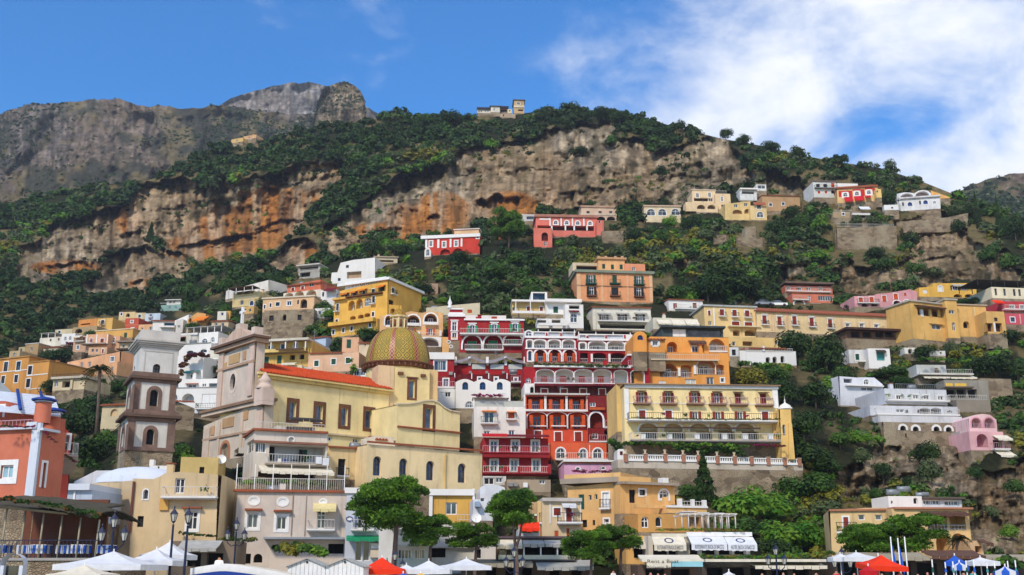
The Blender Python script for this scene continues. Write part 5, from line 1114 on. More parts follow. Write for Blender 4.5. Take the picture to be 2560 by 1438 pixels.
for (xa,xb,za) in ((0.0,0.28,0.1),(0.3,0.52,0.0),(0.62,0.8,-0.05)):
    mb=MB(); mb.box(PGL*xa,PGL*xb,0,4,PGH+za+0.25,PGH+za+0.3,'canvasw')
    o_=mb.build('shade_cloth',pg)
res=Hs('white restaurant terrace with lettered awnings and curtains','restaurant',97,3,8,'#cfc6b4',1110,1020,2190,1270,
   [('BOX','fascia',1490,985,2175,1028,-1.2,-0.8,'paint'),('BOX','fascia',1120,1000,1490,1036,-1.2,-0.8,'canvas'),('hole',1290,1175,260,120),('hole',1850,1165,600,110)]+[('BOX','column',x-14,1130,x+14,1220,-0.3,0.1,'paint') for x in (1655,1835,2000,2150)]+[('BOX','curtain',x-22,1135,x-4,1215,-0.15,-0.08,'canvasw') for x in (1650,1830,1990,2140,1325)],name='restaurant',short='the white restaurant terrace',fnd=5)
def lettered_awning(h,x0,x1,yt,yb,pr,mat,words,wx):
    f=h.face('F')
    a0,a1=f.pt(x0,yt)[0],f.pt(x1,yt)[0]; zt=f.pt((x0+x1)/2,yt)[1]; zb=f.pt((x0+x1)/2,yb)[1]
    mb=MB(); p=[f.m(a0,zt,-1.2),f.m(a1,zt,-1.2),f.m(a1,zb,-1.2-pr),f.m(a0,zb,-1.2-pr)]
    mb.hexa([(x,y,z-0.04) for x,y,z in p]+p,mat)
    n=int((a1-a0)/0.3)
    for k in range(n):
        b0,b1=a0+(a1-a0)*k/n,a0+(a1-a0)*(k+1)/n
        f.fbox(mb,b0,b1-0.01,zb-0.52-(0.05 if k % 2 else 0),zb-0.041,-1.22-pr,-1.2-pr,mat)
    o=h.part(mb,'awning')
    text_mesh('lettering',words,0.46,(a1-a0)*wx,'letters',o,f.m((a0+a1)/2,zb-0.27,-1.24-pr),(R(90),0,0))
    mb=MB(); c=[(p[0][i]+p[1][i]+p[2][i]+p[3][i])/4 for i in range(3)]; ax=Vector((0,-pr,zb-zt)).normalized(); nn=Vector((1,0,0)).cross(ax)
    pts=[Vector(c)+Vector((1,0,0))*0.42*math.cos(q)+ax*0.42*math.sin(q)-nn*-0.02 for q in [2*math.pi*i/14 for i in range(14)]]
    inn=[Vector(c)+Vector((1,0,0))*0.28*math.cos(q)+ax*0.28*math.sin(q)-nn*-0.02 for q in [2*math.pi*i/14 for i in range(14)]]
    up_=Vector((0,0,0.03))
    mb.add([v+up_ for v in pts]+[v+up_ for v in inn],[(i,(i+1) % 14,14+(i+1) % 14,14+i) for i in range(14)],'letters'); mb.build('emblem',o)
lettered_awning(res,1120,1455,1036,1118,1.0,'canvas','RISTORANTE BUCA DI BACCO',0.8)
lettered_awning(res,1500,1870,1030,1112,1.3,'canvasw','RISTORANTE BUCA DI BACCO',0.8)
lettered_awning(res,1878,2180,1036,1118,1.3,'canvasw','HOTEL BUCA DI BACCO',0.8)
Hs('yellow entrance bay with a striped awning left of the lettered awnings','house',99,3,7,'#d8a24c',870,1020,1108,1320,[('hole',1010,1200,110,110),('SLOPE','awning',905,1065,1070,1130,1.0,'canvas')],short='the yellow entrance bay',fnd=5)
Hs('cream house with red brown shutters and balcony left of the apricot house','house',102,4,8,'#d2b68a',-20,650,396,1050,[('rc',140,764,72,78,dict(door=False)),('rc',265,790,60,165,dict(bal=(0.9,'white','iron',0.9))),('oc',133,1000,42,70),('oc',255,985,30,90),('BOX','corner_strip',55,655,75,890,-0.05,-0.003,'#dcd2c4'),('BOX','corner_strip',385,655,396,890,-0.05,-0.003,'#dcd2c4'),('BOX','cornice',-20,618,400,655,-0.35,8,'#b4aca4'),('SLOPE','awning',185,335,676,700,0.8,'canvasw')],short='the cream red-shutter house',fnd=5)
reg('X')
Hs('narrow yellow house with red shutters between pines and the cream house','house',103,2,7,'#dcb878',1190,95,1345,760,[('oc',1265,655,50,170),('BAL',1215,1360,480,0.8,'white','iron')],short='the narrow yellow house',fnd=5)
Hs('cream corner house with a red shuttered window behind the forked pine','house',104,2,7,'#d2a870',1090,110,1200,500,[('rc',1165,410,100,100,dict(door=False))],short='the red-shutter corner house')
Hs('pale kiosk terrace with a bright red awning over dark glass','kiosk',98,2,5,'#c0c8c8',840,600,1225,750,[('hole',1040,650,330,50,dict(back='glass',dp=0.2)),('SLOPE','awning',845,1215,478,605,1.4,'canvasr'),('BOX','back_wall',845,470,1215,600,0.1,0.4,'#c8c0b0')],name='kiosk',short='the red awning kiosk')
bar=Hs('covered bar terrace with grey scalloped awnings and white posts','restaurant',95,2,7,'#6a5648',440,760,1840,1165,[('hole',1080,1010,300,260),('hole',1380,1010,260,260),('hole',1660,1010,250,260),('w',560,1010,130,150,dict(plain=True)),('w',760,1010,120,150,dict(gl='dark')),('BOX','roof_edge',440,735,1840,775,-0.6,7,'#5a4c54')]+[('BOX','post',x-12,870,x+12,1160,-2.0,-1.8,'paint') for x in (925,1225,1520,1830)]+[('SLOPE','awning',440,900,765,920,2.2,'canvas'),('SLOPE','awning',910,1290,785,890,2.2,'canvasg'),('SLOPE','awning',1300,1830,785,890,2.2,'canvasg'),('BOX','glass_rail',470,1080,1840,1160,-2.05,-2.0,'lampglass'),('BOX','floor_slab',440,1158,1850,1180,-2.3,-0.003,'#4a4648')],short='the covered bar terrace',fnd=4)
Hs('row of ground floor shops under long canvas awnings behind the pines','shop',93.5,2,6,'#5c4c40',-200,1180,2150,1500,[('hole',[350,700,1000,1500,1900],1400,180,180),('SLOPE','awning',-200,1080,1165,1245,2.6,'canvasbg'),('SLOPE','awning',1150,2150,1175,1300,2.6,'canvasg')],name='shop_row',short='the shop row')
Hs('white rendered wall house with a barred door left of the bar terrace','house',97,2,6,'#d4d0cc',30,720,450,1150,[('d',120,1050,80,160)],short='the white rendered house',fnd=5)
Hs('white domed house with satellite dishes under the crimson palazzo','house',108,6,6,'#d0d2d6',20,60,380,450,[('wd',185,70,60,50),('BOX','water_tank',50,110,140,205,-0.8,-0.003,'#8aa0b8'),('rc',350,240,70,130,dict(door=False))],short='the white domed house',fnd=6)
reg('K')
Hs('mustard house front with a double white window under a white roof edge','house',113,4,7,'#cf9a28',850,590,1292,880,[('w',1055,730,118,130),('BOX','roof_edge',820,525,1300,592,-0.4,6,'white'),('BOX','side_frame',820,592,856,820,-0.3,4,'white'),('BOX','side_frame',1280,520,1305,840,-0.3,4,'white'),('RAIL',1120,1300,795,860,-0.8,'rail')],short='the mustard house front',fnd=6)
dm=Hs('whitewashed vaulted roof house between the arched wing and the apricot house','house',117,6,6,'#d2d4d8',1360,560,1640,800,[('wd',1390,640,34,40)],top=[(1360,560),(1365,505),(1400,482),(1480,474),(1560,482),(1620,505),(1640,560)],short='the whitewashed vault',fnd=6)
Hs('white house with a flower balcony behind the largest promenade pine','house',98,6,7,'#d2d0cc',285,800,570,1330,[('dw',500,860,50,130,dict(bal=(0.7,'white','iron',0.5))),('w',350,850,60,70),('BOX','coping',275,780,580,806,-0.3,7,'white')],short='the white flower balcony house',fnd=3)
Hs('pale green café front with an arched cream awning behind the pines','café',95,4,5,'#b4c0b8',455,1135,812,1420,[('w',560,1215,150,110,dict(grid=4)),('w',720,1215,120,110,dict(grid=3)),('SLOPE','awning',455,800,1020,1135,2.0,'canvas'),('BOX','back_wall',455,1000,812,1135,0.0,0.4,'#c8c0b0')],name='cafe',short='the pale green café front',fnd=2)
Hs('low white shop house with a dark shop window behind the twin pines','shop',97,4,6,'#cfccc4',812,900,1345,1420,[('hole',910,1200,170,100),('w',[1010,1100],[1080,1080],50,60),('d',1330,1200,40,110),('BOX','ledge',805,1135,1350,1150,-0.4,-0.003,'#b8b4ac'),('w',[900,1240],960,60,60)],name='shop',short='the low white shop house',fnd=3)
# ------------------------------------------------------------------ front left of the church
reg('J')
tho=Hs('cream terrace house with roof garden, glazed corner and laundry on its balcony','house',111,22,7,'#cfc4b4',700,140,1362,560,
   [('wo',1040,217,52,54,dict(gl='lampglass')),('hole',1095,350,510,165,dict(back='#b4bcc4',dp=2.0)),('w',765,285,100,95,dict(grid=3)),('BOX','roof_edge',690,128,1370,146,-0.4,7,'tile'),('BOX','ledge',695,236,1370,254,-0.4,-0.003,'#8a5a48'),('RAIL',700,1345,60,130,0.3,'rail'),('BAL',800,1368,432,0.9,'#b0a494','rail'),('SLOPE','awning',745,1400,462,520,1.8,'canvas'),('hole',1000,540,520,60,dict(back='#6a5a50',dp=1.2)),
    ('BOX','laundry',1245,378,1300,440,-1.02,-0.98,'canvasw'),('BOX','laundry',1306,388,1362,455,-1.02,-0.98,'canvasw'),('BOX','door',850,262,915,425,1.9,1.99,'dark'),('BOX','door',1180,290,1215,430,1.9,1.99,'shgr'),('BOX','table',1060,390,1150,402,0.5,1.2,'shdk'),('BOX','curtain',1140,290,1172,430,1.7,1.8,'shdk'),('BOX','chair',990,385,1020,428,0.6,1.0,'bluepaint'),('BOX','chair',930,380,960,428,0.6,1.0,'paint'),('SIDE','L',[('w',668,280,60,100),('hole',545,325,40,50)])],short='the cream terrace house',fnd=8)
reg('J')
Hs('rooftop room with white sheet and dark awning above the terrace house','shed',117,22,3,'#c4bcb0',905,95,1255,170,[('hole',1110,130,240,60,dict(back='#8a98a4')),('SLOPE','awning',1010,1300,20,50,1.6,'canvasd')],name='roof_room',short='the rooftop room')
pal=Hs('pale pink front house with white framed windows and oval plaques','house',101,9,9,'#cfc0b2',530,690,1530,1420,
   [('ws',692,948,96,130,dict(sw=0.25)),('ws',952,968,90,120,dict(sw=0.25)),('BOX','tiled_hood',625,838,780,856,-0.5,-0.003,'tile'),('BOX','tiled_hood',885,850,1045,866,-0.5,-0.003,'tile'),('wo',705,766,92,70,dict(gl='paint',dp=0.05)),('wo',965,776,92,70,dict(gl='paint',dp=0.05)),('wo',1330,775,58,40,dict(gl='paint',dp=0.05)),('dw',1312,930,76,180,dict(bal=(0.9,'white','rail',0.9))),('SLOPE','awning',1240,1450,795,850,1.4,'canvasy2'),
    ('BOX','tiled_ledge',520,668,1540,690,-0.3,0.5,'tile'),('BOX','drainpipe',1045,700,1052,1080,-0.12,-0.003,'#a08a78'),('BOX','drainpipe',1165,710,1171,1080,-0.12,-0.003,'#b8a898'),('hole',[630,1420,1530-60],[1290,1200,1200],90,90),('ahole',740,1285,80,80),('BOX','shelf_canopy',800,1100,1600,1118,-1.6,-0.003,'#8a929a')],short='the pale pink front house',fnd=2)
def terrace_rail():
    f=pal.face('F')
    mb=MB(); a0,z0=f.pt(540,650)[0],f.pt(800,655)[1]; a1=f.pt(1520,650)[0]; rail_mesh(mb,f,a0,a1,pal.H+0.1,pal.H+2.4-1.1,0.2,'rail',step=0.2); pal.part(mb,'terrace_railing')
    for k in range(7):
        a=a0+(a1-a0)*k/6; mb=MB(); f.fbox(mb,a-0.04,a+0.04,pal.H,pal.H+2.6,0.15,0.25,'paint'); pal.part(mb,'post')
terrace_rail()
Hs('blue white front house with an arched balcony door and striped green awning','house',100,8,9,'#bcc2cc',1530,700,1880,1420,
   [('was',1690,925,112,190,dict(sur='shbl2',sw=0.22,bal=(0.9,'white','rail',0.5))),('SLOPE','awning',1540,1860,1085,1112,1.2,'shgr2'),('dw',[1650,1720],1220,60,180),('BOX','air_conditioner',1760,1150,1830,1200,-0.5,-0.003,'paint'),('BOX','air_conditioner',1755,1210,1830,1280,-0.5,-0.003,'#c8b8a0'),('BOX','coping',1525,650,1890,700,-0.2,0.5,'white'),('wo',1567,930,64,46,dict(gl='paint',dp=-0.04,hole=False,fr='shbl',sur=None))],short='the blue white front house',fnd=2)
Hs('yellow recess house with an arched window and dark door between front houses','house',104,6,8,'#c9ab72',350,610,535,1400,[('wa',430,785,80,150,dict(gl='dark',fr='shdk')),('d',415,1015,95,140),('BOX','tiled_hood',365,930,480,942,-0.4,-0.003,'tile'),('BOX','flower_box',365,850,505,875,-0.5,-0.003,'pot')],short='the yellow recess house',fnd=2)
reg('G')
lef=Hs('cream front house with wavy tiled top, curved balcony and brown drainpipe','house',97,4,9,'#cdb285',1090,650,1790,1440,
   [('was',1196,775,40,80,dict(sw=0.1)),('wd',1152,998,50,90,dict(gl='dark')),('dw',1475,705,80,125),('BAL',1340,1790,795,1.0,'white','rail'),('ws',1580,990,80,150,dict(sw=0.22)),('BOX','drainpipe',1075,670,1092,1090,-0.2,-0.003,'#6a4038'),('BOX','signboard',1315,795,1385,905,-0.2,-0.003,'#cf9a3a'),('BOX','tiled_hood',1500,880,1660,892,-0.5,-0.003,'tile')],top=[(1090,645),(1260,650),(1310,630),(1360,600),(1480,590),(1790,612)],short='the cream wavy-top house',fnd=2)
Hs('','',99,-12,8,'#c4ab84',748,680,1090,1440,[('w',828,782,28,54)],top=[(748,684),(1090,662)],name='left_wing',parent=lef,fnd=2)
dmo=MB(); p_=pix(gx(1150),gy(652),102); dmo.lathe([(5.2,-0.6),(5.0,0.0),(4.2,0.7),(2.8,1.25),(1.2,1.5),(0.05,1.55)],(0,0,0),'whitepaint2',20); o_=dmo.build('vaulted_roof'); o_.location=p_; o_.scale=(0.8,0.6,0.75); adopt(o_,lef.root)
Hs('low pale blue house with a flat white roof beside the orange villa','house',92,-4,6,'#a9b8cc',515,740,748,1000,[('BOX','roof_edge',505,690,752,742,-0.4,6,'whitepaint2'),('BOX','downpipe',605,750,618,850,-0.1,-0.003,'paint')],short='the low pale blue house')
Hs('whitewashed stair wall climbing to the bell tower','wall',104,-14,2,'#c4c4cc',610,600,1100,690,[],name='stair_wall',short='the stair wall',top=[(610,670),(790,580),(1100,578)],fnd=4)
Hs('white roof hut with small chimney beside the bell tower foot','hut',107,4,3,'white',1226,540,1372,590,[('d',1300,565,14,40),('BOX','chimney',1226,490,1262,540,0,0.8,'white')],name='roof_hut',short='the roof hut')
Hs('small yellow house with a dark draped awning below the church facade','house',107,8,6,'#bfa45c',1480,470,1790,640,[('d',1655,590,40,80)],short='the draped awning house',fnd=4)
# ------------------------------------------------------------------ orange villa, lower left corner
reg('Y')
OR='#c4684a'
vil=Hs('orange villa with white pilasters, flowered balcony and slatted roof pergola','villa',70,-16,2.3,OR,-120,645,470,1480,
   [('ws',85,1150,150,160,dict(sw=0.35,gl='canvasw2')),('BOX','pilaster',372,570,468,1480,-0.25,-0.003,'whitepaint2'),('BOX','ledge',-120,628,372,652,-0.3,-0.003,'whitepaint2'),('RAIL',-100,400,535,630,-0.2,'railpink'),('BOX','pilaster_cap',360,560,480,640,-0.35,-0.253,'whitepaint2'),
    ('SIDE','R',[('dws',520,1190,36,300,dict(gl='canvasw2')),('BOX','ledge',470,640,680,670,-0.3,-0.003,'whitepaint2')])],name='villa',short='the orange villa',fnd=4)
Hs('','',73.5,-14,2.0,'#bc5c42',-120,470,560,650,[('dws',20,430,40,130,dict(hole=False))],top=[(-120,300),(60,300),(230,478),(560,478)],name='roof_storey',parent=vil,push=False,fnd=0)
for (x,yb,yt,Yd) in ((498,570,300,70.2),(612,700,430,72.5)):
    a=pix(gx(x),gy(yb),Yd); b=pix(gx(x),gy(yt),Yd); h_=b.z-a.z
    mb=MB(); mb.lathe([(0.52,0),(0.5,h_*0.92)],(0,0,0),OR,16); mb.lathe([(0.62,h_*0.92),(0.62,h_*0.96),(0.5,h_)],(0,0,0),'whitepaint2',16); mb.lathe([(0.78,h_),(0.8,h_+0.1),(0.5,h_+0.2),(0.02,h_+0.3)],(0,0,0),'bluepaint',16); o_=mb.build('round_column'); o_.location=a; adopt(o_,vil.root)
def roof_slats():
    A=pix(gx(-120),gy(190),82); B=pix(gx(650),gy(262),82); C0=pix(gx(-120),gy(430),71); D0=pix(gx(730),gy(500),71)
    n=9
    for k in range(n):
        t0=k/n; t1=(k+0.72)/n
        P=[A.lerp(C0,t0),B.lerp(D0,t0),B.lerp(D0,t1),A.lerp(C0,t1)]
        mb=MB(); mb.hexa([tuple(p) for p in P]+[tuple(p+Vector((0,0,0.12))) for p in P],'whitepaint2'); o=mb.build('pergola_slat'); adopt(o,vil.root)
    for u in (0.42,0.78):
        mb=MB(); mb.tube([A.lerp(B,u)+Vector((0,0,0.35)),C0.lerp(D0,u)+Vector((0,0,0.35))],0.12,'bluepaint',6); o=mb.build('pergola_beam'); adopt(o,vil.root)
roof_slats()
Hs('','',78,38,6,'#c4483a',690,620,850,1480,[('dws',800,800,50,180),('dws',720,690,16,130),('BAL',668,870,960,1.4,'#a89a90','rail'),('SLOPE','curved_soffit',650,850,1180,1010,1.3,'#a8988c')],top=[(690,520),(740,545),(790,640),(850,690)],name='side_wing',parent=vil,fnd=3)
Hs('grey gabled house with red sloping roof behind the orange villa','house',96,20,6,'#9aa4ac',-40,130,140,330,[],top=[(-40,40),(0,60),(140,190)],short='the grey gabled house')
# ------------------------------------------------------------------ villas on the upper slope
reg('Q')
Hs('red and white villa with white window frames and creeper under the cliff','villa',300,-8,9,'#c8301c',460,1030,845,1145,
   [('ws',[500,593,678],[1070,1075,1068],20,36,dict(sw=0.3)),('ws',830,1020,16,24,dict(sw=0.25)),('ahole',[600,690],[1128,1122],70,40,dict(back='#a82818')),('BOX','cornice',430,1008,848,1030,-0.4,0.2,'paint'),('BOX','panel',460,1040,475,1100,-0.06,-0.003,'paint'),('BOX','panel',545,1040,560,1100,-0.06,-0.003,'paint'),('BOX','panel',632,1035,645,1095,-0.06,-0.003,'paint'),('BOX','panel',710,1030,722,1090,-0.06,-0.003,'paint')],top=[(460,1042),(845,1000)],name='villa',short='the red and white villa')
Hs('pale yellow house end rising behind the red and white villa','house',306,-8,6,'#d8b484',665,972,838,1010,[],cor=(0.3,0.3,'#d8d0c8'),short='the pale yellow house end')
Hs('white chapel front with a dark arched door left of the red villa','chapel',298,-4,5,'#ddd8d0',455,1095,500,1162,[('wa',478,1132,24,44)],top=[(455,1120),(465,1100),(478,1094),(490,1100),(500,1120)],name='chapel',short='the white chapel front')
sal=Hs('salmon pink villa with white arched windows and a long dark loggia','villa',312,3,10,'#d86a58',1240,885,1672,1020,
   [('was',[1380,1458,1535,1622],[920,922,924,926],26,24,dict(sw=0.35)),('hole',1450,960,400,34,dict(back='#4a2a20',dp=1.5)),('BOX','panel',1265,892,1335,902,-0.06,-0.003,'paint'),('BOX','eaves',1230,868,1680,886,-0.5,10,'#a8705c')]+[('BOX','column',x-5,945,x+5,978,-0.2,0.2,'paint') for x in (1352,1448,1510,1600)]+[('BOX','pilaster',x-5,888,x+5,945,-0.1,-0.003,'paint') for x in (1340,1418,1498,1578)],name='villa',short='the salmon pink villa')
Hs('','',309,3,6,'#d86a54',1225,960,1355,1095,[('ahole',1303,1020,46,60,dict(back='#5a2018')),('wa',1308,1068,20,34)],name='lower_bay',parent=sal)
Hs('','',309,3,5,'#d86c58',1668,905,1718,1010,[('w',1690,915,14,16)],name='end_bay',parent=sal)
Hs('small grey flat roofed house behind the lone pine','house',322,2,6,'#b8b4b0',1140,862,1235,910,[('wd',1200,888,50,20)],short='the grey flat-roofed house')
Hs('tiny vermilion house half hidden left of the salmon villa','house',306,2,5,'#cc4020',978,985,1058,1038,[('w',1020,1020,30,24)],short='the tiny vermilion house')
Hs('faded ruin house with dark square windows under the cliff','house',326,4,7,'#cfb094',1560,815,1808,905,[('wd',[1608,1693,1768],[848,848,848],22,16),('ahole',[1700,1770],[892,892],60,28),('BOX','ledge',1555,862,1810,870,-0.15,-0.003,'#c8b8a0'),('BOX','eaves',1555,804,1812,816,-0.3,7,'#b08a70')],short='the faded ruin house')
orp=Hs('orange palazzo with dark green balconies and a rooftop block','palazzo',228,6,12,'#de9058',1528,1278,2062,1480,
   [('do',[1627,1965],[1322,1328],34,62,dict(shm='shgr',bal=(0.8,'shgr','shgr',0.7))),('dc',1795,1322,32,60,dict(shm='shgr',bal=(0.8,'shgr','shgr',0.7))),('do',[1632,1965],[1405,1412],34,62,dict(bal=(0.7,'#7a4a38','iron',0.6))),('dc',1797,1408,50,60,dict(bal=(0.7,'#7a4a38','iron',0.4))),('BOX','cornice',1515,1262,2072,1280,-0.5,12,'#7a8470'),('BOX','string_course',1528,1368,2062,1374,-0.1,-0.003,'#8a6a50'),('BOX','pilaster',1700,1280,1714,1480,-0.1,-0.003,'#e0a878'),('BOX','pilaster',1880,1280,1894,1480,-0.1,-0.003,'#d8a070'),('BOX','quoin',1528,1280,1556,1480,-0.1,-0.003,'#e2b080'),('BOX','quoin',2040,1280,2062,1480,-0.1,-0.003,'#e2b080')],name='palazzo',short='the orange palazzo')
Hs('','',232,6,7,'#dfa060',1680,1178,1866,1262,[('gs',[1718,1780,1842],[1230,1234,1234],22,34,dict(sur=None)),('BOX','cornice',1670,1168,1876,1182,-0.4,7,'#b8885c')]+[('BOX','chimney',x-8,1148,x+8,1168,1,2,'#c89a78') for x in (1690,1740,1808,1856)],name='roof_block',parent=orp,push=False,fnd=0)
Hs('','',232,6,7,'#d8845a',1868,1212,2010,1264,[('w',1930,1248,24,26)],name='roof_wing',parent=orp,push=False,fnd=0)
Hs('','',233,6,6,'#cdb894',1500,1205,1680,1264,[('hole',1600,1240,150,30)],name='roof_terrace',parent=orp,push=False,fnd=0)
reg('S')
Hs('cream villa with three wide arched windows below the cliff','villa',322,2,8,'#d8c49c',770,208,1105,350,[('was',[832,935,1055],[258,258,255],76,58),('BOX','eaves',762,196,1110,210,-0.3,8,'#b89a80')],name='villa',short='the cream three-arch villa')
crv=Hs('cream stepped villa with paired arches and white windows','villa',318,3,9,'#d9bc90',1245,175,1442,260,[('ahole',[1290,1385],210,74,40,dict(back='#6a5a50',dp=1.2)),('BOX','terrace',1150,165,1245,250,0,4,'#d9bc90')],name='villa',short='the cream stepped villa')
Hs('','',321,3,7,'#d9bd92',1208,60,1422,175,[('ws',[1258,1368],[105,100],26,40),('hole',1290,143,130,30),('w',1378,145,40,30)],cor=(0.3,0.2,'#cdb69a'),name='upper_storey',parent=crv,push=True)
Hs('','',319.5,3,7,'#d9bd92',1422,90,1560,235,[('ws',1482,138,24,40),('RAIL',1424,1525,60,90,0.2,'rail'),('wd',1490,205,30,30)],name='right_wing',parent=crv)
ylv=Hs('pale yellow arched villa beside the brown stone barn','villa',312,4,8,'#ddbb74',1505,172,1740,330,[('w',[1608,1700],[200,190],34,30),('ahole',1622,255,88,40,dict(back='#a87a48')),('ahole',1715,250,60,44,dict(back='#a87a48'))],top=[(1505,185),(1690,162),(1740,160)],name='villa',short='the pale yellow arched villa')
Hs('','',311,4,6,'#e0c080',1740,200,1890,330,[('was',1830,280,60,50),('ws',1820,212,40,36),('SLOPE','canopy',1765,1875,172,200,0.8,'tile')],name='bow_front',parent=ylv)
Hs('brown stone barn with two small dark windows','barn',316,4,8,'#b0895c',1852,108,2195,250,[('wsd',[1925,2040],[190,182],26,26),('TILE',1845,2200,88,108,0.3,5)],name='barn',short='the brown stone barn')
Hs('white modern house with roof frame high above the stone barn','house',330,4,8,'#d0d2d0',1645,60,1800,150,[('hole',1720,80,110,24,dict(back='#5a5c60')),('BOX','roof_slab',1640,44,1800,56,-0.8,8,'white'),('BOX','post',1648,56,1654,90,-0.7,-0.6,'white')],short='the white modern house')
Hs('small white glazed tower house beside the modern house','house',333,4,5,'#d6d6d2',1795,5,1886,62,[('w',1842,28,70,30)],short='the small glazed tower house')
reg('U')
Hs('white house with dark upper shutters and orange lower windows','house',312,4,9,'#d2d2cc',205,92,560,330,[('w',[275,385],152,56,60,dict(shut='c',shm='shdk')),('oc',500,142,50,66),('oc',[288,396],[250,248],44,44,dict(door=False,sur='paint',sw=0.15)),('BAL',215,560,190,0.9,'grey','iron'),('BOX','roof_edge',195,72,568,92,-0.3,9,'#6a5a54'),('ahole',508,240,66,60)],short='the white orange-window house')
Hs('bright white flat house behind the red and yellow villa','house',318,4,7,'white',565,108,880,190,[],top=[(565,112),(880,118)],short='the bright white flat house')
ryv=Hs('red and yellow villa with white framed windows and crimson awnings','villa',306,-10,9,'#dfb470',560,180,1180,400,
   [('was',[690,868,1050],[285,268,248],62,56,dict(sw=0.5)),('BOX','red_panel',590,230,632,320,-0.06,-0.003,'#c01820'),('BOX','red_panel',745,225,800,320,-0.06,-0.003,'#c01820'),('BOX','red_panel',925,205,985,300,-0.06,-0.003,'#c01820'),('BOX','red_panel',1105,185,1145,285,-0.06,-0.003,'#c01820'),('BOX','red_panel',632,225,745,244,-0.06,-0.003,'#c01820'),('BOX','red_panel',800,200,925,224,-0.06,-0.003,'#c01820'),('BOX','red_panel',985,180,1105,204,-0.06,-0.003,'#c01820'),('SLOPE','awning',670,800,320,400,1.2,'canvasc'),('SLOPE','awning',820,970,305,385,1.2,'canvasc'),('SLOPE','awning',985,1070,298,340,1.2,'canvasc'),('BOX','eaves',545,158,1185,185,-0.5,9,'tile')],top=[(560,210),(1180,145)],name='villa',short='the red and yellow villa')
Hs('','',303,0,5,'#e0b860',1160,200,1240,330,[('w',1180,236,30,30)],name='porch',parent=ryv)
wav=Hs('white villa with two great arches and blue windows on the right ridge','villa',306,-12,9,'#d8d8d8',1470,335,2135,520,
   [('was',[1675,1912],[430,400],70,60,dict(gl='shbl',fr='shbl')),('wd',[1570,1830],[430,408],26,56),('was',2050,402,50,34),('BOX','ledge',1460,318,2140,340,-0.6,-0.003,'#c8c8cc')],top=[(1470,375),(2135,300)],name='villa',short='the white two-arch villa')
Hs('','',309,-12,6,'#dcdcdc',1470,260,1995,350,[('ahole',1630,312,205,92,dict(back='#9a8078',dp=1.4)),('ahole',1862,278,205,90,dict(back='#9a8078',dp=1.4))],top=[(1470,275),(1535,262),(1600,250),(1680,255),(1740,268),(1800,228),(1880,215),(1950,228),(1995,265)],name='arcade',parent=wav,push=True,fnd=0)
Hs('orange house end with sloping roof right of the two-arch villa','house',312,-14,6,'#dfa03c',1995,230,2285,345,[],top=[(1995,225),(2120,265),(2285,325)],short='the orange house end')
Hs('white garden wall gate with blue doors below the two-arch villa','wall',300,-6,2,'#dcdcda',1280,440,1500,520,[('wd',1405,485,30,24)],name='garden_wall',short='the white garden wall')
Hs('stone terrace house with blue window and a brown pergola below the red villa','house',298,4,6,'#a8906c',510,555,800,640,[('ws',660,580,36,36,dict(fr='shbl')),('RAIL',510,800,520,555,0.1,'rail')],short='the stone terrace house')
Hs('low brown canopy terrace with white edge beside the stone terrace house','shed',297,2,5,'#8a7468',790,540,1055,650,[('hole',930,620,130,40),('BOX','terrace_edge',785,575,1060,605,-0.6,-0.003,'#d0ccc4'),('SLOPE','awning',890,1050,470,520,1.2,'canvasw')],name='terrace_shed',short='the brown canopy terrace')
def stone_wall(label,reg_,x0,y0,x1,y1,Y,yaw,top=None,rail=None,dep=3,short=None,mat='stone'):
    reg(reg_)
    ft=[('RAIL',)+rail] if rail else []
    return Hs(label,'retaining wall',Y,yaw,dep,mat,x0,y0,x1,y1,ft,name='retaining_wall',top=top,short=short or label,fnd=2)
stone_wall('tall brown retaining wall with white railing and poles on the right slope','U',560,790,1470,1110,292,2,top=[(560,800),(1150,770),(1300,745),(1470,765)],rail=(570,1440,700+25,775,0.3,'rail'),short='the tall railed retaining wall')
stone_wall('long low tan retaining wall right of the railed wall','U',1470,650,2560,760,300,-4,top=[(1470,700),(2250,630),(2560,565)],short='the long tan retaining wall')
stone_wall('grey stone terrace wall below the salmon pink villa','S',385,430,580,530,300,2,short='the grey terrace wall')
stone_wall('pale stone terrace wall among the olive trees','S',1400,468,1520,515,278,4,short='the pale terrace wall')
stone_wall('stepped pale stone wall with a doorway among the gardens','S',1625,488,1850,545,277,4,top=[(1625,490),(1690,488),(1692,395),(1790,388),(1792,485),(1850,490)],short='the stepped garden wall')
stone_wall('small pink brick retaining wall above the red hotel','Q',425,1350,550,1420,262,4,mat='#a5846c',short='the pink brick wall')
stone_wall('rough stone wall below the brown stone ruin','B',720,665,1135,760,226,-6,short='the rough stone wall')
stone_wall('grey planted retaining wall left of the peach house','A',640,705,790,800,262,-10,short='the grey planted wall')
stone_wall('grey concrete wall on the cliff below the towel terrace','F',1180,1290,1500,1400,172,4,mat='#8a7f70',short='the grey concrete wall')
stone_wall('curving stone path wall at the right cliff top','F',1390,1085,1700,1200,180,6,short='the curving path wall')
stone_wall('grey cliff retaining wall behind the dark conifer','O',560,1175,2100,1440,131.5,6,mat='#7a6c5c',short='the cliff retaining wall')
reg('W')
Hs('ridge villa with dark eaves and a white gabled bay, on the skyline','villa',470,2,9,'#c9c2b4',200,535,760,690,[('w',[280,380,540,640],[620,610,600,600],50,60),('BOX','eaves',190,480,770,545,-0.8,9,'#3c3a44')],name='villa',short='the ridge villa',top=[(200,540),(760,500)],fnd=8)
Hs('white middle bay of the ridge villa between its dark roofs','villa',468,2,8,'#d6cfc2',750,430,1115,650,[('w',890,540,60,80)],cor=(0.3,0.6,'#55504e'),name='villa',short='the ridge villa bay',fnd=8)
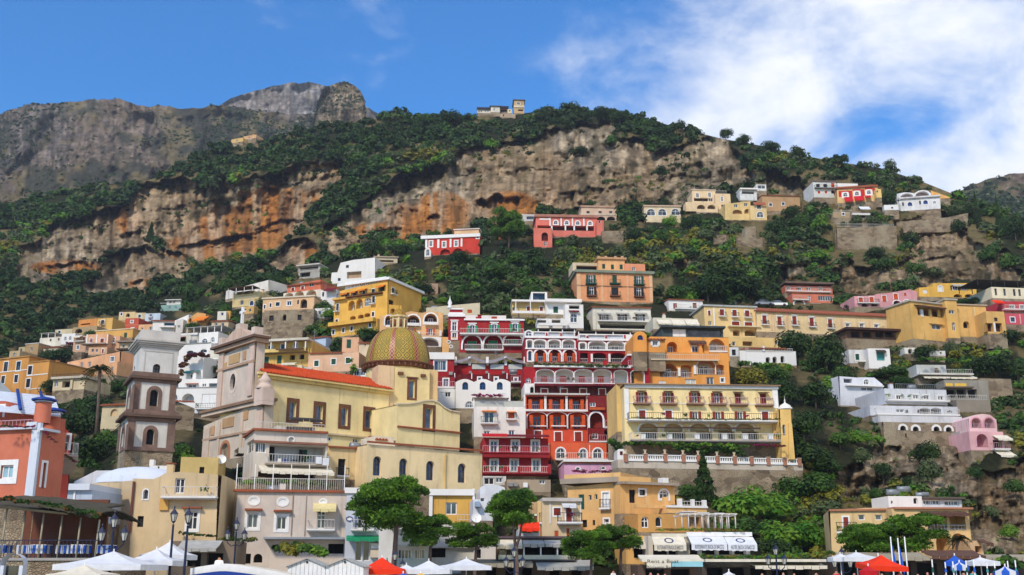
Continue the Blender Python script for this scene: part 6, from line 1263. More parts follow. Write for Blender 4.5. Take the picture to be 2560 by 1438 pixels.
Hs('low brown loggia wing right of the white ridge bay','villa',470,4,8,'#8a7870',1115,500,1430,680,[('hole',1270,590,250,90),('BOX','eaves',1100,430,1460,500,-0.8,8,'#3c3644')],name='villa',short='the ridge loggia wing',fnd=8)
Hs('tall tan tower house on the ridge skyline','tower house',468,3,8,'#b89868',1680,180,2090,700,[('ws',1860,305,120,100),('hole',1940,570,200,70),('BOX','ledge',1680,395,2090,470,-0.3,-0.003,'#d8c8a8')],cor=(0.3,0.5,'#5a5458'),name='tower_house',short='the ridge tower house',fnd=8)
Hs('tiny cream hut left of the ridge tower house','hut',467,3,4,'#cfc4a4',1430,530,1590,690,[('wd',1505,595,50,50)],name='hut',short='the ridge hut',fnd=6)
Hs('stone base terrace with an arch under the ridge tower house','retaining wall',464,3,6,'#a8927a',1120,720,1740,860,[('ahole',1260,770,50,80)],name='retaining_wall',short='the ridge base terrace',fnd=8)
reg('P')
Hs('distant yellow villa on the left forest edge','villa',505,-20,8,'#cfa858',1485,428,1560,452,[('w',1520,440,10,10)],name='villa',short='the distant yellow villa')
Hs('distant orange house beside the distant yellow villa','house',507,-20,8,'#c89868',1565,408,1645,430,[('w',1600,420,10,10)],short='the distant orange house')
# ------------------------------------------------------------------ terrain
def _hash(i,j,k,seed):
    h=(i*374761393+j*668265263+k*2147483647+seed*974711) & 0xffffffff
    h=((h ^ (h >> 13))*1274126177) & 0xffffffff
    return ((h ^ (h >> 16)) & 0xffff)/65535.0
def vnoise(p,seed=0):
    i=np.floor(p).astype(np.int64); f=p-i; f=f*f*(3-2*f)
    r=0
    for a in (0,1):
        for b in (0,1):
            for c in (0,1):
                w=(f[...,0] if a else 1-f[...,0])*(f[...,1] if b else 1-f[...,1])*(f[...,2] if c else 1-f[...,2])
                r=r+w*_hash(i[...,0]+a,i[...,1]+b,i[...,2]+c,seed)
    return r
def fbm(p,oct=4,seed=0,gain=0.5):
    r=0; a=1; t=0
    for o in range(oct):
        r=r+a*vnoise(p*(2 ** o)+17.3*o,seed+o); t += a; a *= gain
    return r/t
def smooth(x,a,b):
    t=np.clip((x-a)/(b-a),0,1); return t*t*(3-2*t)
def in_poly(px,py,poly):
    r=np.zeros(px.shape,bool); n=len(poly)
    for i in range(n):
        x1,y1=poly[i]; x2,y2=poly[(i+1) % n]
        if y1 == y2:continue
        c=((y1>py) != (y2>py)) & (px<(x2-x1)*(py-y1)/(y2-y1)+x1)
        r ^= c
    return r
_cp={
 -400:[(1440,150),(1250,190),(1000,270),(800,340),(600,420),(500,480),(400,540)],
 0:[(1440,122),(1250,155),(1100,185),(1000,212),(900,255),(800,312),(700,360),(600,420),(500,480),(400,540)],
 300:[(1440,118),(1250,152),(1100,178),(1000,206),(900,250),(800,315),(700,372),(600,420),(500,460),(440,490),(350,540)],
 600:[(1440,116),(1250,145),(1000,205),(900,225),(800,255),(700,310),(640,372),(600,400),(500,430),(420,450),(350,500),(250,570)],
 900:[(1440,116),(1250,145),(1000,195),(850,220),(750,245),(680,285),(600,340),(500,375),(400,410),(300,470),(240,510)],
 1280:[(1440,116),(1250,140),(1100,160),(1000,175),(900,190),(800,208),(700,243),(600,292),(550,330),(500,345),(400,380),(300,440),(250,470)],
 1600:[(1440,116),(1250,134),(1100,152),(1000,168),(900,190),(800,212),(700,247),(600,287),(500,320),(400,360),(300,420),(250,450)],
 1900:[(1440,114),(1250,130),(1100,142),(1000,165),(900,190),(800,222),(700,250),(600,280),(500,312),(400,355),(350,400),(250,450)],
 2200:[(1440,114),(1250,130),(1100,147),(1000,175),(900,196),(800,217),(700,246),(600,276),(500,306),(440,345),(400,370)],
 2560:[(1440,114),(1250,132),(1100,152),(1000,180),(900,200),(800,220),(700,246),(600,272),(500,312),(400,362)],
 3000:[(1440,118),(1250,134),(1100,156),(1000,184),(900,204),(800,226),(700,252),(600,280),(500,322),(400,372)],
}
_cx=np.array(sorted(_cp)); _cy=np.arange(200,1461,20.0)
_tab=np.array([np.interp(_cy,[a for a,b in sorted(_cp[x])],[b for a,b in sorted(_cp[x])]) for x in _cx])
for _k in range(2):
    _tab[:,1:-1]=0.25*_tab[:,:-2]+0.5*_tab[:,1:-1]+0.25*_tab[:,2:]
def base_depth(px,py):
    i=np.clip(np.searchsorted(_cx,px)-1,0,len(_cx)-2); u=np.clip((px-_cx[i])/(_cx[i+1]-_cx[i]),-0.5,1.5)
    u=np.where((u>0) & (u<1),u*u*(3-2*u)*0.5+u*0.5,u)
    v=np.clip((py-200)/20.0,0,len(_cy)-1.001); j=v.astype(int); g=v-j
    q=lambda a,b:_tab[a,b]
    return (q(i,j)*(1-g)+q(i,j+1)*g)*(1-u)+(q(i+1,j)*(1-g)+q(i+1,j+1)*g)*u
_sky=[(-900,560),(-400,520),(0,512),(200,470),(380,448),(430,428),(520,374),(640,360),(790,316),(910,302),(1000,290),(1180,292),(1300,284),(1400,274),(1500,276),(1600,294),(1700,320),(1800,346),(1900,364),(2000,388),(2100,406),(2200,420),(2300,452),(2400,492),(2480,520),(2560,545),(2900,640),(3400,760)]
def skyline(px):return np.interp(px,[a for a,b in _sky],[b for a,b in _sky])
def zp(k,pts):
    ox,oy,s=REG[k]; return [(ox+x/s,oy+y/s) for x,y in pts]
ROCKP=[
 zp('P',[(60,1280),(90,1150),(240,1030),(400,930),(560,890),(750,900),(820,790),(880,730),(1050,680),(1380,705),(1560,690),(1800,690),(1960,600),(2170,545),(2230,620),(2100,790),(1960,860),(1940,960),(1900,1045),(1750,1150),(1600,1180),(1450,1190),(1230,1190),(1130,1150),(1000,1090),(870,1110),(720,1150),(600,1260),(300,1350),(170,1330)]),
 zp('P',[(520,1430),(600,1280),(720,1170),(960,1100),(1170,1180),(1250,1280),(1130,1320),(1000,1330),(960,1430)]),
 zp('P',[(1740,1190),(1920,1060),(2000,1080),(2010,1180),(1900,1260),(1760,1290)]),
 zp('P',[(1560,1230),(1740,1210),(1740,1300),(1600,1280)]),
 zp('Q',[(-50,800),(100,680),(290,610),(420,570),(540,490),(700,400),(960,390),(1030,330),(1250,300),(1250,240),(1400,225),(1650,205),(1780,270),(1750,350),(1900,330),(2100,420),(2200,400),(2425,320),(2620,340),(2720,480),(2800,650),(2600,710),(2320,720),(2300,800),(2000,800),(1850,830),(1560,800),(1230,870),(870,930),(700,1000),(550,1010),(300,990),(150,980),(40,1020),(-80,1100),(-250,1220),(-300,1000)]),
 zp('R',[(1650,420),(2000,400),(2100,500),(2250,600),(2400,700),(2500,850),(2540,900),(1800,900),(1250,1010),(1150,960),(1130,850),(1250,770),(1600,760),(1700,650),(1650,560)]),
 zp('R',[(600,40),(760,60),(900,150),(960,240),(640,250)]),
 zp('M',[(1230,200),(1950,80),(2100,400),(2450,430),(2600,300),(2900,300),(2900,1250),(2100,1230),(2050,700),(1400,560),(1000,740),(850,620),(750,480)]),
 zp('S',[(1900,700),(2300,760),(2250,900),(1950,860)]),
 zp('S',[(980,700),(1200,690),(1230,860),(1000,800)]),
 zp('B',[(600,680),(1180,650),(1180,760),(640,760)]),
]
CAVES=[(545,597,105,40,15),(1240,492,58,48,15),(1087,532,20,38,9),(322,581,34,24,10),(170,660,75,24,9),(715,552,70,30,8),(955,572,50,18,7),(560,615,60,24,6),
         (772,606,20,40,8),(350,700,26,24,7),(700,464,55,18,7),(890,634,30,20,5),(1372,476,14,40,4),(660,575,60,40,7),(560,500,60,30,4),(790,440,70,20,5),
         (1010,520,40,60,5),(1330,420,90,24,4),(1500,470,110,26,5),(1700,440,80,30,4),(1180,430,60,22,4),(430,520,50,30,4),(250,560,80,22,4),(1000,470,60,24,5),(1420,520,60,40,4),(2300,1180,60,40,5),(2420,1130,40,50,4),(2350,1290,60,40,4),(2350,640,60,40,4),(1650,520,70,30,4)]
ORANGE=[(600,575,150,62,1.0),(710,520,120,60,1.0),(1105,535,75,60,1.0),(1260,515,95,42,1.0),(1372,492,18,30,0.9),(322,550,40,45,0.8),(165,668,95,20,1.0),(350,710,32,18,1.0),
          (790,430,80,40,0.45),(955,575,80,22,0.9),(762,632,40,36,0.8),(480,620,90,40,0.9),(820,520,60,60,0.5),(1010,560,60,60,0.7),(2480,1210,90,100,0.42),(2350,1230,110,50,0.40),
          (1560,560,120,40,0.3),(1950,710,70,18,0.9),(450,480,90,40,0.25)]
def flat_np(px,py,d):
    return np.stack([(px-1280)/FPX*d,0*px,(719-py)/FPX*d],-1)
def rock_mask(px,py):
    q=np.stack([px/40,py/40,0*px],-1)
    ax=(fbm(q,4,3)-0.5)*70; ay=(fbm(q,4,9)-0.5)*60
    r=np.zeros(px.shape)
    for p in ROCKP:r=np.maximum(r,in_poly(px+ax,py+ay,p).astype(float))
    return r
def fit_houses(px,py):
    """lets the slope meet the ground line of each house"""
    if 'f' not in _fit:
        A=np.array([((a+c)/2,d,max(22.0,(c-a)*0.6),Y+2.5) for a,b,c,d,Y in RECTS] or [(0,5000,30,100)])
        _fit['f']=np.column_stack([A,A[:,3]-base_depth(A[:,0],A[:,1])])
    A=_fit['f']; sh=px.shape; x=px.reshape(-1); y=py.reshape(-1)
    num=np.zeros(x.shape); den=np.full(x.shape,0.25)
    for cx,cy,sx,_,dl in A:
        m=(np.abs(x-cx)<sx*2.6+60) & (np.abs(y-cy)<120)
        w=np.exp(-((x[m]-cx)/(sx+25)) ** 2-((y[m]-cy)/45.0) ** 2)
        num[m] += w*dl; den[m] += w
    return (num/den).reshape(sh)
_fit={}
def hill(px,py,detail=True):
    """depth of the hillside, rock mask and orange stain for pixels of the photograph"""
    D=base_depth(px,py)
    D=D+fit_houses(px,py)
    P=pix_np(px,py,D)
    rk=rock_mask(px,py)
    big=fbm(P*np.array([0.018,0.0,0.022])+5,4,21)-0.5
    D=D+big*np.clip((D-140)*0.14,0,40)*(0.5+0.5*rk)
    if detail:
        Pn=flat_np(px,py,400); ax=lambda x,z:Pn*np.array([x,0.0,z])
        rdg=lambda q,o,sd,g:1-np.abs(fbm(q,o,sd,g)*2-1)
        med=fbm(ax(0.045,0.035),6,33,0.62)-0.5
        flute=rdg(ax(0.12,0.014)+3,5,41,0.6)
        ledge=fbm(np.stack([Pn[...,0]*0.03,0*px,Pn[...,2]*0.20-0.03*Pn[...,0]],-1),5,55,0.6)-0.5
        fine=fbm(ax(0.30,0.24),4,66,0.65)-0.5
        crk=smooth(rdg(ax(0.06,0.022)+9,5,88,0.6),0.80,0.98)
        jag=fbm(ax(0.9,0.5),2,95)-0.5
        D=D+rk*(med*30+flute*11+ledge*15+fine*12.0+crk*6+jag*4.0)*np.clip(D/330,0.36,1.3)+rk*smooth(-D,-260,-150)*(fine*2+(fbm(ax(0.16,0.13),4,98,0.6)-0.5)*5)+(1-rk)*(med*6+fine*1.5)
    for cx,cy,rx,hh,dp in CAVES:
        m=(np.abs(px-cx)<rx*1.15) & (py>cy-30) & (py<cy+hh*1.5+30)
        if not m.any():continue
        x,y=px[m],py[m]
        wob=fbm(np.stack([x/16,y/30,0*x+cx],-1),4,77)-0.5
        env=np.sqrt(np.clip(1-((x-cx)/rx+wob*0.5) ** 2,0,1))
        t=(y-(cy+hh*0.35*(1-env))-wob*26-0.10*(cx-x))/(hh*(0.35+0.65*env))
        D[m]=D[m]+dp*env*smooth(t,-0.04,0.06)*(1-smooth(t,0.15,1.15))
    orr=np.zeros(px.shape)
    for cx,cy,rx,ry,s in ORANGE:
        e=((px-cx)/rx) ** 2+((py-cy)/ry) ** 2
        orr=np.maximum(orr,s*smooth(1.5-e,0,1.2))
    for x0,y0,x1,y1,Y in RECTS:
        ins=(px>x0-6) & (px<x1+6) & (py>y0-3) & (py<y1+2)
        D=np.where(ins,np.maximum(D,Y+1.5),D)
    return D,rk,orr
def sheet(name,V,nr,nc,cols,mat,smooth_shade=True):
    me=bpy.data.meshes.new(name)
    idx=np.arange(nr*nc).reshape(nr,nc)
    q=np.stack([idx[:-1,:-1],idx[:-1,1:],idx[1:,1:],idx[1:,:-1]],-1).reshape(-1,4)
    me.vertices.add(nr*nc); me.vertices.foreach_set('co',V.reshape(-1).astype(np.float32))
    me.loops.add(q.size); me.loops.foreach_set('vertex_index',q.reshape(-1).astype(np.int32))
    me.polygons.add(len(q)); me.polygons.foreach_set('loop_start',np.arange(0,q.size,4,dtype=np.int32)); me.polygons.foreach_set('loop_total',np.full(len(q),4,np.int32))
    me.update(calc_edges=True)
    if cols is not None:
        a=me.attributes.new('ground_colour','FLOAT_COLOR','POINT'); a.data.foreach_set('color',cols.reshape(-1).astype(np.float32))
    me.materials.append(mat)
    if smooth_shade:me.polygons.foreach_set('use_smooth',np.ones(len(q),bool))
    o=bpy.data.objects.new(name,me); COL.objects.link(o)
    return o
def m_ground(name,bumpd=0.8,fine=0.35):
    t=NT(name)
    a=t.n('ShaderNodeAttribute'); a.attribute_name='ground_colour'
    n1=t.noise((fine,fine,fine*1.2),9,0.76)
    c=t.mix(t.ramp(n1,0.3,0.72),(0.62,0.60,0.58,1),(1.3,1.3,1.3,1))
    col=t.mix(1.0,a.outputs['Color'],c,'MULTIPLY')
    v=t.n('ShaderNodeTexVoronoi'); v.feature='DISTANCE_TO_EDGE'
    t.L.new(t.pos((fine*0.55,fine*0.55,fine*0.8)),v.inputs['Vector'])
    col=t.mix(t.ramp(v.outputs['Distance'],0.0,0.07,0.35,0.0),col,(0.05,0.045,0.04,1))
    t.L.new(col,t.b.inputs['Base Color']); t.b.inputs['Roughness'].default_value=0.96; t.b.inputs['Specular IOR Level'].default_value=0.1
    v3=t.noise((fine*2.2,fine*2.2,fine*0.6),6,0.7)
    t.bump(t.math('ADD',n1,t.math('MULTIPLY',v3,0.6)),1.0,bumpd*1.6)
    return t.m
def lin(h):return np.array(srgb(h)[:3])
def rock_colours(P,rk,orr,wm=1.0,veg='#2c3018',grey='#bba98c'):
    n1=fbm(P*0.045,4,101)[...,None]; st=fbm(P*np.array([0.30,0.30,0.025]),4,111)[...,None]; n3=fbm(P*0.5,4,121,0.6)[...,None]
    st2=fbm(P*np.array([0.75,0.75,0.05]),3,113)[...,None]; bed=fbm(P*np.array([0.03,0.03,0.5])-0.04*P[...,:1],3,117)[...,None]
    g=lin(grey)*(0.76+0.38*n1); g=g*(1-0.32*smooth(st,0.50,0.70))*(1-0.30*smooth(st2,0.5,0.7))*(1-0.28*smooth(bed,0.52,0.66))*(0.72+0.75*smooth(n3,0.38,0.68))
    warm=smooth(fbm(P*0.03,3,131)[...,None],0.36,0.60); g=g*(1-0.55*warm*wm)+lin('#ab8c64')*(0.6+0.7*st2)*(0.7+0.6*n3)*0.55*warm*wm
    oc=lin('#c08040')*(0.6+0.7*n3); pale=lin('#cdb797')
    pl=smooth(st,0.48,0.62)*0.7; oc=oc*(1-pl)+pale*pl
    dk=smooth(fbm(P*np.array([0.30,0.30,0.02]),3,141)[...,None],0.5,0.62); oc=oc*(1-0.45*dk)+lin('#80603c')*0.45*dk; oc=oc*(0.7+0.6*st2)
    o=smooth(orr[...,None]*(0.35+1.2*fbm(P*np.array([0.12,0.12,0.03]),3,151)[...,None]),0.33,0.76)
    c=g*(1-o)+oc*o
    ck=1-np.abs(fbm(P*np.array([0.30,0.30,0.05]),4,181,0.6)[...,None]*2-1); ck2=1-np.abs(fbm(P*np.array([0.10,0.10,0.34]),4,183,0.6)[...,None]*2-1)
    c=c*(1-0.40*smooth(ck,0.86,0.97))*(1-0.38*smooth(ck2,0.88,0.97))
    vegc=lin(veg)*(0.6+0.8*n1); dry=smooth(fbm(P*0.09,4,161)[...,None],0.46,0.60)
    vegc=vegc*(1-dry*0.8)+lin('#83744e')*(0.6+0.7*n3)*dry*0.8
    grow=smooth(fbm(P*0.22,4,171,0.6)[...,None],0.55,0.66)*(1-o)*0.6
    c=c*(1-grow)+vegc*grow
    c=c*rk[...,None]+vegc*(1-rk[...,None])
    return np.concatenate([np.clip(c,0,1),np.ones(c.shape[:-1]+(1,))],-1)
def build_hill():
    xs=np.concatenate([np.arange(-900,-60,20.0),np.arange(-60,2620,4.0),np.arange(2620,3400,20.0)])
    nr=330
    t=np.linspace(0,1,nr)
    px=np.repeat(xs[None,:],nr,0); sk=skyline(xs)
    py=1450+(sk-1450)[None,:]*t[:,None]
    D,rk,orr=hill(px,py)
    P=pix_np(px,py,D)
    cols=rock_colours(flat_np(px,py,400),rk,orr)
    foot=P[0].copy(); foot[:,2] -= 8; foot[:,1] += 2
    back=[]
    for k,(dy,dz) in enumerate(((6,-1),(30,-8),(90,-40),(200,-120))):
        b=P[-1].copy(); b[:,1] += dy; b[:,0] *= 1+dy/b[:,1]; b[:,2] += dz; back.append(b)
    V=np.concatenate([foot[None],P,np.array(back)],0)
    C=np.concatenate([cols[:1],cols]+[cols[-1:]]*4,0)
    structure(sheet('hillside',V,nr+5,len(xs),C,m_ground('limestone_hillside'),False))
def build_mountain(name,sky,bottom,D0,D1,step,nr,seed,veg,grey,amp,xr,streaky=False,green=0.5):
    xs=np.arange(xr[0],xr[1],step); t=np.linspace(0,1,nr)
    top=np.interp(xs,[a for a,b in sky],[b for a,b in sky]); top=top+(fbm(np.stack([xs/25,0*xs,0*xs],-1),4,seed)-0.5)*12
    bot=np.interp(xs,[a for a,b in bottom],[b for a,b in bottom])
    px=np.repeat(xs[None],nr,0); py=bot[None]+(top-bot)[None]*t[:,None]
    D=D0+(D1-D0)*(t[:,None] ** 1.1)+0*px
    P=pix_np(px,py,D)
    s=330.0/D0
    Pn=flat_np(px,py,D0)*2.3; ax=lambda x,z:Pn*np.array([x,0.0,z])*s
    big=fbm(ax(0.012,0.010),7,seed+1,0.62)-0.5; fl=1-np.abs(fbm(ax(0.03,0.008),5,seed+2,0.6)*2-1)
    fine=fbm(ax(0.12,0.10),4,seed+5,0.65)-0.5; crk=smooth(1-np.abs(fbm(ax(0.02,0.014),5,seed+8,0.6)*2-1),0.8,1.0)
    edge=np.minimum(1,(1-t[:,None])*6+0.25)
    D=D+(big*amp*1.2+fl*amp*0.35+fine*amp*0.35+crk*amp*0.3)*edge
    P=pix_np(px,py,D)
    rk=1-smooth(fbm(Pn*np.array([0.03,0.0,0.04])*s,6,seed+6,0.62),0.47,0.55)*green
    C=rock_colours(Pn*s,rk,0*px,0.35,veg,grey)
    b1=P[-1].copy(); b1[:,1] += 60; b1[:,2] -= 20; b2=b1.copy(); b2[:,1] += 300; b2[:,2] -= 260
    V=np.concatenate([P,b1[None],b2[None]],0); C=np.concatenate([C,C[-1:],C[-1:]],0)
    o=sheet(name,V,nr+2,len(xs),C,m_ground(name+'_rock',2.0,0.13),False)
    return structure(o)
def build_mountains():
    build_mountain('mountain_ridge',[(-900,380),(-300,320),(-100,300),(0,284),(60,264),(200,254),(300,247),(340,262),(470,272),(540,264),(640,275),(780,288),(900,296),(1050,340)],
                   [(-900,640),(0,620),(300,560),(600,460),(900,400),(1050,380)],620,980,4,150,200,'#3a3c2c','#857a70',110,(-900,1050),green=0.85)
    build_mountain('mountain_peak',[(440,300),(540,264),(600,238),(640,226),(690,213),(740,207),(790,209),(815,216),(900,260),(1000,310)],
                   [(440,320),(1000,330)],1250,1420,3,60,300,'#55554a','#a09a96',130,(440,1000),green=0.15)
    build_mountain('rock_tower',[(778,330),(786,292),(793,255),(800,236),(815,214),(840,206),(862,204),(884,212),(900,228),(910,244),(913,262),(914,295),(920,340)],
                   [(778,345),(920,345)],880,915,2,60,400,'#333c20','#a8957c',34,(778,921),green=0.15)
    build_mountain('far_headland',[(2300,540),(2380,494),(2420,462),(2480,446),(2545,434),(2600,430),(2760,400),(3100,380),(3400,400)],
                   [(2300,620),(3400,620)],650,820,5,60,500,'#22331c','#7a6a5e',40,(2300,3400),green=0.8)
def build_ground():
    me=MB()
    t=NT('sea_water'); t.b.inputs['Base Color'].default_value=(0.01,0.05,0.07,1); t.b.inputs['Roughness'].default_value=0.12
    t.bump(t.noise((0.8,0.8,0.8),4),0.4,0.2); _M['sea']=t.m
    t=NT('beach_sand'); c=t.mix(t.noise((2,2,2),6),srgb('#8c8274'),srgb('#a89c88')); t.L.new(c,t.b.inputs['Base Color']); t.b.inputs['Roughness'].default_value=0.95; _M['sand']=t.m
    t=NT('promenade_paving'); c=t.mix(t.noise((1,1,1),5),srgb('#8a8680'),srgb('#a5a098')); t.L.new(c,t.b.inputs['Base Color']); t.b.inputs['Roughness'].default_value=0.9; _M['paving']=t.m
    m=MB(); m.face([(-1500,-600,-1.6),(1500,-600,-1.6),(1500,1600,-1.6),(-1500,1600,-1.6)],'sea'); structure(m.build('sea'))
    m=MB(); m.face([(-160,34,-1.75),(160,34,-1.75),(150,60,-0.35),(-150,60,-0.35)],'sand'); m.face([(-150,60,-0.35),(150,60,-0.35),(150,84,-0.02),(-150,84,-0.02)],'sand'); structure(m.build('beach'))
    m=MB(); m.box(-150,150,84.0,135,-1.5,0.0,'paving'); structure(m.build('promenade'))
# ------------------------------------------------------------------ the beach front
reg('M')
ybb=Hs('yellow beach building with a loggia, tall arches and white roof rooms','hotel',100,-13,9,'#dcb878',735,815,1340,1300,
   [('rc',886,945,46,135,dict(fr='wood',bal=(0.6,'white','iron',0.7))),('w',[1030,1190],[880,880],60,50),('BOX','roof_edge',725,800,1345,818,-0.25,9,'#b07050')],top=[(735,818),(1080,790),(1340,790)],name='hotel',short='the yellow beach building',fnd=2)
Hs('','',98.5,6,8,'#dcb472',1335,800,2062,1300,
   [('hole',1830,925,360,145,dict(back='#c09a60',dp=1.8)),('d',[1668],[915],40,90,dict(hole=False)),('BOX','column',1835,855,1860,1000,0.0,0.3,'#dcb472'),('RAIL',1650,2005,950,998,-0.05,'rail'),('ahole',[1800,1945],[1130,1120],132,180,dict(back='#b8863c',dp=1.6)),('SLOPE','awning',1580,2000,828,850,1.2,'canvasbr'),('BOX','roof_edge',1330,785,2070,803,-0.25,8,'#b07050')],name='loggia_wing',parent=ybb,fnd=2)
Hs('','',102,4,4,'white',1285,680,1602,790,[('wa',1540,725,40,60,dict(gl='dark')),('wa',1317,738,20,30)],name='roof_room',parent=ybb,push=False,fnd=0)
Hs('','',102.5,6,4,'#c8ccd0',1602,712,1975,792,[('w',1690,738,160,48,dict(grid=5)),('w',1880,745,140,50,dict(grid=3)),('BOX','roof_slab',1595,690,1985,708,-0.5,4,'#5a5048')],name='glazed_roof_room',parent=ybb,push=False,fnd=0)
for x_,y_ in ((1325,640),(1425,612),(1600,668)):
    p_=pix(gx(x_),gy(y_),103.5); mb=MB(); mb.tube([(-0.6,0,0),(0.6,0,0)],0.26,'metal',10); o_=mb.build('water_tank'); o_.location=p_; adopt(o_,ybb.root)
Hs('small apricot annex under a brown canopy at the cliff foot','house',97,8,5,'#d2a878',2045,1100,2180,1300,[('SLOPE','awning',2110,2180,1090,1130,1.5,'canvasbr'),('hole',2130,1180,60,60)],short='the apricot annex',fnd=2)
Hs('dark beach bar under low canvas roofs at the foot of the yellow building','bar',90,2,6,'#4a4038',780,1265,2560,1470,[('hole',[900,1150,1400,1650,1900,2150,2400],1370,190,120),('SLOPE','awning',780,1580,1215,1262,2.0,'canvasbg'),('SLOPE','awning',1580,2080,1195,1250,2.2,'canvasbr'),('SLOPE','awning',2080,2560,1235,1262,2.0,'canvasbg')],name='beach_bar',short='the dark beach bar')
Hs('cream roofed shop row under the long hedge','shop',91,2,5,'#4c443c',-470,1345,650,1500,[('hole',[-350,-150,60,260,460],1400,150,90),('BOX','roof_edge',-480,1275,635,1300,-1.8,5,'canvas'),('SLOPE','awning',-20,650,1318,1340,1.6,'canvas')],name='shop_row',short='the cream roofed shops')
reg('L')
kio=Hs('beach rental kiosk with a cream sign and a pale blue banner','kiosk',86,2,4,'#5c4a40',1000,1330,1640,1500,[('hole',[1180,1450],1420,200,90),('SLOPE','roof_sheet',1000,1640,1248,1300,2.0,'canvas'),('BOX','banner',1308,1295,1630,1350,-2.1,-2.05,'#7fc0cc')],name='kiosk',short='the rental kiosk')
f_=kio.face('F'); a0_,z0_=f_.pt(1050,1362); a1_,z1_=f_.pt(1300,1298); mb=MB(); f_.fbox(mb,a0_,a1_,z0_,z1_,-2.1,-2.05,'canvas'); sg_=kio.part(mb,'sign')
for w_,dz in (('Rent a Boat',0.25),('Noleggio Barche',-0.2)):text_mesh('lettering',w_,0.38,2.4,'iron',sg_,f_.m((a0_+a1_)/2+0.3,(z0_+z1_)/2+dz,-2.12),(R(90),0,0))
reg('J')
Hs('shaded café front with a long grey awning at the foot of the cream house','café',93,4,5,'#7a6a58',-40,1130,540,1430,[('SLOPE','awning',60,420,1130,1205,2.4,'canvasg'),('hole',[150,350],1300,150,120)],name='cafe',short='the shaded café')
# ---- parasols
def parasol(label,px,py_top,py_edge,w,Y,mat,n=4,rim=0.28,name='parasol',tilt=0.0,mat2=None,group='beach parasols'):
    t=pix(px,py_top,Y); e=pix(px,py_edge,Y); W=w/FPX*Y; h=t.z-e.z
    g=0.0 if Y >= 84 else -0.35
    root=empty(name,(t.x,Y,g)); tag(root,label,'parasol',group)
    z1=t.z-g; z0=e.z-g; r=W/2*(1.414 if n == 4 else 1.0); rot=math.pi/4 if n == 4 else 0.2
    mb=MB()
    for k in range(n):
        a,b=rot+2*math.pi*k/n,rot+2*math.pi*(k+1)/n
        A=Vector((r*math.cos(a),r*math.sin(a),z0)); B=Vector((r*math.cos(b),r*math.sin(b),z0)); T=Vector((0,0,z1)); m=mat2 if (mat2 and k % 2) else mat
        S=4
        for i in range(S):
            u0,u1=i/S,(i+1)/S
            sag=lambda u:Vector((0,0,-0.16*h*math.sin(math.pi*u)))
            p=[T.lerp(A,u0)+sag(u0),T.lerp(B,u0)+sag(u0),T.lerp(B,u1)+sag(u1),T.lerp(A,u1)+sag(u1)]
            mb.face(p if i else [p[0],p[2],p[3]],m)
        mid=(A+B)/2; dn=Vector((0,0,-rim))
        mb.face([A,mid,mid+dn*1.1,A+dn],m); mb.face([mid,B,B+dn,mid+dn*1.1],m)
    c=mb.build('canopy',root); c.rotation_euler=(tilt,tilt*0.4,0)
    mb=MB(); mb.tube([(0,0,0),(0,0,z1+0.12)],0.035,'paint',6); mb.build('pole',root)
    mb=MB(); mb.lathe([(0.3,0),(0.3,0.08),(0.06,0.12)],(0,0,0),'metal',10); mb.build('base',root)
parasol('bright red square parasol left of the white square parasols',955,1393,1424,112,70,'canvasr')
parasol('white square parasol with printed rim, next to the red parasol',1072,1401,1424,108,72,'canvasw')
parasol('white square parasol with beige side cloth, right of its twin',1166,1396,1415,122,76,'canvasw')
parasol('small white parasol tucked behind the red parasol',1016,1411,1424,62,78,'canvasw')
parasol('large orange red parasol near the flagpoles',2195,1387,1412,96,70,'canvasr',tilt=0.08)
parasol('small round crimson parasol below the orange red parasol',2170,1414,1427,46,66,'canvasc',n=10)
parasol('white pointed parasol left of the orange red parasol',2140,1380,1394,86,80,'canvasw')
parasol('small white parasol at the left end of the beach bar',2100,1384,1394,50,80,'canvasw')
parasol('blue round parasol under the brown bar canopy',2386,1388,1404,50,72,'canvasb',n=10)
parasol('white parasol right of the blue parasol',2450,1393,1404,66,76,'canvasw')
parasol('small blue and white striped parasol below the blue parasol',2398,1405,1414,42,66,'canvasb',n=10,mat2='canvasw')
parasol('blue and white striped parasol at the far right of the beach',2512,1415,1428,56,62,'canvasb',n=10,mat2='canvasw')
parasol('plain yellow parasol at the bottom edge by the red parasol',1052,1432,1440,40,62,'canvasy',n=10)
parasol('plain blue parasol at the bottom edge by the red parasol',1008,1433,1440,46,62,'canvasb',n=10)
parasol('white beach parasol before the rental shops',1822,1428,1436,30,64,'canvasw',n=10)
parasol('great white square parasol in front of the left lamp',285,1378,1412,205,58,'canvasw')
parasol('white square parasol behind the great white parasol',392,1372,1402,118,62,'canvasw')
parasol('white square parasol farthest back by the twin lamps',425,1354,1388,108,68,'canvasw')
parasol('beige parasol at the bottom left under the great white one',212,1412,1436,130,54,'canvas')
for k in range(9):parasol(('first','second','third','fourth','fifth','sixth','seventh','eighth','ninth')[k]+' from left of the closed '+('green','blue','teal')[k % 3]+' parasols in the beach row',2330+k*26+(k % 2)*7,1404+(k*7) % 9,1428,7,62+k % 3,('shgr','canvasb','teal')[k % 3],n=6,rim=0.05,group='closed parasols on the beach')
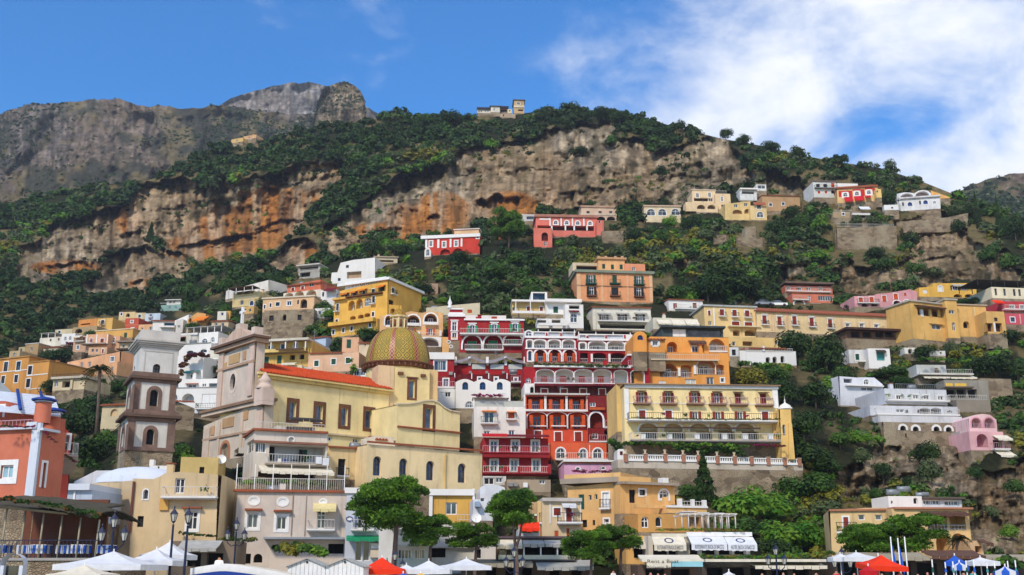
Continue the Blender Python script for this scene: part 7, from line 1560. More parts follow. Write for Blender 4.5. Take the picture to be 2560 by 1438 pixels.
# ---- lamps
def lantern(mb,c,s,arm=None):
    x,y,z=c
    mb.lathe([(0.10*s,0),(0.20*s,0.42*s)],c,'lampglass',6,False); mb.lathe([(0.25*s,0.42*s),(0.10*s,0.62*s),(0.03*s,0.72*s),(0.05*s,0.8*s),(0.01,0.9*s)],c,'iron2',6,False); mb.lathe([(0.02,-0.12*s),(0.12*s,0.0),(0.12*s,0.02)],c,'iron2',6,False)
    for k in range(6):
        a=k*math.pi/3; mb.tube([(x+0.11*s*math.cos(a),y+0.11*s*math.sin(a),z),(x+0.21*s*math.cos(a),y+0.21*s*math.sin(a),z+0.42*s)],0.015*s,'iron2',4)
NAMED['iron2']=lambda:simple('dark_blue_iron',srgb('#1c2440'),0.5,0.2)
def lamp(label,px,py_top,Y,n=3,s=1.0):
    t=pix(px,py_top,Y); g=0.0 if Y >= 84 else -0.3; h=t.z-g
    root=empty('street_lamp',(t.x,Y,g)); tag(root,label,'street lamp','street lamps along the front')
    mb=MB(); mb.lathe([(0.22,0),(0.22,0.3),(0.12,0.5),(0.085,0.9),(0.06,h-1.0*s)],(0,0,0),'iron2',8); mb.build('post',root)
    mb=MB(); lantern(mb,(0,0,h-0.85*s),s); mb.build('lantern',root)
    if n == 3:
        for sg in (-1,1):
            mb=MB(); mb.tube([(0,0,h-1.9*s),(sg*0.3*s,0,h-2.0*s),(sg*0.6*s,0,h-1.75*s),(sg*0.6*s,0,h-1.6*s)],0.035*s,'iron2',5); mb.build('arm',root)
            mb=MB(); lantern(mb,(sg*0.6*s,0,h-1.55*s),s); mb.build('lantern',root)
for a in (('three lantern street lamp over the great white parasol',288,1278,58),('single street lamp, left of the close pair',437,1266,62,1),('single street lamp, right of the close pair',473,1268,60,1),('three lantern street lamp before the pale pink house',593,1294,78),('three lantern street lamp left of the leaning pine trunk',988,1372,84),('three lantern street lamp beside the forked pine',1286,1362,80),('grey street lamp below the big green tree',1938,1358,82),('grey street lamp left of the broad pine',2103,1366,84)):lamp(*a)
for k,(x,yt) in enumerate(((2226,1342),(2244,1345),(2261,1342))):
    p=pix(x,yt,74); root=empty('flagpole',(p.x,74,-0.3)); tag(root,('left white flagpole of three, with a furled blue flag','middle white flagpole with the larger furled blue flag','right white bare flagpole of three')[k],'flagpole','three flagpoles')
    mb=MB(); mb.tube([(0,0,0),(0,0,p.z+0.3)],[0.06,0.04],'paint',6); mb.build('pole',root)
    if k<2:
        mb=MB(); zz=p.z-0.3
        for j in range(5):mb.hexa([(0.05+0.05*j,-0.04*(j % 2),zz-1.5-0.1*j*k),(0.10+0.05*j,0.05*(j % 2),zz-1.5),(0.10+0.05*j,0.08,zz-1.5),(0.05+0.05*j,0.04,zz-1.5),(0.04,-0.02,zz),(0.09,-0.02,zz),(0.09,0.03,zz),(0.04,0.03,zz)],'canvasb')
        mb.build('flag',root)
# ---- beach cabins, boat
for x0,x1,lb in ((720,815,'white plank beach cabin with gable roof, left of two'),(815,910,'white plank beach cabin with gable roof, right of two')):
    a=pix(x0,1412,66); b=pix(x1,1412,66); t=pix((x0+x1)/2,1398,66); g=-0.3; W=b.x-a.x; e=a.z-g-0.1; p=t.z-g
    root=empty('beach_cabin',((a.x+b.x)/2,66,g)); tag(root,lb,'cabin','beach cabins')
    n=9
    for k in range(n):
        u0,u1=-W/2+W*k/n,-W/2+W*(k+1)/n-0.025; hz=lambda u:e+(p-e)*(1-abs(u)/(W/2))
        mb=MB(); mb.hexa([(u0,0,0),(u1,0,0),(u1,0.04,0),(u0,0.04,0),(u0,0,hz(u0)),(u1,0,hz(u1)),(u1,0.04,hz(u1)),(u0,0.04,hz(u0))],'paint'); mb.build('plank',root)
    mb=MB(); mb.box(-W/2+0.02,W/2-0.02,0.05,2.4,0,e,'paint'); mb.build('wall',root)
    for s in (-1,1):
        mb=MB(); q=[(0,-0.15,p+0.02),(s*(W/2+0.12),-0.15,e-0.05),(s*(W/2+0.12),2.5,e-0.05),(0,2.5,p+0.02)]; mb.hexa(q+[(x,y,z+0.05) for x,y,z in q],'canvasg'); mb.build('roof_panel',root)
    mb=MB(); mb.lathe([(0.07,-0.02),(0.07,0.02)],(0,0,0),'iron',8); mb.face([(0.07*math.cos(i),0.07*math.sin(i),0.02) for i in [j*0.785 for j in range(8)]],'iron'); o=mb.build('vent',root); o.location=(0,-0.02,e+0.25); o.rotation_euler=(R(90),0,0)
def boat():
    a=pix(466,1425,60); b=pix(722,1425,60); L=b.x-a.x; zt=pix(560,1409,60).z
    root=empty('motor_boat',(a.x,60,-0.4)); tag(root,'long white motor boat with a dark stripe, drawn up on the beach','boat')
    N=16; H=zt+0.4
    def st(u):
        w=1.3*math.sin(math.pi*min(1,0.12+u*0.62)) ** 0.7; sh=H*(1.0-0.16*abs(u-0.35) ** 1.3*2.2); return w,sh
    secs=[]
    for i in range(N+1):
        u=i/N; w,sh=st(u); secs.append([(u*L,1.4-w*f,sh*z) for f,z in ((0.0,0.08),(0.6,0.2),(0.92,0.55),(0.98,0.72),(1.0,0.86),(1.03,0.90),(1.03,1.0))]+[(u*L,1.4+w,sh)])
    def strip(j0,j1,mat,nm):
        mb=MB(); vs=[p for s_ in secs for p in s_]; m=len(secs[0]); mb.add(vs,[(i*m+j,(i+1)*m+j,(i+1)*m+j+1,i*m+j+1) for i in range(N) for j in range(j0,j1)],mat,True); mb.build(nm,root)
    strip(0,3,'paint','hull'); strip(3,4,'bluepaint','stripe'); strip(4,6,'paint','gunwale'); strip(6,7,'canvas','deck')
    for k in range(8):
        i=3+k; p=Vector(secs[i][2]); mb=MB(); mb.tube([p+Vector((0,-0.03,0.02)),p+Vector((0.16,-0.03,0.02))],0.05,'dark',6); mb.build('porthole',root)
    return root
boat()
# ---- people: one skinned figure each
def person(label,px,py_head,Y,shirt,legs='#2a3450',pose=0,hair='#2a1c14',z0=None):
    hd=pix(px,py_head,Y); H=1.72; g=hd.z-H if z0 is None else z0
    root=empty('person',(hd.x,Y,g),pose*0.7); tag(root,label,'person')
    sw=(0.22,-0.1,0.3)[pose % 3]
    J=[(0,0,0.95),(0,0,1.15),(0,0,1.38),(0,0,1.50),(0,-0.02,1.62),(0.18,0,1.40),(0.24,-0.05,1.14),(0.24,-0.05-sw,0.95),(-0.18,0,1.40),(-0.25,0.02,1.14),(-0.22,-sw*0.8,0.94),(0.09,0,0.9),(0.11,-sw*0.5,0.5),(0.11,sw*0.2,0.08),(0.11,-0.12,0.04),(-0.09,0,0.9),(-0.11,sw*0.5,0.5),(-0.11,sw*0.7,0.08),(-0.11,sw*0.7-0.12,0.04)]
    E=[(0,1),(1,2),(2,3),(3,4),(2,5),(5,6),(6,7),(2,8),(8,9),(9,10),(0,11),(11,12),(12,13),(13,14),(0,15),(15,16),(16,17),(17,18)]
    rad=[.15,.14,.16,.06,.105,.07,.05,.04,.07,.05,.04,.10,.07,.045,.04,.10,.07,.045,.04]
    me=bpy.data.meshes.new('body'); me.from_pydata(J,E,[]); o=bpy.data.objects.new('body',me); COL.objects.link(o); o.parent=root
    m=o.modifiers.new('skin','SKIN'); o.modifiers.new('sub','SUBSURF').levels=1
    for v,r in zip(me.skin_vertices[0].data,rad):v.radius=(r,r)
    me.skin_vertices[0].data[0].use_root=True
    key='person'+shirt+legs
    if key not in _M:
        t=NT(key); tc=t.n('ShaderNodeTexCoord'); sp=t.n('ShaderNodeSeparateXYZ'); t.L.new(tc.outputs['Object'],sp.inputs[0])
        c=t.mix(t.ramp(sp.outputs[2],0.93,0.95),srgb(legs),srgb(shirt)); c=t.mix(t.ramp(sp.outputs[2],1.45,1.47),c,srgb('#b98262')); c=t.mix(t.ramp(sp.outputs[2],1.655,1.67),c,srgb(hair)); t.L.new(c,t.b.inputs['Base Color']); _M[key]=t.m
    me.materials.append(_M[key])
for i,a in enumerate((('person in a white shirt standing on the boat deck',549,1389,61,'#e2e0dc'),('person in a white top walking below the curved pine',1533,1424,82,'#dcdad6'),('person in a pale grey top by the beige shop awning',1584,1431,80,'#a8b0b8'),('person in a hot pink hat and top at the rental kiosk',1626,1428,79,'#d0306a'),('person in a turquoise shirt at the rental kiosk',1662,1431,78,'#2a98b8'),('person in red seated height near the cream shops',1905,1430,78,'#b83020'),('person in light blue before the cream shops',1958,1428,77,'#8ab4d8'),('person in white before the cream shops, right end',1985,1430,78,'#e0dcd4'),('person in black by the kiosk pillar',1645,1430,80,'#28282c'),('person in orange by the yellow surfboard shop',2040,1429,77,'#d07020'))):person(*a,pose=i)
ORD=('first','second','third','fourth','fifth','sixth','seventh','eighth','ninth','tenth','eleventh','twelfth')
for i in range(12):
    cn,ch=(('red','#b02a24'),('white','#dcd8d0'),('navy','#26304e'),('teal','#2a8a88'),('pink','#c86a80'),('pale blue','#8fb0d0'))[i % 6]
    person(f'person in a {cn} top, {ORD[i]} from left in the right beach crowd',2090+i*38+(i % 3)*7,1424+(i*5) % 9,70+i % 4,ch,pose=i)
# ---- restaurant terrace, lower left
def restaurant():
    Y0=62; a=pix(-60,1395,Y0); b=pix(250,1395,Y0); zt=pix(90,1285,Y0).z; L=b.x-a.x; zd=a.z
    root=empty('restaurant_terrace',(a.x,Y0,0)); tag(root,'dark restaurant terrace with vine canopy over blue striped tables','restaurant')
    mb=MB(); mb.box(0,L,0,8,-0.4,zd-0.15,'stone'); mb.build('base_wall',root)
    mb=MB(); mb.box(-0.1,L+0.1,-0.1,8,zd-0.147,zd,'paving'); mb.build('floor',root)
    mb=MB(); q=[(-1,-0.8,zt+0.5),(L*0.75,-0.8,zt-0.1),(L*0.75,8,zt+0.9),(-1,8,zt+1.5)]; mb.hexa(q+[(x,y,z+0.12) for x,y,z in q],'khaki'); mb.build('canopy',root)
    for k in range(6):
        x=L*0.42+k*L*0.085; mb=MB(); h0=zt+0.55-0.12*k
        pts=[(x,-0.9+8.6*u,h0+0.55*math.sin(math.pi*u)) for u in [j/8 for j in range(9)]]
        for p,r in zip(pts,pts[1:]):mb.hexa([p,(p[0]+L*0.095,p[1],p[2]-0.2),(r[0]+L*0.095,r[1],r[2]-0.2),r]+[(v[0],v[1],v[2]+0.06) for v in (p,(p[0]+L*0.095,p[1],p[2]-0.2),(r[0]+L*0.095,r[1],r[2]-0.2),r)],'khaki')
        mb.build('awning',root)
    for k in range(7):
        x=0.3+(L-0.6)*k/6; mb=MB(); mb.tube([(x,0,zd),(x+0.06,0,zt+0.4-0.12*k)],0.05,'#a09880',6); mb.build('post',root)
    mb=MB()
    for k in range(int(L/0.22)):mb.box(k*0.22,k*0.22+0.025,-0.03,0.0,zd,zd+0.95,'iron2')
    mb.box(0,L,-0.05,0.02,zd+0.953,zd+1.0,'iron2'); mb.build('railing',root)
    mb=MB(); mb.box(-1,L*0.62,7.6,7.9,zd,zt+1.3,'#6a4030'); mb.build('back_wall',root)
    for k in range(6):
        t=empty('table',(a.x+0.9+k*1.15,Y0+1.0+0.8*(k % 2),zd)); tag(t,('leftmost','second','third','fourth','fifth','rightmost')[k]+' blue striped cloth table on the dark restaurant terrace','table','terrace restaurant tables')
        mb=MB(); mb.lathe([(0.28,0),(0.05,0.06),(0.05,0.72)],(0,0,0),'iron',6); mb.build('leg',t)
        mb=MB(); mb.box(-0.45,0.45,-0.45,0.45,0.72,0.75,'paint')
        for j in range(6):
            for y in (-0.46,0.45):mb.box(-0.45+0.15*j,-0.30+0.15*j,y,y+0.01,0.25+0.05*(j % 2),0.719,'canvasb' if j % 2 else 'canvasw')
        mb.build('tablecloth',t)
    n=empty('niche_door',tuple(pix(26,1440,60))); tag(n,'white arched doorway with a rounded hood at the bottom left corner','doorway')
    for q in (-0.62,0.42):mb=MB(); mb.box(q,q+0.2,0,0.6,-1,0.55,'whitepaint2'); mb.build('jamb',n)
    mb=MB(); mb.lathe([(0.62,0),(0.66,0.7)],(0,0,0),'whitepaint2',12,True,0,math.pi); o=mb.build('hood',n); o.rotation_euler=(R(90),0,0); o.location=(0,0.65,0.55)
    mb=MB(); mb.box(-0.42,0.42,0.3,0.35,-1,0.55,'glass'); mb.build('pane',n)
NAMED['khaki']=lambda:simple('khaki_canvas',srgb('#4a4434'),0.95,0.25)
_r_front=restaurant
def car(label,px,py,Y,col):
    p=pix(px,py,Y); root=empty('parked_car',p); tag(root,label,'car','cars parked on the upper road')
    mb=MB(); mb.hexa([(-2,-0.85,0.3),(2,-0.85,0.3),(2,0.85,0.3),(-2,0.85,0.3),(-1.95,-0.8,0.85),(1.95,-0.8,0.8),(1.95,0.8,0.8),(-1.95,0.8,0.85)],col); mb.build('body',root)
    mb=MB(); mb.hexa([(-1.5,-0.78,0.84),(1.0,-0.78,0.84),(1.0,0.78,0.84),(-1.5,0.78,0.84),(-1.1,-0.65,1.4),(0.4,-0.65,1.4),(0.4,0.65,1.4),(-1.1,0.65,1.4)],'glass'); mb.build('cabin',root)
    for x in (-1.25,1.25):
        for y in (-0.85,0.75):mb=MB(); mb.tube([(x,y,0.32),(x,y+0.1,0.32)],0.32,'iron',10); mb.build('wheel',root)
car('silver car parked above the pale yellow palazzo',1910,766,226,'metal'); car('white car parked above the red roofed terrace',1945,768,227,'paint')
for x,y,Y,lb in ((1233,1262,106,'satellite dish on the white domed house, upper'),(1190,1296,105,'satellite dish at the left of the white domed house, lower'),(553,1150,108,'satellite dish beside the draped awning house')):
    p=pix(x,y,Y); root=empty('satellite_dish',p); tag(root,lb,'satellite dish','satellite dishes')
    mb=MB(); mb.lathe([(0.02,0.0),(0.25,0.04),(0.42,0.12),(0.5,0.18)],(0,0,0),'paint',14); o=mb.build('reflector',root); o.rotation_euler=(R(70),0,R(15))
    mb=MB(); mb.tube([(0,0,0),(0,0.15,-0.6)],0.04,'metal',5); mb.build('bracket',root)
    mb=MB(); mb.tube([(0,-0.05,-0.4),(0,-0.5,0.0)],0.02,'metal',4); mb.build('feed_arm',root)
# ------------------------------------------------------------------ vegetation
def leaf_mesh(name,cen,nrm,size,mats,mi,ratio=0.55):
    """a mesh of leaf-shaped quads at cen, facing nrm"""
    n=len(cen)
    nrm=nrm/(np.linalg.norm(nrm,axis=1,keepdims=True)+1e-9)
    t=rng.normal(size=(n,3)); t -= nrm*(t*nrm).sum(1,keepdims=True); t /= np.linalg.norm(t,axis=1,keepdims=True)+1e-9
    b=np.cross(nrm,t)
    s=size[:,None]
    V=np.stack([cen-t*s,cen-b*s*ratio,cen+t*s,cen+b*s*ratio],1).reshape(-1,3)
    me=bpy.data.meshes.new(name)
    me.vertices.add(4*n); me.vertices.foreach_set('co',V.reshape(-1).astype(np.float32))
    me.loops.add(4*n); me.loops.foreach_set('vertex_index',np.arange(4*n,dtype=np.int32))
    me.polygons.add(n); me.polygons.foreach_set('loop_start',np.arange(0,4*n,4,dtype=np.int32)); me.polygons.foreach_set('loop_total',np.full(n,4,np.int32))
    for m in mats:me.materials.append(M(m))
    if len(mats)>1:me.polygons.foreach_set('material_index',mi.astype(np.int32))
    me.update(calc_edges=True)
    return me
def unit(n):
    d=rng.normal(size=(n,3)); return d/np.linalg.norm(d,axis=1,keepdims=True)
def cloud(cx,rad,squash,nl,nlobe=6,leaf=0.26):
    """leaf centres, normals, sizes and owner for many bushes at once"""
    B=len(cx)
    own=np.repeat(np.arange(B),nl); n=len(own)
    lob=unit(B*nlobe).reshape(B,nlobe,3)*rng.uniform(0.25,0.75,(B,nlobe,1)); lob[...,2]=np.abs(lob[...,2])*0.9-0.05
    lr=rng.uniform(0.38,0.62,(B,nlobe))
    k=rng.integers(0,nlobe,n)
    d=unit(n); d[:,2]=np.where(d[:,2]<-0.35,-d[:,2],d[:,2])
    p=lob[own,k]+d*(lr[own,k]*rng.uniform(0.72,1.06,n))[:,None]
    p[:,2]=p[:,2]*squash[own]
    r=rad[own]
    nr=d+unit(n)*0.38+np.array([0,0,0.15])
    return cx[own]+p*r[:,None],nr,r*leaf*rng.uniform(0.6,1.2,n),own
def clear_of_houses(px,py,r,below=0.0):
    ok=np.ones(len(px),bool)
    for x0,y0,x1,y1,Y in RECTS:ok &= ~((px>x0-r*0.5) & (px<x1+r*0.5) & (py>y0-2) & (py<y1+r*1.3+below))
    return ok
def build_scrub():
    N=42000
    px=rng.uniform(-120,2680,N); py=rng.uniform(255,1425,N)
    keep=py>skyline(px)+1
    px,py=px[keep],py[keep]
    D,rk,orr=hill(px,py)
    P=pix_np(px,py,D)
    clump=fbm(P*0.035,4,801); fine=fbm(P*0.12,3,802)
    dens=np.where(rk>0.5,smooth(clump+0.35*(fine-0.5),0.55,0.66)*0.40+0.035,0.62*smooth(clump+0.5*(fine-0.5),0.26,0.44)+0.06)
    dens=np.where(orr>0.6,dens*0.12,dens)
    dens=np.where(py>880,dens*0.55,dens)
    dens=np.where((py>1000) & (px<1850),dens*0.5,dens)
    dens=np.where((rk<0.5) & (py<600),np.maximum(dens,0.55)*1.1,dens)
    dens=np.where((px>1700) & (py<520),dens*0.95*smooth(fine,0.25,0.5),dens)
    dens=np.where((px>1350) & (py>540) & (rk<0.5),dens*(0.22+0.70*smooth(clump,0.42,0.54)),dens)
    ok=rng.uniform(size=len(px))<dens
    rp=rng.gamma(6.0,2.0,len(px))*np.where(rk>0.5,0.42,1.0)+3.5
    rp=np.clip(rp,4,24)
    ok &= clear_of_houses(px,py,rp)
    px,py,D,rp,P,rk=px[ok],py[ok],D[ok],rp[ok],P[ok],rk[ok]
    r=rp*D/FPX
    sq=rng.uniform(0.75,1.15,len(r))
    P[:,2] += r*0.10
    nl=np.clip((rp*5.0).astype(int),30,100)
    cen,nr,sz,own=cloud(P,r,sq,nl,leaf=0.31)
    kind=fbm(P*0.025,3,805)+rng.uniform(-0.16,0.16,len(P))-0.13*(px<420)-0.05*(py<520)+0.10*((px>1880) & (py<500))  # biased to darker leaves at far left, standing in for that slope's shade
    mi=np.select([kind<0.44,kind<0.54,kind<0.64,kind<0.69],[0,1,2,3],4)[own]
    me=leaf_mesh('hillside_scrub',cen,nr,sz,['leafdark','leafmid','leafolive','leafbright','leafyel'],mi)
    o=bpy.data.objects.new('hillside_scrub',me); COL.objects.link(o)
    tag(o,'dense dark green scrub and low trees covering the hillside','scrub',kind='stuff')
    return len(own)
def mountain_scrub():
    bpy.context.view_layer.update()
    for nm,dens,rr in (('mountain_ridge',0.035,(0.9,2.6)),('far_headland',0.10,(2.2,5.0)),('rock_tower',0.02,(1.2,2.6))):
        o=bpy.data.objects[nm]; n=len(o.data.vertices); V=np.zeros(n*3,np.float32); o.data.vertices.foreach_get('co',V); V=V.reshape(-1,3).astype(float)
        g=fbm(V*np.array([0.03,0.0,0.015]),5,901,0.6)
        if nm == 'rock_tower':g=np.where(V[:,2]>np.quantile(V[:,2],0.55),0.62,0.4)
        ok=(rng.uniform(size=n)<dens*(1+4*smooth(g,0.52,0.62))*np.where(g>0.46,1,0.15))
        P=V[ok]; r=rng.uniform(*rr,len(P))
        cen,nr,sz,own=cloud(P,r,np.full(len(P),0.8),np.full(len(P),16),leaf=0.5)
        mi=(rng.uniform(size=len(P))<0.4).astype(int)[own]
        me=leaf_mesh('mountain_scrub',cen,nr,sz,['leafdark','leafolive'],mi)
        q=bpy.data.objects.new('mountain_scrub',me); COL.objects.link(q)
        tag(q,{'mountain_ridge':'patchy low scrub on the rocky mountain ridge','far_headland':'dark woods on the far headland at right','rock_tower':'scrub capping the lone rock tower'}[nm],'scrub',kind='stuff')
# ---- individual trees
CROWN={}
def crown_protos():
    def mk(key,cen,nr,sz,mat,ratio=0.55):CROWN.setdefault(key,[]).append(leaf_mesh('crown',cen,nr,sz,[mat],None,ratio))
    for mat in ('leafdark','leafmid','leafolive','leafbright','leafyel'):
        for v in range(3):
            c,nr,s,o=cloud(np.zeros((1,3)),np.array([0.5]),np.array([1.0]),np.array([1500]),nlobe=15,leaf=0.10)
            c[:,2]=(c[:,2]+0.12)*1.05; mk(mat,c,nr,s,mat)
    for v in range(3):
        n=15000; L=30
        lob=unit(L)*rng.uniform(0.2,0.36,(L,1)); lob[:,2]=rng.uniform(0.12,0.72,L); lob[:,:2] *= (1.25-0.75*np.abs(lob[:,2:3]-0.4)); lr=rng.uniform(0.12,0.20,L)
        k=rng.integers(0,L,n); d=unit(n); d[:,2]=np.where(d[:,2]<-0.3,-d[:,2],d[:,2])
        p=lob[k]+d*(lr[k]*rng.uniform(0.6,1.1,n))[:,None]*np.array([1,1,0.8])
        mk('leafpine',p,np.cross(d,unit(n))+d*0.5,rng.uniform(0.018,0.040,n),'leafpine',0.35)
    for v in range(2):
        n=2200; z=rng.uniform(0,1,n) ** 1.4; a=rng.uniform(0,2*math.pi,n); rr=(1-z)*0.5*(0.55+0.5*rng.uniform(size=n))*(0.8+0.25*np.sin(z*34)*0.6)
        p=np.stack([rr*np.cos(a),rr*np.sin(a),z],1); d=np.stack([np.cos(a),np.sin(a),0*a-0.1],1)
        mk('conifer',p,unit(n)+d*0.4+np.array([0,0,0.6]),rng.uniform(0.03,0.07,n),'leafdark',0.4)
TRUNK={}
def trunk_proto(kind):
    if kind not in TRUNK:
        mb=MB(); m='barkpine' if kind == 'pine' else 'bark'
        if kind == 'fork':
            mb.tube([(0,0,0),(0.01,0,0.3),(-0.005,0,0.55)],[0.034,0.028,0.027],'barkpine',8); mb.tube([(-0.005,0,0.53),(-0.035,0,0.75),(-0.02,0.01,1.05)],[0.022,0.018,0.012],'barkpine',7); mb.tube([(0.0,0,0.53),(0.05,0,0.66),(0.09,0,0.86),(0.1,0,1.0)],[0.02,0.016,0.013,0.01],'barkpine',7)
        else:
            mb.tube([(0,0,0),(0.012,0.004,0.35),(0.03,0,0.7),(0.06,0.0,1.0)],[0.042,0.034,0.028,0.02],m,8)
            for k in range(6):
                a=k*1.05+0.3; z=0.72+0.05*k
                mb.tube([(0.035+0.004*k,0,z),(0.05+0.10*math.cos(a),0.10*math.sin(a),z+0.12),(0.05+0.19*math.cos(a),0.19*math.sin(a),z+0.22)],[0.016,0.012,0.006],m,5)
        TRUNK[kind]=mb
    return TRUNK[kind]
_tm={}
def trunk_mesh(kind):
    if kind not in _tm:
        o=trunk_proto(kind).build('trunk'); _tm[kind]=o.data; bpy.data.objects.remove(o)
    return _tm[kind]
NT_=[0]
def tree(kind,label,px,py_top,py_bot,w,Y=None,crown=0.75,trunk='plain',name='tree',group=None,ground=None):
    """a tree whose crown spans w pixels at px, from py_top down to its foot at py_bot"""
    if Y is None:Y=float(hill(np.array([float(px)]),np.array([float(py_bot)]))[0][0])-0.5
    b=pix(px,py_bot,Y); t=pix(px,py_top,Y); H=t.z-b.z; W=w/FPX*Y
    if ground is not None:b.z,H=ground,t.z-ground
    root=empty(name,b,random.uniform(0,6.28)); tag(root,label,'tree',group)
    ch=H*crown if ground is None else (t.z-pix(px,py_top+(py_bot-py_top)*crown,Y).z)
    c=bpy.data.objects.new('crown',CROWN[kind][NT_[0] % len(CROWN[kind])]); NT_[0] += 1
    COL.objects.link(c); c.parent=root
    c.scale=(W,W,ch/(0.92 if kind != 'conifer' else 1)); c.location=(0,0,H-ch)
    if kind == 'leafpine':c.scale=(W*1.14,W*1.14,ch*1.34); c.location=(0,0,H-ch*1.17)
    tr=bpy.data.objects.new('trunk',trunk_mesh(trunk)); COL.objects.link(tr); tr.parent=root
    tl=H-ch*0.5; tr.scale=(max(tl*0.9,W*0.45),)*2+(tl,)
    if trunk in ('pine','fork'):tr.scale=(tl*0.85,tl*0.85,tl); root.rotation_euler=(0,0,0)
    tr.location=(0,0,-0.4 if ground is None else 0)
    return root
USED=set()
ADJ={'leafdark':['dark round','dense dark','deep green','shady dark','dark bushy','dark spreading'],'leafmid':['mid green','leafy green','round green','bushy green','fresh green','full green'],'leafolive':['grey green olive','silvery olive','pale olive','dusty olive','soft grey olive'],'leafbright':['bright green','light green','vivid green','sunny green'],'leafyel':['yellowing','yellow green','golden green'],'conifer':['pointed dark conifer','slim dark conifer']}
def tree_label(kind,px,py,w):
    size='small ' if w<32 else ('tall ' if w>70 else '')
    near=sorted(PLACES,key=lambda p:(p[0]-px) ** 2+((p[1]-py)*1.2) ** 2)[:7]
    for ad in ADJ[kind]:
        for p in near:
            x0,y0,x1,y1=p[3]
            dx=0 if x0 <= px <= x1 else (px-x1 if px>x1 else px-x0); dy=0 if y0 <= py <= y1 else (py-y1 if py>y1 else py-y0)
            far=abs(dx)+abs(dy)>60
            if abs(dy)>abs(dx):rel=('well below' if far else 'just below') if dy>0 else ('well above' if far else 'just above')
            else:rel=('some way right of' if far else 'right beside') if dx>0 else ('some way left of' if far else 'at the left end of')
            l=f'{size}{ad} tree {rel} {p[2]}'
            if l not in USED and len(l.split()) <= 16:USED.add(l); return l
    l=f'{size}{ADJ[kind][0]} tree among the hillside gardens'; return l
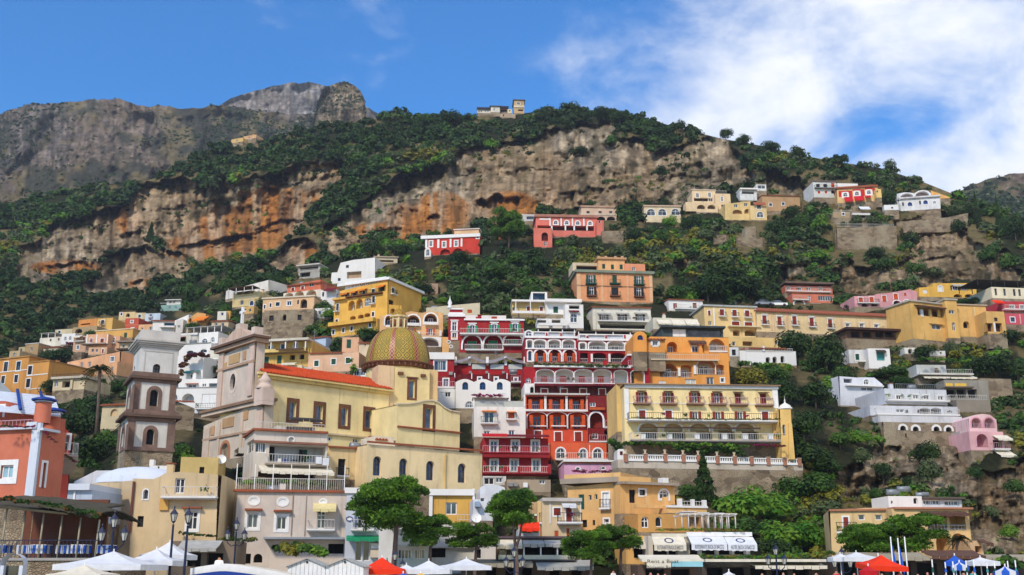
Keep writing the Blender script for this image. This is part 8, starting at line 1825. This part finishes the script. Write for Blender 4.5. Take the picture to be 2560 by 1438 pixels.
def build_trees():
    crown_protos()
    T=[
     ('conifer',375,555,606,34),('leafdark',1423,246,285,58),('leafdark',1510,254,300,60),('leafdark',1550,262,310,60),('leafdark',1702,290,330,34),('leafdark',1815,308,350,42),('leafdark',1862,322,365,40),('leafdark',1992,352,396,34),('leafdark',2112,374,410,30),('leafdark',2225,390,425,34),('leafdark',1925,344,380,50),
     ('leafmid',1060,272,320,60),('leafdark',1130,268,315,70),('leafdark',1360,262,310,60),('leafmid',1620,285,325,50),('leafdark',1450,355,392,60),
     ('leafdark',1812,628,730,130),('leafdark',1860,665,748,120),('leafdark',1770,660,752,100),('leafmid',1692,690,760,84),('leafbright',1716,715,765,70),
     ('leafdark',1585,555,608,58),('leafdark',1590,590,640,56),('leafdark',1350,620,690,70),('leafmid',1240,640,700,80),('leafdark',1150,610,670,70),('leafdark',1000,590,650,60),('leafdark',935,585,640,52),('leafmid',1290,610,670,70),('leafdark',1330,600,660,66),
     ('leafolive',1430,575,625,60),('leafolive',1490,580,630,50),('leafolive',1410,600,660,56),('leafolive',1550,600,655,60),('leafmid',1660,560,610,50),('leafbright',1676,520,575,46),('leafdark',1730,520,575,50),('leafolive',1770,560,610,56),('leafdark',1945,530,590,54),('leafolive',1930,570,610,40),('leafmid',2010,520,570,60),('leafbright',2050,520,580,62),('leafdark',2225,452,520,46),('leafdark',2275,565,618,60),('leafdark',2398,530,590,52),('leafdark',2190,600,650,60),('leafmid',2215,628,680,70),('leafbright',2040,610,660,90),('leafdark',1980,500,545,50),('leafolive',2140,530,570,44),('leafolive',2180,530,570,44),('leafmid',2290,640,690,60),('leafolive',2330,660,700,70),
     ('leafdark',1990,790,905,112),('leafdark',2068,795,930,95),('leafdark',2050,860,930,70),('leafdark',2310,846,900,76),('leafolive',2377,840,892,40),('leafdark',2490,860,945,100),('leafdark',2525,808,860,74),('leafbright',2411,805,848,48),('leafdark',2450,870,940,80),('leafdark',2545,880,950,60),('leafmid',2430,735,765,70),('leafmid',2300,745,775,60),('leafmid',2230,900,945,80),('leafdark',2110,900,960,60),('leafmid',2260,930,965,60),
     ('leafdark',1960,915,1010,96),('leafdark',2010,1000,1100,90),('leafdark',2040,930,1020,90),('leafbright',2085,920,985,80),('leafdark',1965,1030,1130,80),('leafyel',1880,895,975,100),('leafmid',1930,895,960,80),('leafdark',2030,1075,1170,100),('leafmid',2100,1060,1120,70),('leafbright',2150,1060,1115,70),('leafdark',2070,1130,1185,80),('leafolive',2160,1105,1165,60),('leafdark',2209,1130,1205,52),('leafdark',2315,1080,1160,76),('leafolive',2330,1130,1215,80),('leafdark',2270,1180,1215,36),('leafolive',2360,1230,1290,50),('leafmid',2440,1150,1200,50),('leafolive',2480,1250,1300,44),('leafmid',2400,1300,1350,50),('leafbright',2530,1300,1350,60),('leafmid',2540,1180,1240,60),('leafolive',2250,1060,1110,40),('leafmid',2190,1205,1250,34),('leafdark',2260,1240,1260,26),
     ('conifer',1762,1130,1260,84),('leafmid',1720,1190,1250,60),('leafbright',1855,1175,1310,160),('leafbright',1930,1185,1310,140),('leafmid',1980,1165,1250,110),('leafmid',1880,1265,1350,120),('leafbright',2005,1262,1380,130),('leafolive',2070,1230,1300,90),('leafbright',1955,1270,1375,120),('leafyel',1840,1150,1200,90),('leafmid',2050,1150,1240,90),('leafdark',1940,1320,1400,100),
     ('leafdark',195,985,1100,110),('leafdark',240,960,1060,90),('leafmid',270,1050,1130,80),('leafdark',215,1060,1160,100),('leafdark',130,930,990,60),('leafdark',150,855,905,70),('leafmid',300,930,985,60),('leafmid',455,1090,1150,60),('leafbright',468,1120,1160,50),('leafdark',533,903,940,42),('leafmid',225,815,850,36),('leafolive',395,830,860,44),('leafdark',120,860,905,44),
     ('leafmid',480,795,830,40),('leafmid',610,770,820,60),('leafdark',660,735,775,50),('leafmid',640,790,830,60),('leafmid',805,735,790,50),('leafbright',820,760,800,50),('leafmid',560,745,790,40),('leafmid',780,800,835,50),('leafdark',690,670,720,50),('leafmid',920,810,845,80),('leafbright',680,810,830,30),('leafmid',1120,1000,1035,46),('leafmid',1140,720,765,60),('leafbright',1120,735,765,70),('leafdark',1060,690,740,60),('leafmid',1330,700,745,70),('leafdark',1260,690,740,80),('leafmid',1400,720,760,44),('leafmid',900,650,690,60),('leafbright',940,655,700,60),('leafmid',560,680,740,70),('leafdark',620,690,740,60),('leafmid',480,690,750,60),('leafdark',640,630,665,46),('leafdark',850,560,600,30),('leafdark',770,515,545,26),
     ('conifer',2445,480,560,26),('conifer',2500,490,580,26),('leafdark',2540,520,600,60),('leafmid',2470,600,660,70),('leafdark',2430,500,545,50),('leafmid',2530,610,680,60),('leafolive',2390,500,545,50),('leafmid',2340,510,545,60),('leafdark',1655,400,445,36),('leafdark',1660,480,525,30),('leafdark',1870,380,430,50),('leafmid',1480,490,520,30)]
    for k,x,a,b,w in T:
        tree(k,tree_label(k,x,(a+b)/2,w),x,a,b,w,crown=0.9 if k != 'conifer' else 0.95,name='tree',group='trees on the slopes')
    tree('leafpine','lone dark pine with a high crown below the orange cliff cave',1272,516,620,84,crown=0.72,trunk='pine',name='pine_tree')
    for x,a,b,w,Y,cr,tk,lb in ((985,1186,1318,186,90,1.0,'pine','largest promenade pine with a leaning trunk in front of the arched wing'),(1072,1282,1362,112,91,1.0,'pine','dark low promenade pine right of the largest pine'),(1186,1300,1368,116,91,1.0,'pine','flat crowned promenade pine behind the white square parasols'),(1290,1218,1312,122,89,1.0,'fork','promenade pine with a forked pale trunk by the bar terrace'),
                                  (1475,1318,1395,116,88,1.0,'pine','round promenade pine with dark leaning trunk below the cream house'),(1548,1306,1372,108,92,1.0,'pine','promenade pine with curved trunk left of the lettered awnings'),(2182,1304,1384,138,92,1.0,'pine','lower pine left of the flagpoles at the yellow beach building'),(2284,1278,1378,146,93,1.0,'pine','higher pine right of the flagpoles at the yellow beach building')):
        tree('leafpine',lb,x,a,b,w,Y=Y,crown=cr,trunk=tk,name='pine_tree',group='promenade pines',ground=0.0)
    for x,yt,yb,w,lb,Y in ((250,892,1100,74,'tall slender palm with a shaggy head left of the bell tower',160),(322,1035,1090,56,'low palm with arching fronds behind the bell tower',150),(2398,1325,1385,60,'small palm in front of the arches of the yellow beach building',94),(2180+10,1010,1040,40,'small palm on the white vaulted house terrace',170)):
        b=pix(x-10,yb,Y); t=pix(x,yt+w*0.4,Y); root=empty('palm_tree',b); tag(root,lb,'palm'); H=t.z-b.z; r=w/2/FPX*Y
        mb=MB(); mb.tube([(0,0,-1),((t.x-b.x)*0.4,0,H*0.5),(t.x-b.x,0,H)],[r*0.13,r*0.10,r*0.11],'bark',7); mb.build('trunk',root)
        c=[]; n_=[]
        for k in range(26):
            a=k*2.4; el=rng.uniform(-0.5,1.1)
            for j in range(14):
                u=(j+1)/14; q=np.array([math.cos(a)*u*math.cos(el),math.sin(a)*u*math.cos(el),math.sin(el)*u-0.75*u*u])*r*1.15
                for s_ in (-1,1):c.append(q+np.array([-math.sin(a),math.cos(a),-0.3])*s_*r*0.07); n_.append(np.array([math.sin(a)*s_*0.5,-math.cos(a)*s_*0.5,1.0]))
        me=leaf_mesh('crown',np.array(c),np.array(n_),np.full(len(c),r*0.13),['leafpalm'],None,0.3)
        o=bpy.data.objects.new('crown',me); COL.objects.link(o); o.parent=root; o.location=(t.x-b.x,0,H)
def hedge(name,label,pts,Y,rpx,mats,n=40,cat='vine',dy=0.0,sq=0.8):
    """a run of foliage through pixel points"""
    c=[]
    for (x0,y0),(x1,y1) in zip(pts,pts[1:]):
        k=max(2,int(math.hypot(x1-x0,y1-y0)/(rpx*0.55)))
        for i in range(k):
            u=(i+random.random())/k
            c.append(tuple(pix(x0+(x1-x0)*u+random.uniform(-1,1)*rpx*0.3,y0+(y1-y0)*u+random.uniform(-1,1)*rpx*0.35,Y+random.uniform(-0.5,0.5))))
    c=np.array(c); r=np.full(len(c),rpx/FPX*Y)*rng.uniform(0.7,1.2,len(c))
    base=c.mean(0); base[2]=c[:,2].min()
    cen,nr,sz,own=cloud(c-base,r,np.full(len(c),sq),np.full(len(c),n),leaf=0.30)
    me=leaf_mesh(name,cen,nr,sz,mats,rng.integers(0,len(mats),len(c))[own])
    o=bpy.data.objects.new(name,me); COL.objects.link(o); o.location=base
    return tag(o,label,cat)
def build_vines():
    hedge('hedge','clipped green hedge along the red hotel balcony',[(1335,912),(1570,918)],160.5,7,['leafdark','leafmid'],cat='hedge')
    hedge('vine','green vine hanging over the large yellow hotel pergola',[(1522,1112),(1600,1112),(1700,1112),(1790,1118),(1870,1120)],130.6,10,['leafbright','leafmid'],60)
    hedge('vine','deep hanging green vine below the hotel terrace middle',[(1690,1122),(1780,1130),(1860,1135)],131,15,['leafmid','leafdark'],60)
    hedge('bougainvillea','crimson bougainvillea on the hotel pergola right end',[(1885,1114),(1962,1116)],130.4,6,['leafmag','leafmar'],50,cat='climber')
    hedge('bougainvillea','purple bougainvillea on the white hooded house terrace',[(1182,990),(1255,990)],145.5,6,['leafmag'],50,cat='climber')
    hedge('bougainvillea','purple bougainvillea below the lilac house',[(1430,1180),(1535,1180)],133,6,['leafmag','leafmar'],50,cat='climber')
    hedge('creeper','maroon creeper draped over the teal awning house',[(450,940),(460,912),(474,894),(490,888),(522,892)],192.0,10,['leafmar','leafrust'],130,cat='climber')
    hedge('bougainvillea','magenta bougainvillea mound below the white paired-arch house',[(165,858),(182,862)],276,10,['leafmag','leafmar'],60,cat='climber')
    hedge('flower_hedge','yellow and green flower hedge on the restaurant roof edge',[(1640,1325),(1760,1325),(1860,1328)],96.2,6,['leafyel','leafbright','leafrust'],50,cat='hedge')
    hedge('hedge','long green hedge roof beside the lettered awnings',[(1745,1395),(1900,1396),(2090,1385)],93,9,['leafbright','leafmid','leafyel'],60,cat='hedge')
    hedge('shrub','broad green shrub in front of the pale pink house',[(690,1385),(744,1372),(800,1378)],95,24,['leafmid','leafbright','leafyel'],200,cat='shrub')
    hedge('vine','leafy vine on the canopy beside the three armed lamp',[(548,1350),(640,1352)],96,9,['leafmid','leafyel'],60)
    hedge('hedge','ivy hedge above the shaded café awning',[(450,1335),(540,1342)],96,7,['leafdark','leafmid'],50,cat='hedge')
    hedge('climber','ivy clump hanging on the yellow beach building front',[(2240,1290),(2270,1295)],98.5,14,['leafdark'],120,cat='climber')
    hedge('vine','green creeper at the hotel wall corner, below the vermilion house',[(1520,1100),(1545,1125)],131,14,['leafmid','leafbright'],80)
    hedge('vine','vines trailing over the dark restaurant pergola',[(0,1250),(70,1258),(140,1268),(200,1285),(250,1292)],61.5,13,['leafdark','leafmid','leafrust'],90)
    hedge('flowers','crimson flowers on the orange villa balcony',[(0,1066),(50,1068),(90,1068)],69,5,['leafmag','leafmar','leafmid'],50,cat='flowers')
    hedge('flowers','purple flowers along the villa corner balcony',[(140,1136),(165,1140),(190,1155)],76,6,['leafmag','leafmar','leafmid'],50,cat='flowers')
    hedge('flowers','purple and white flowers on the villa sloping ledge',[(110,1078),(125,1095),(142,1108)],69.5,5,['leafmag','leafolive'],50,cat='flowers')
    hedge('vine','ivy wall below the white vaulted terrace house',[(1850,905),(1900,925),(1985,925)],185,20,['leafmid','leafbright','leafyel'],120)
    hedge('vine','ivy beside the glazed porch left of the dome',[(880,905),(882,935)],181,9,['leafmid','leafbright'],80)
    hedge('vine','pale green vine on the terrace pergola at right',[(2305,898),(2420,905)],180,8,['leafbright','leafmid'],60)
    hedge('plants','row of potted plants on the pale pink house terrace',[(600,1208),(700,1208),(830,1216)],102.5,12,['leafmid','leafyel','leafbright'],60,cat='plants')
    hedge('shrubs','green shrubs at the dark beach bar, far right',[(2500,1405),(2555,1415)],88,22,['leafmid','leafbright'],120,cat='shrub')
    hedge('climbing_plants','plants along the balcony of the large yellow hotel',[(1580,1045),(1700,1048),(1830,1050),(1950,1048)],130.8,4,['leafmid','leafdark'],24,cat='plants')
def balcony_plants():
    ms=[]
    for mat in ('leafmid','leafbright','leafdark','leafmag'):
        c,nr,sz,o=cloud(np.zeros((1,3)),np.array([0.42]),np.array([1.1]),np.array([40]),leaf=0.3); c[:,2] += 0.5
        ms.append(leaf_mesh('potted_plant',c,nr,sz,[mat],None))
    for i,(b,p) in enumerate(PLANTS):
        o=bpy.data.objects.new('potted_plant',ms[random.choice((0,0,1,1,2,2,3))]); COL.objects.link(o); o.parent=b; o.location=p; k=random.uniform(0.6,1.2); o.scale=(k,k,k); o.rotation_euler=(0,0,random.uniform(0,6))
def roof_clutter():
    for h in HOUSES:
        if h.root.parent or h.dep<6 or h.uR-h.uL<5 or h.root.name.startswith(('church','bell','retain','restaurant','shop','terrace')):continue
        zt=max(p[1] for p in h.top) if h.top else h.H
        zt=h.H if not h.top else min(p[1] for p in h.top)
        for k in range(random.choice((0,1,1,2))):
            x=random.uniform(h.uL+1,h.uR-1); y=random.uniform(1.5,h.dep-1.5); t=random.random(); mb=MB()
            if t<0.4:mb.box(x-0.3,x+0.3,y-0.3,y+0.3,zt,zt+random.uniform(0.9,1.5),h.mat); mb.box(x-0.38,x+0.38,y-0.38,y+0.38,zt+1.5,zt+1.6,'tile'); mb.box(x-0.2,x+0.2,y-0.2,y+0.2,zt,zt+1.497,h.mat); nm='chimney'
            elif t<0.8:
                hh=random.uniform(1.8,3.0); mb.tube([(x,y,zt),(x,y,zt+hh)],0.03,'metal',4)
                for j in range(3):mb.tube([(x-0.5+0.1*j,y,zt+hh-0.2*j),(x+0.5-0.1*j,y,zt+hh-0.2*j)],0.02,'metal',4)
                nm='aerial'
            else:mb.tube([(x-0.6,y,zt+0.75),(x+0.6,y,zt+0.75)],0.4,'metal',10); mb.box(x-0.5,x+0.5,y-0.2,y+0.2,zt,zt+0.36,'grey'); nm='water_tank'
            h.part(mb,nm)
build_ground()
_r_front()
build_mountains()
build_hill()
build_scrub()
mountain_scrub()
build_trees()
build_vines()
balcony_plants()
roof_clutter()
def build_haze():
    m=bpy.data.materials.new('sea_haze'); m.use_nodes=True; N,L=m.node_tree.nodes,m.node_tree.links
    N.remove(N['Principled BSDF']); v=N.new('ShaderNodeVolumePrincipled'); v.inputs['Color'].default_value=(0.80,0.88,1.0,1); v.inputs['Density'].default_value=0.00013; v.inputs['Anisotropy'].default_value=0.2
    L.new(v.outputs[0],N['Material Output'].inputs['Volume']); _M['haze']=m
    mb=MB(); mb.box(-1600,1600,-700,2400,-3.5,900,'haze'); tag(mb.build('haze'),'thin pale haze over the bay and the hills','haze',kind='stuff')
build_haze()
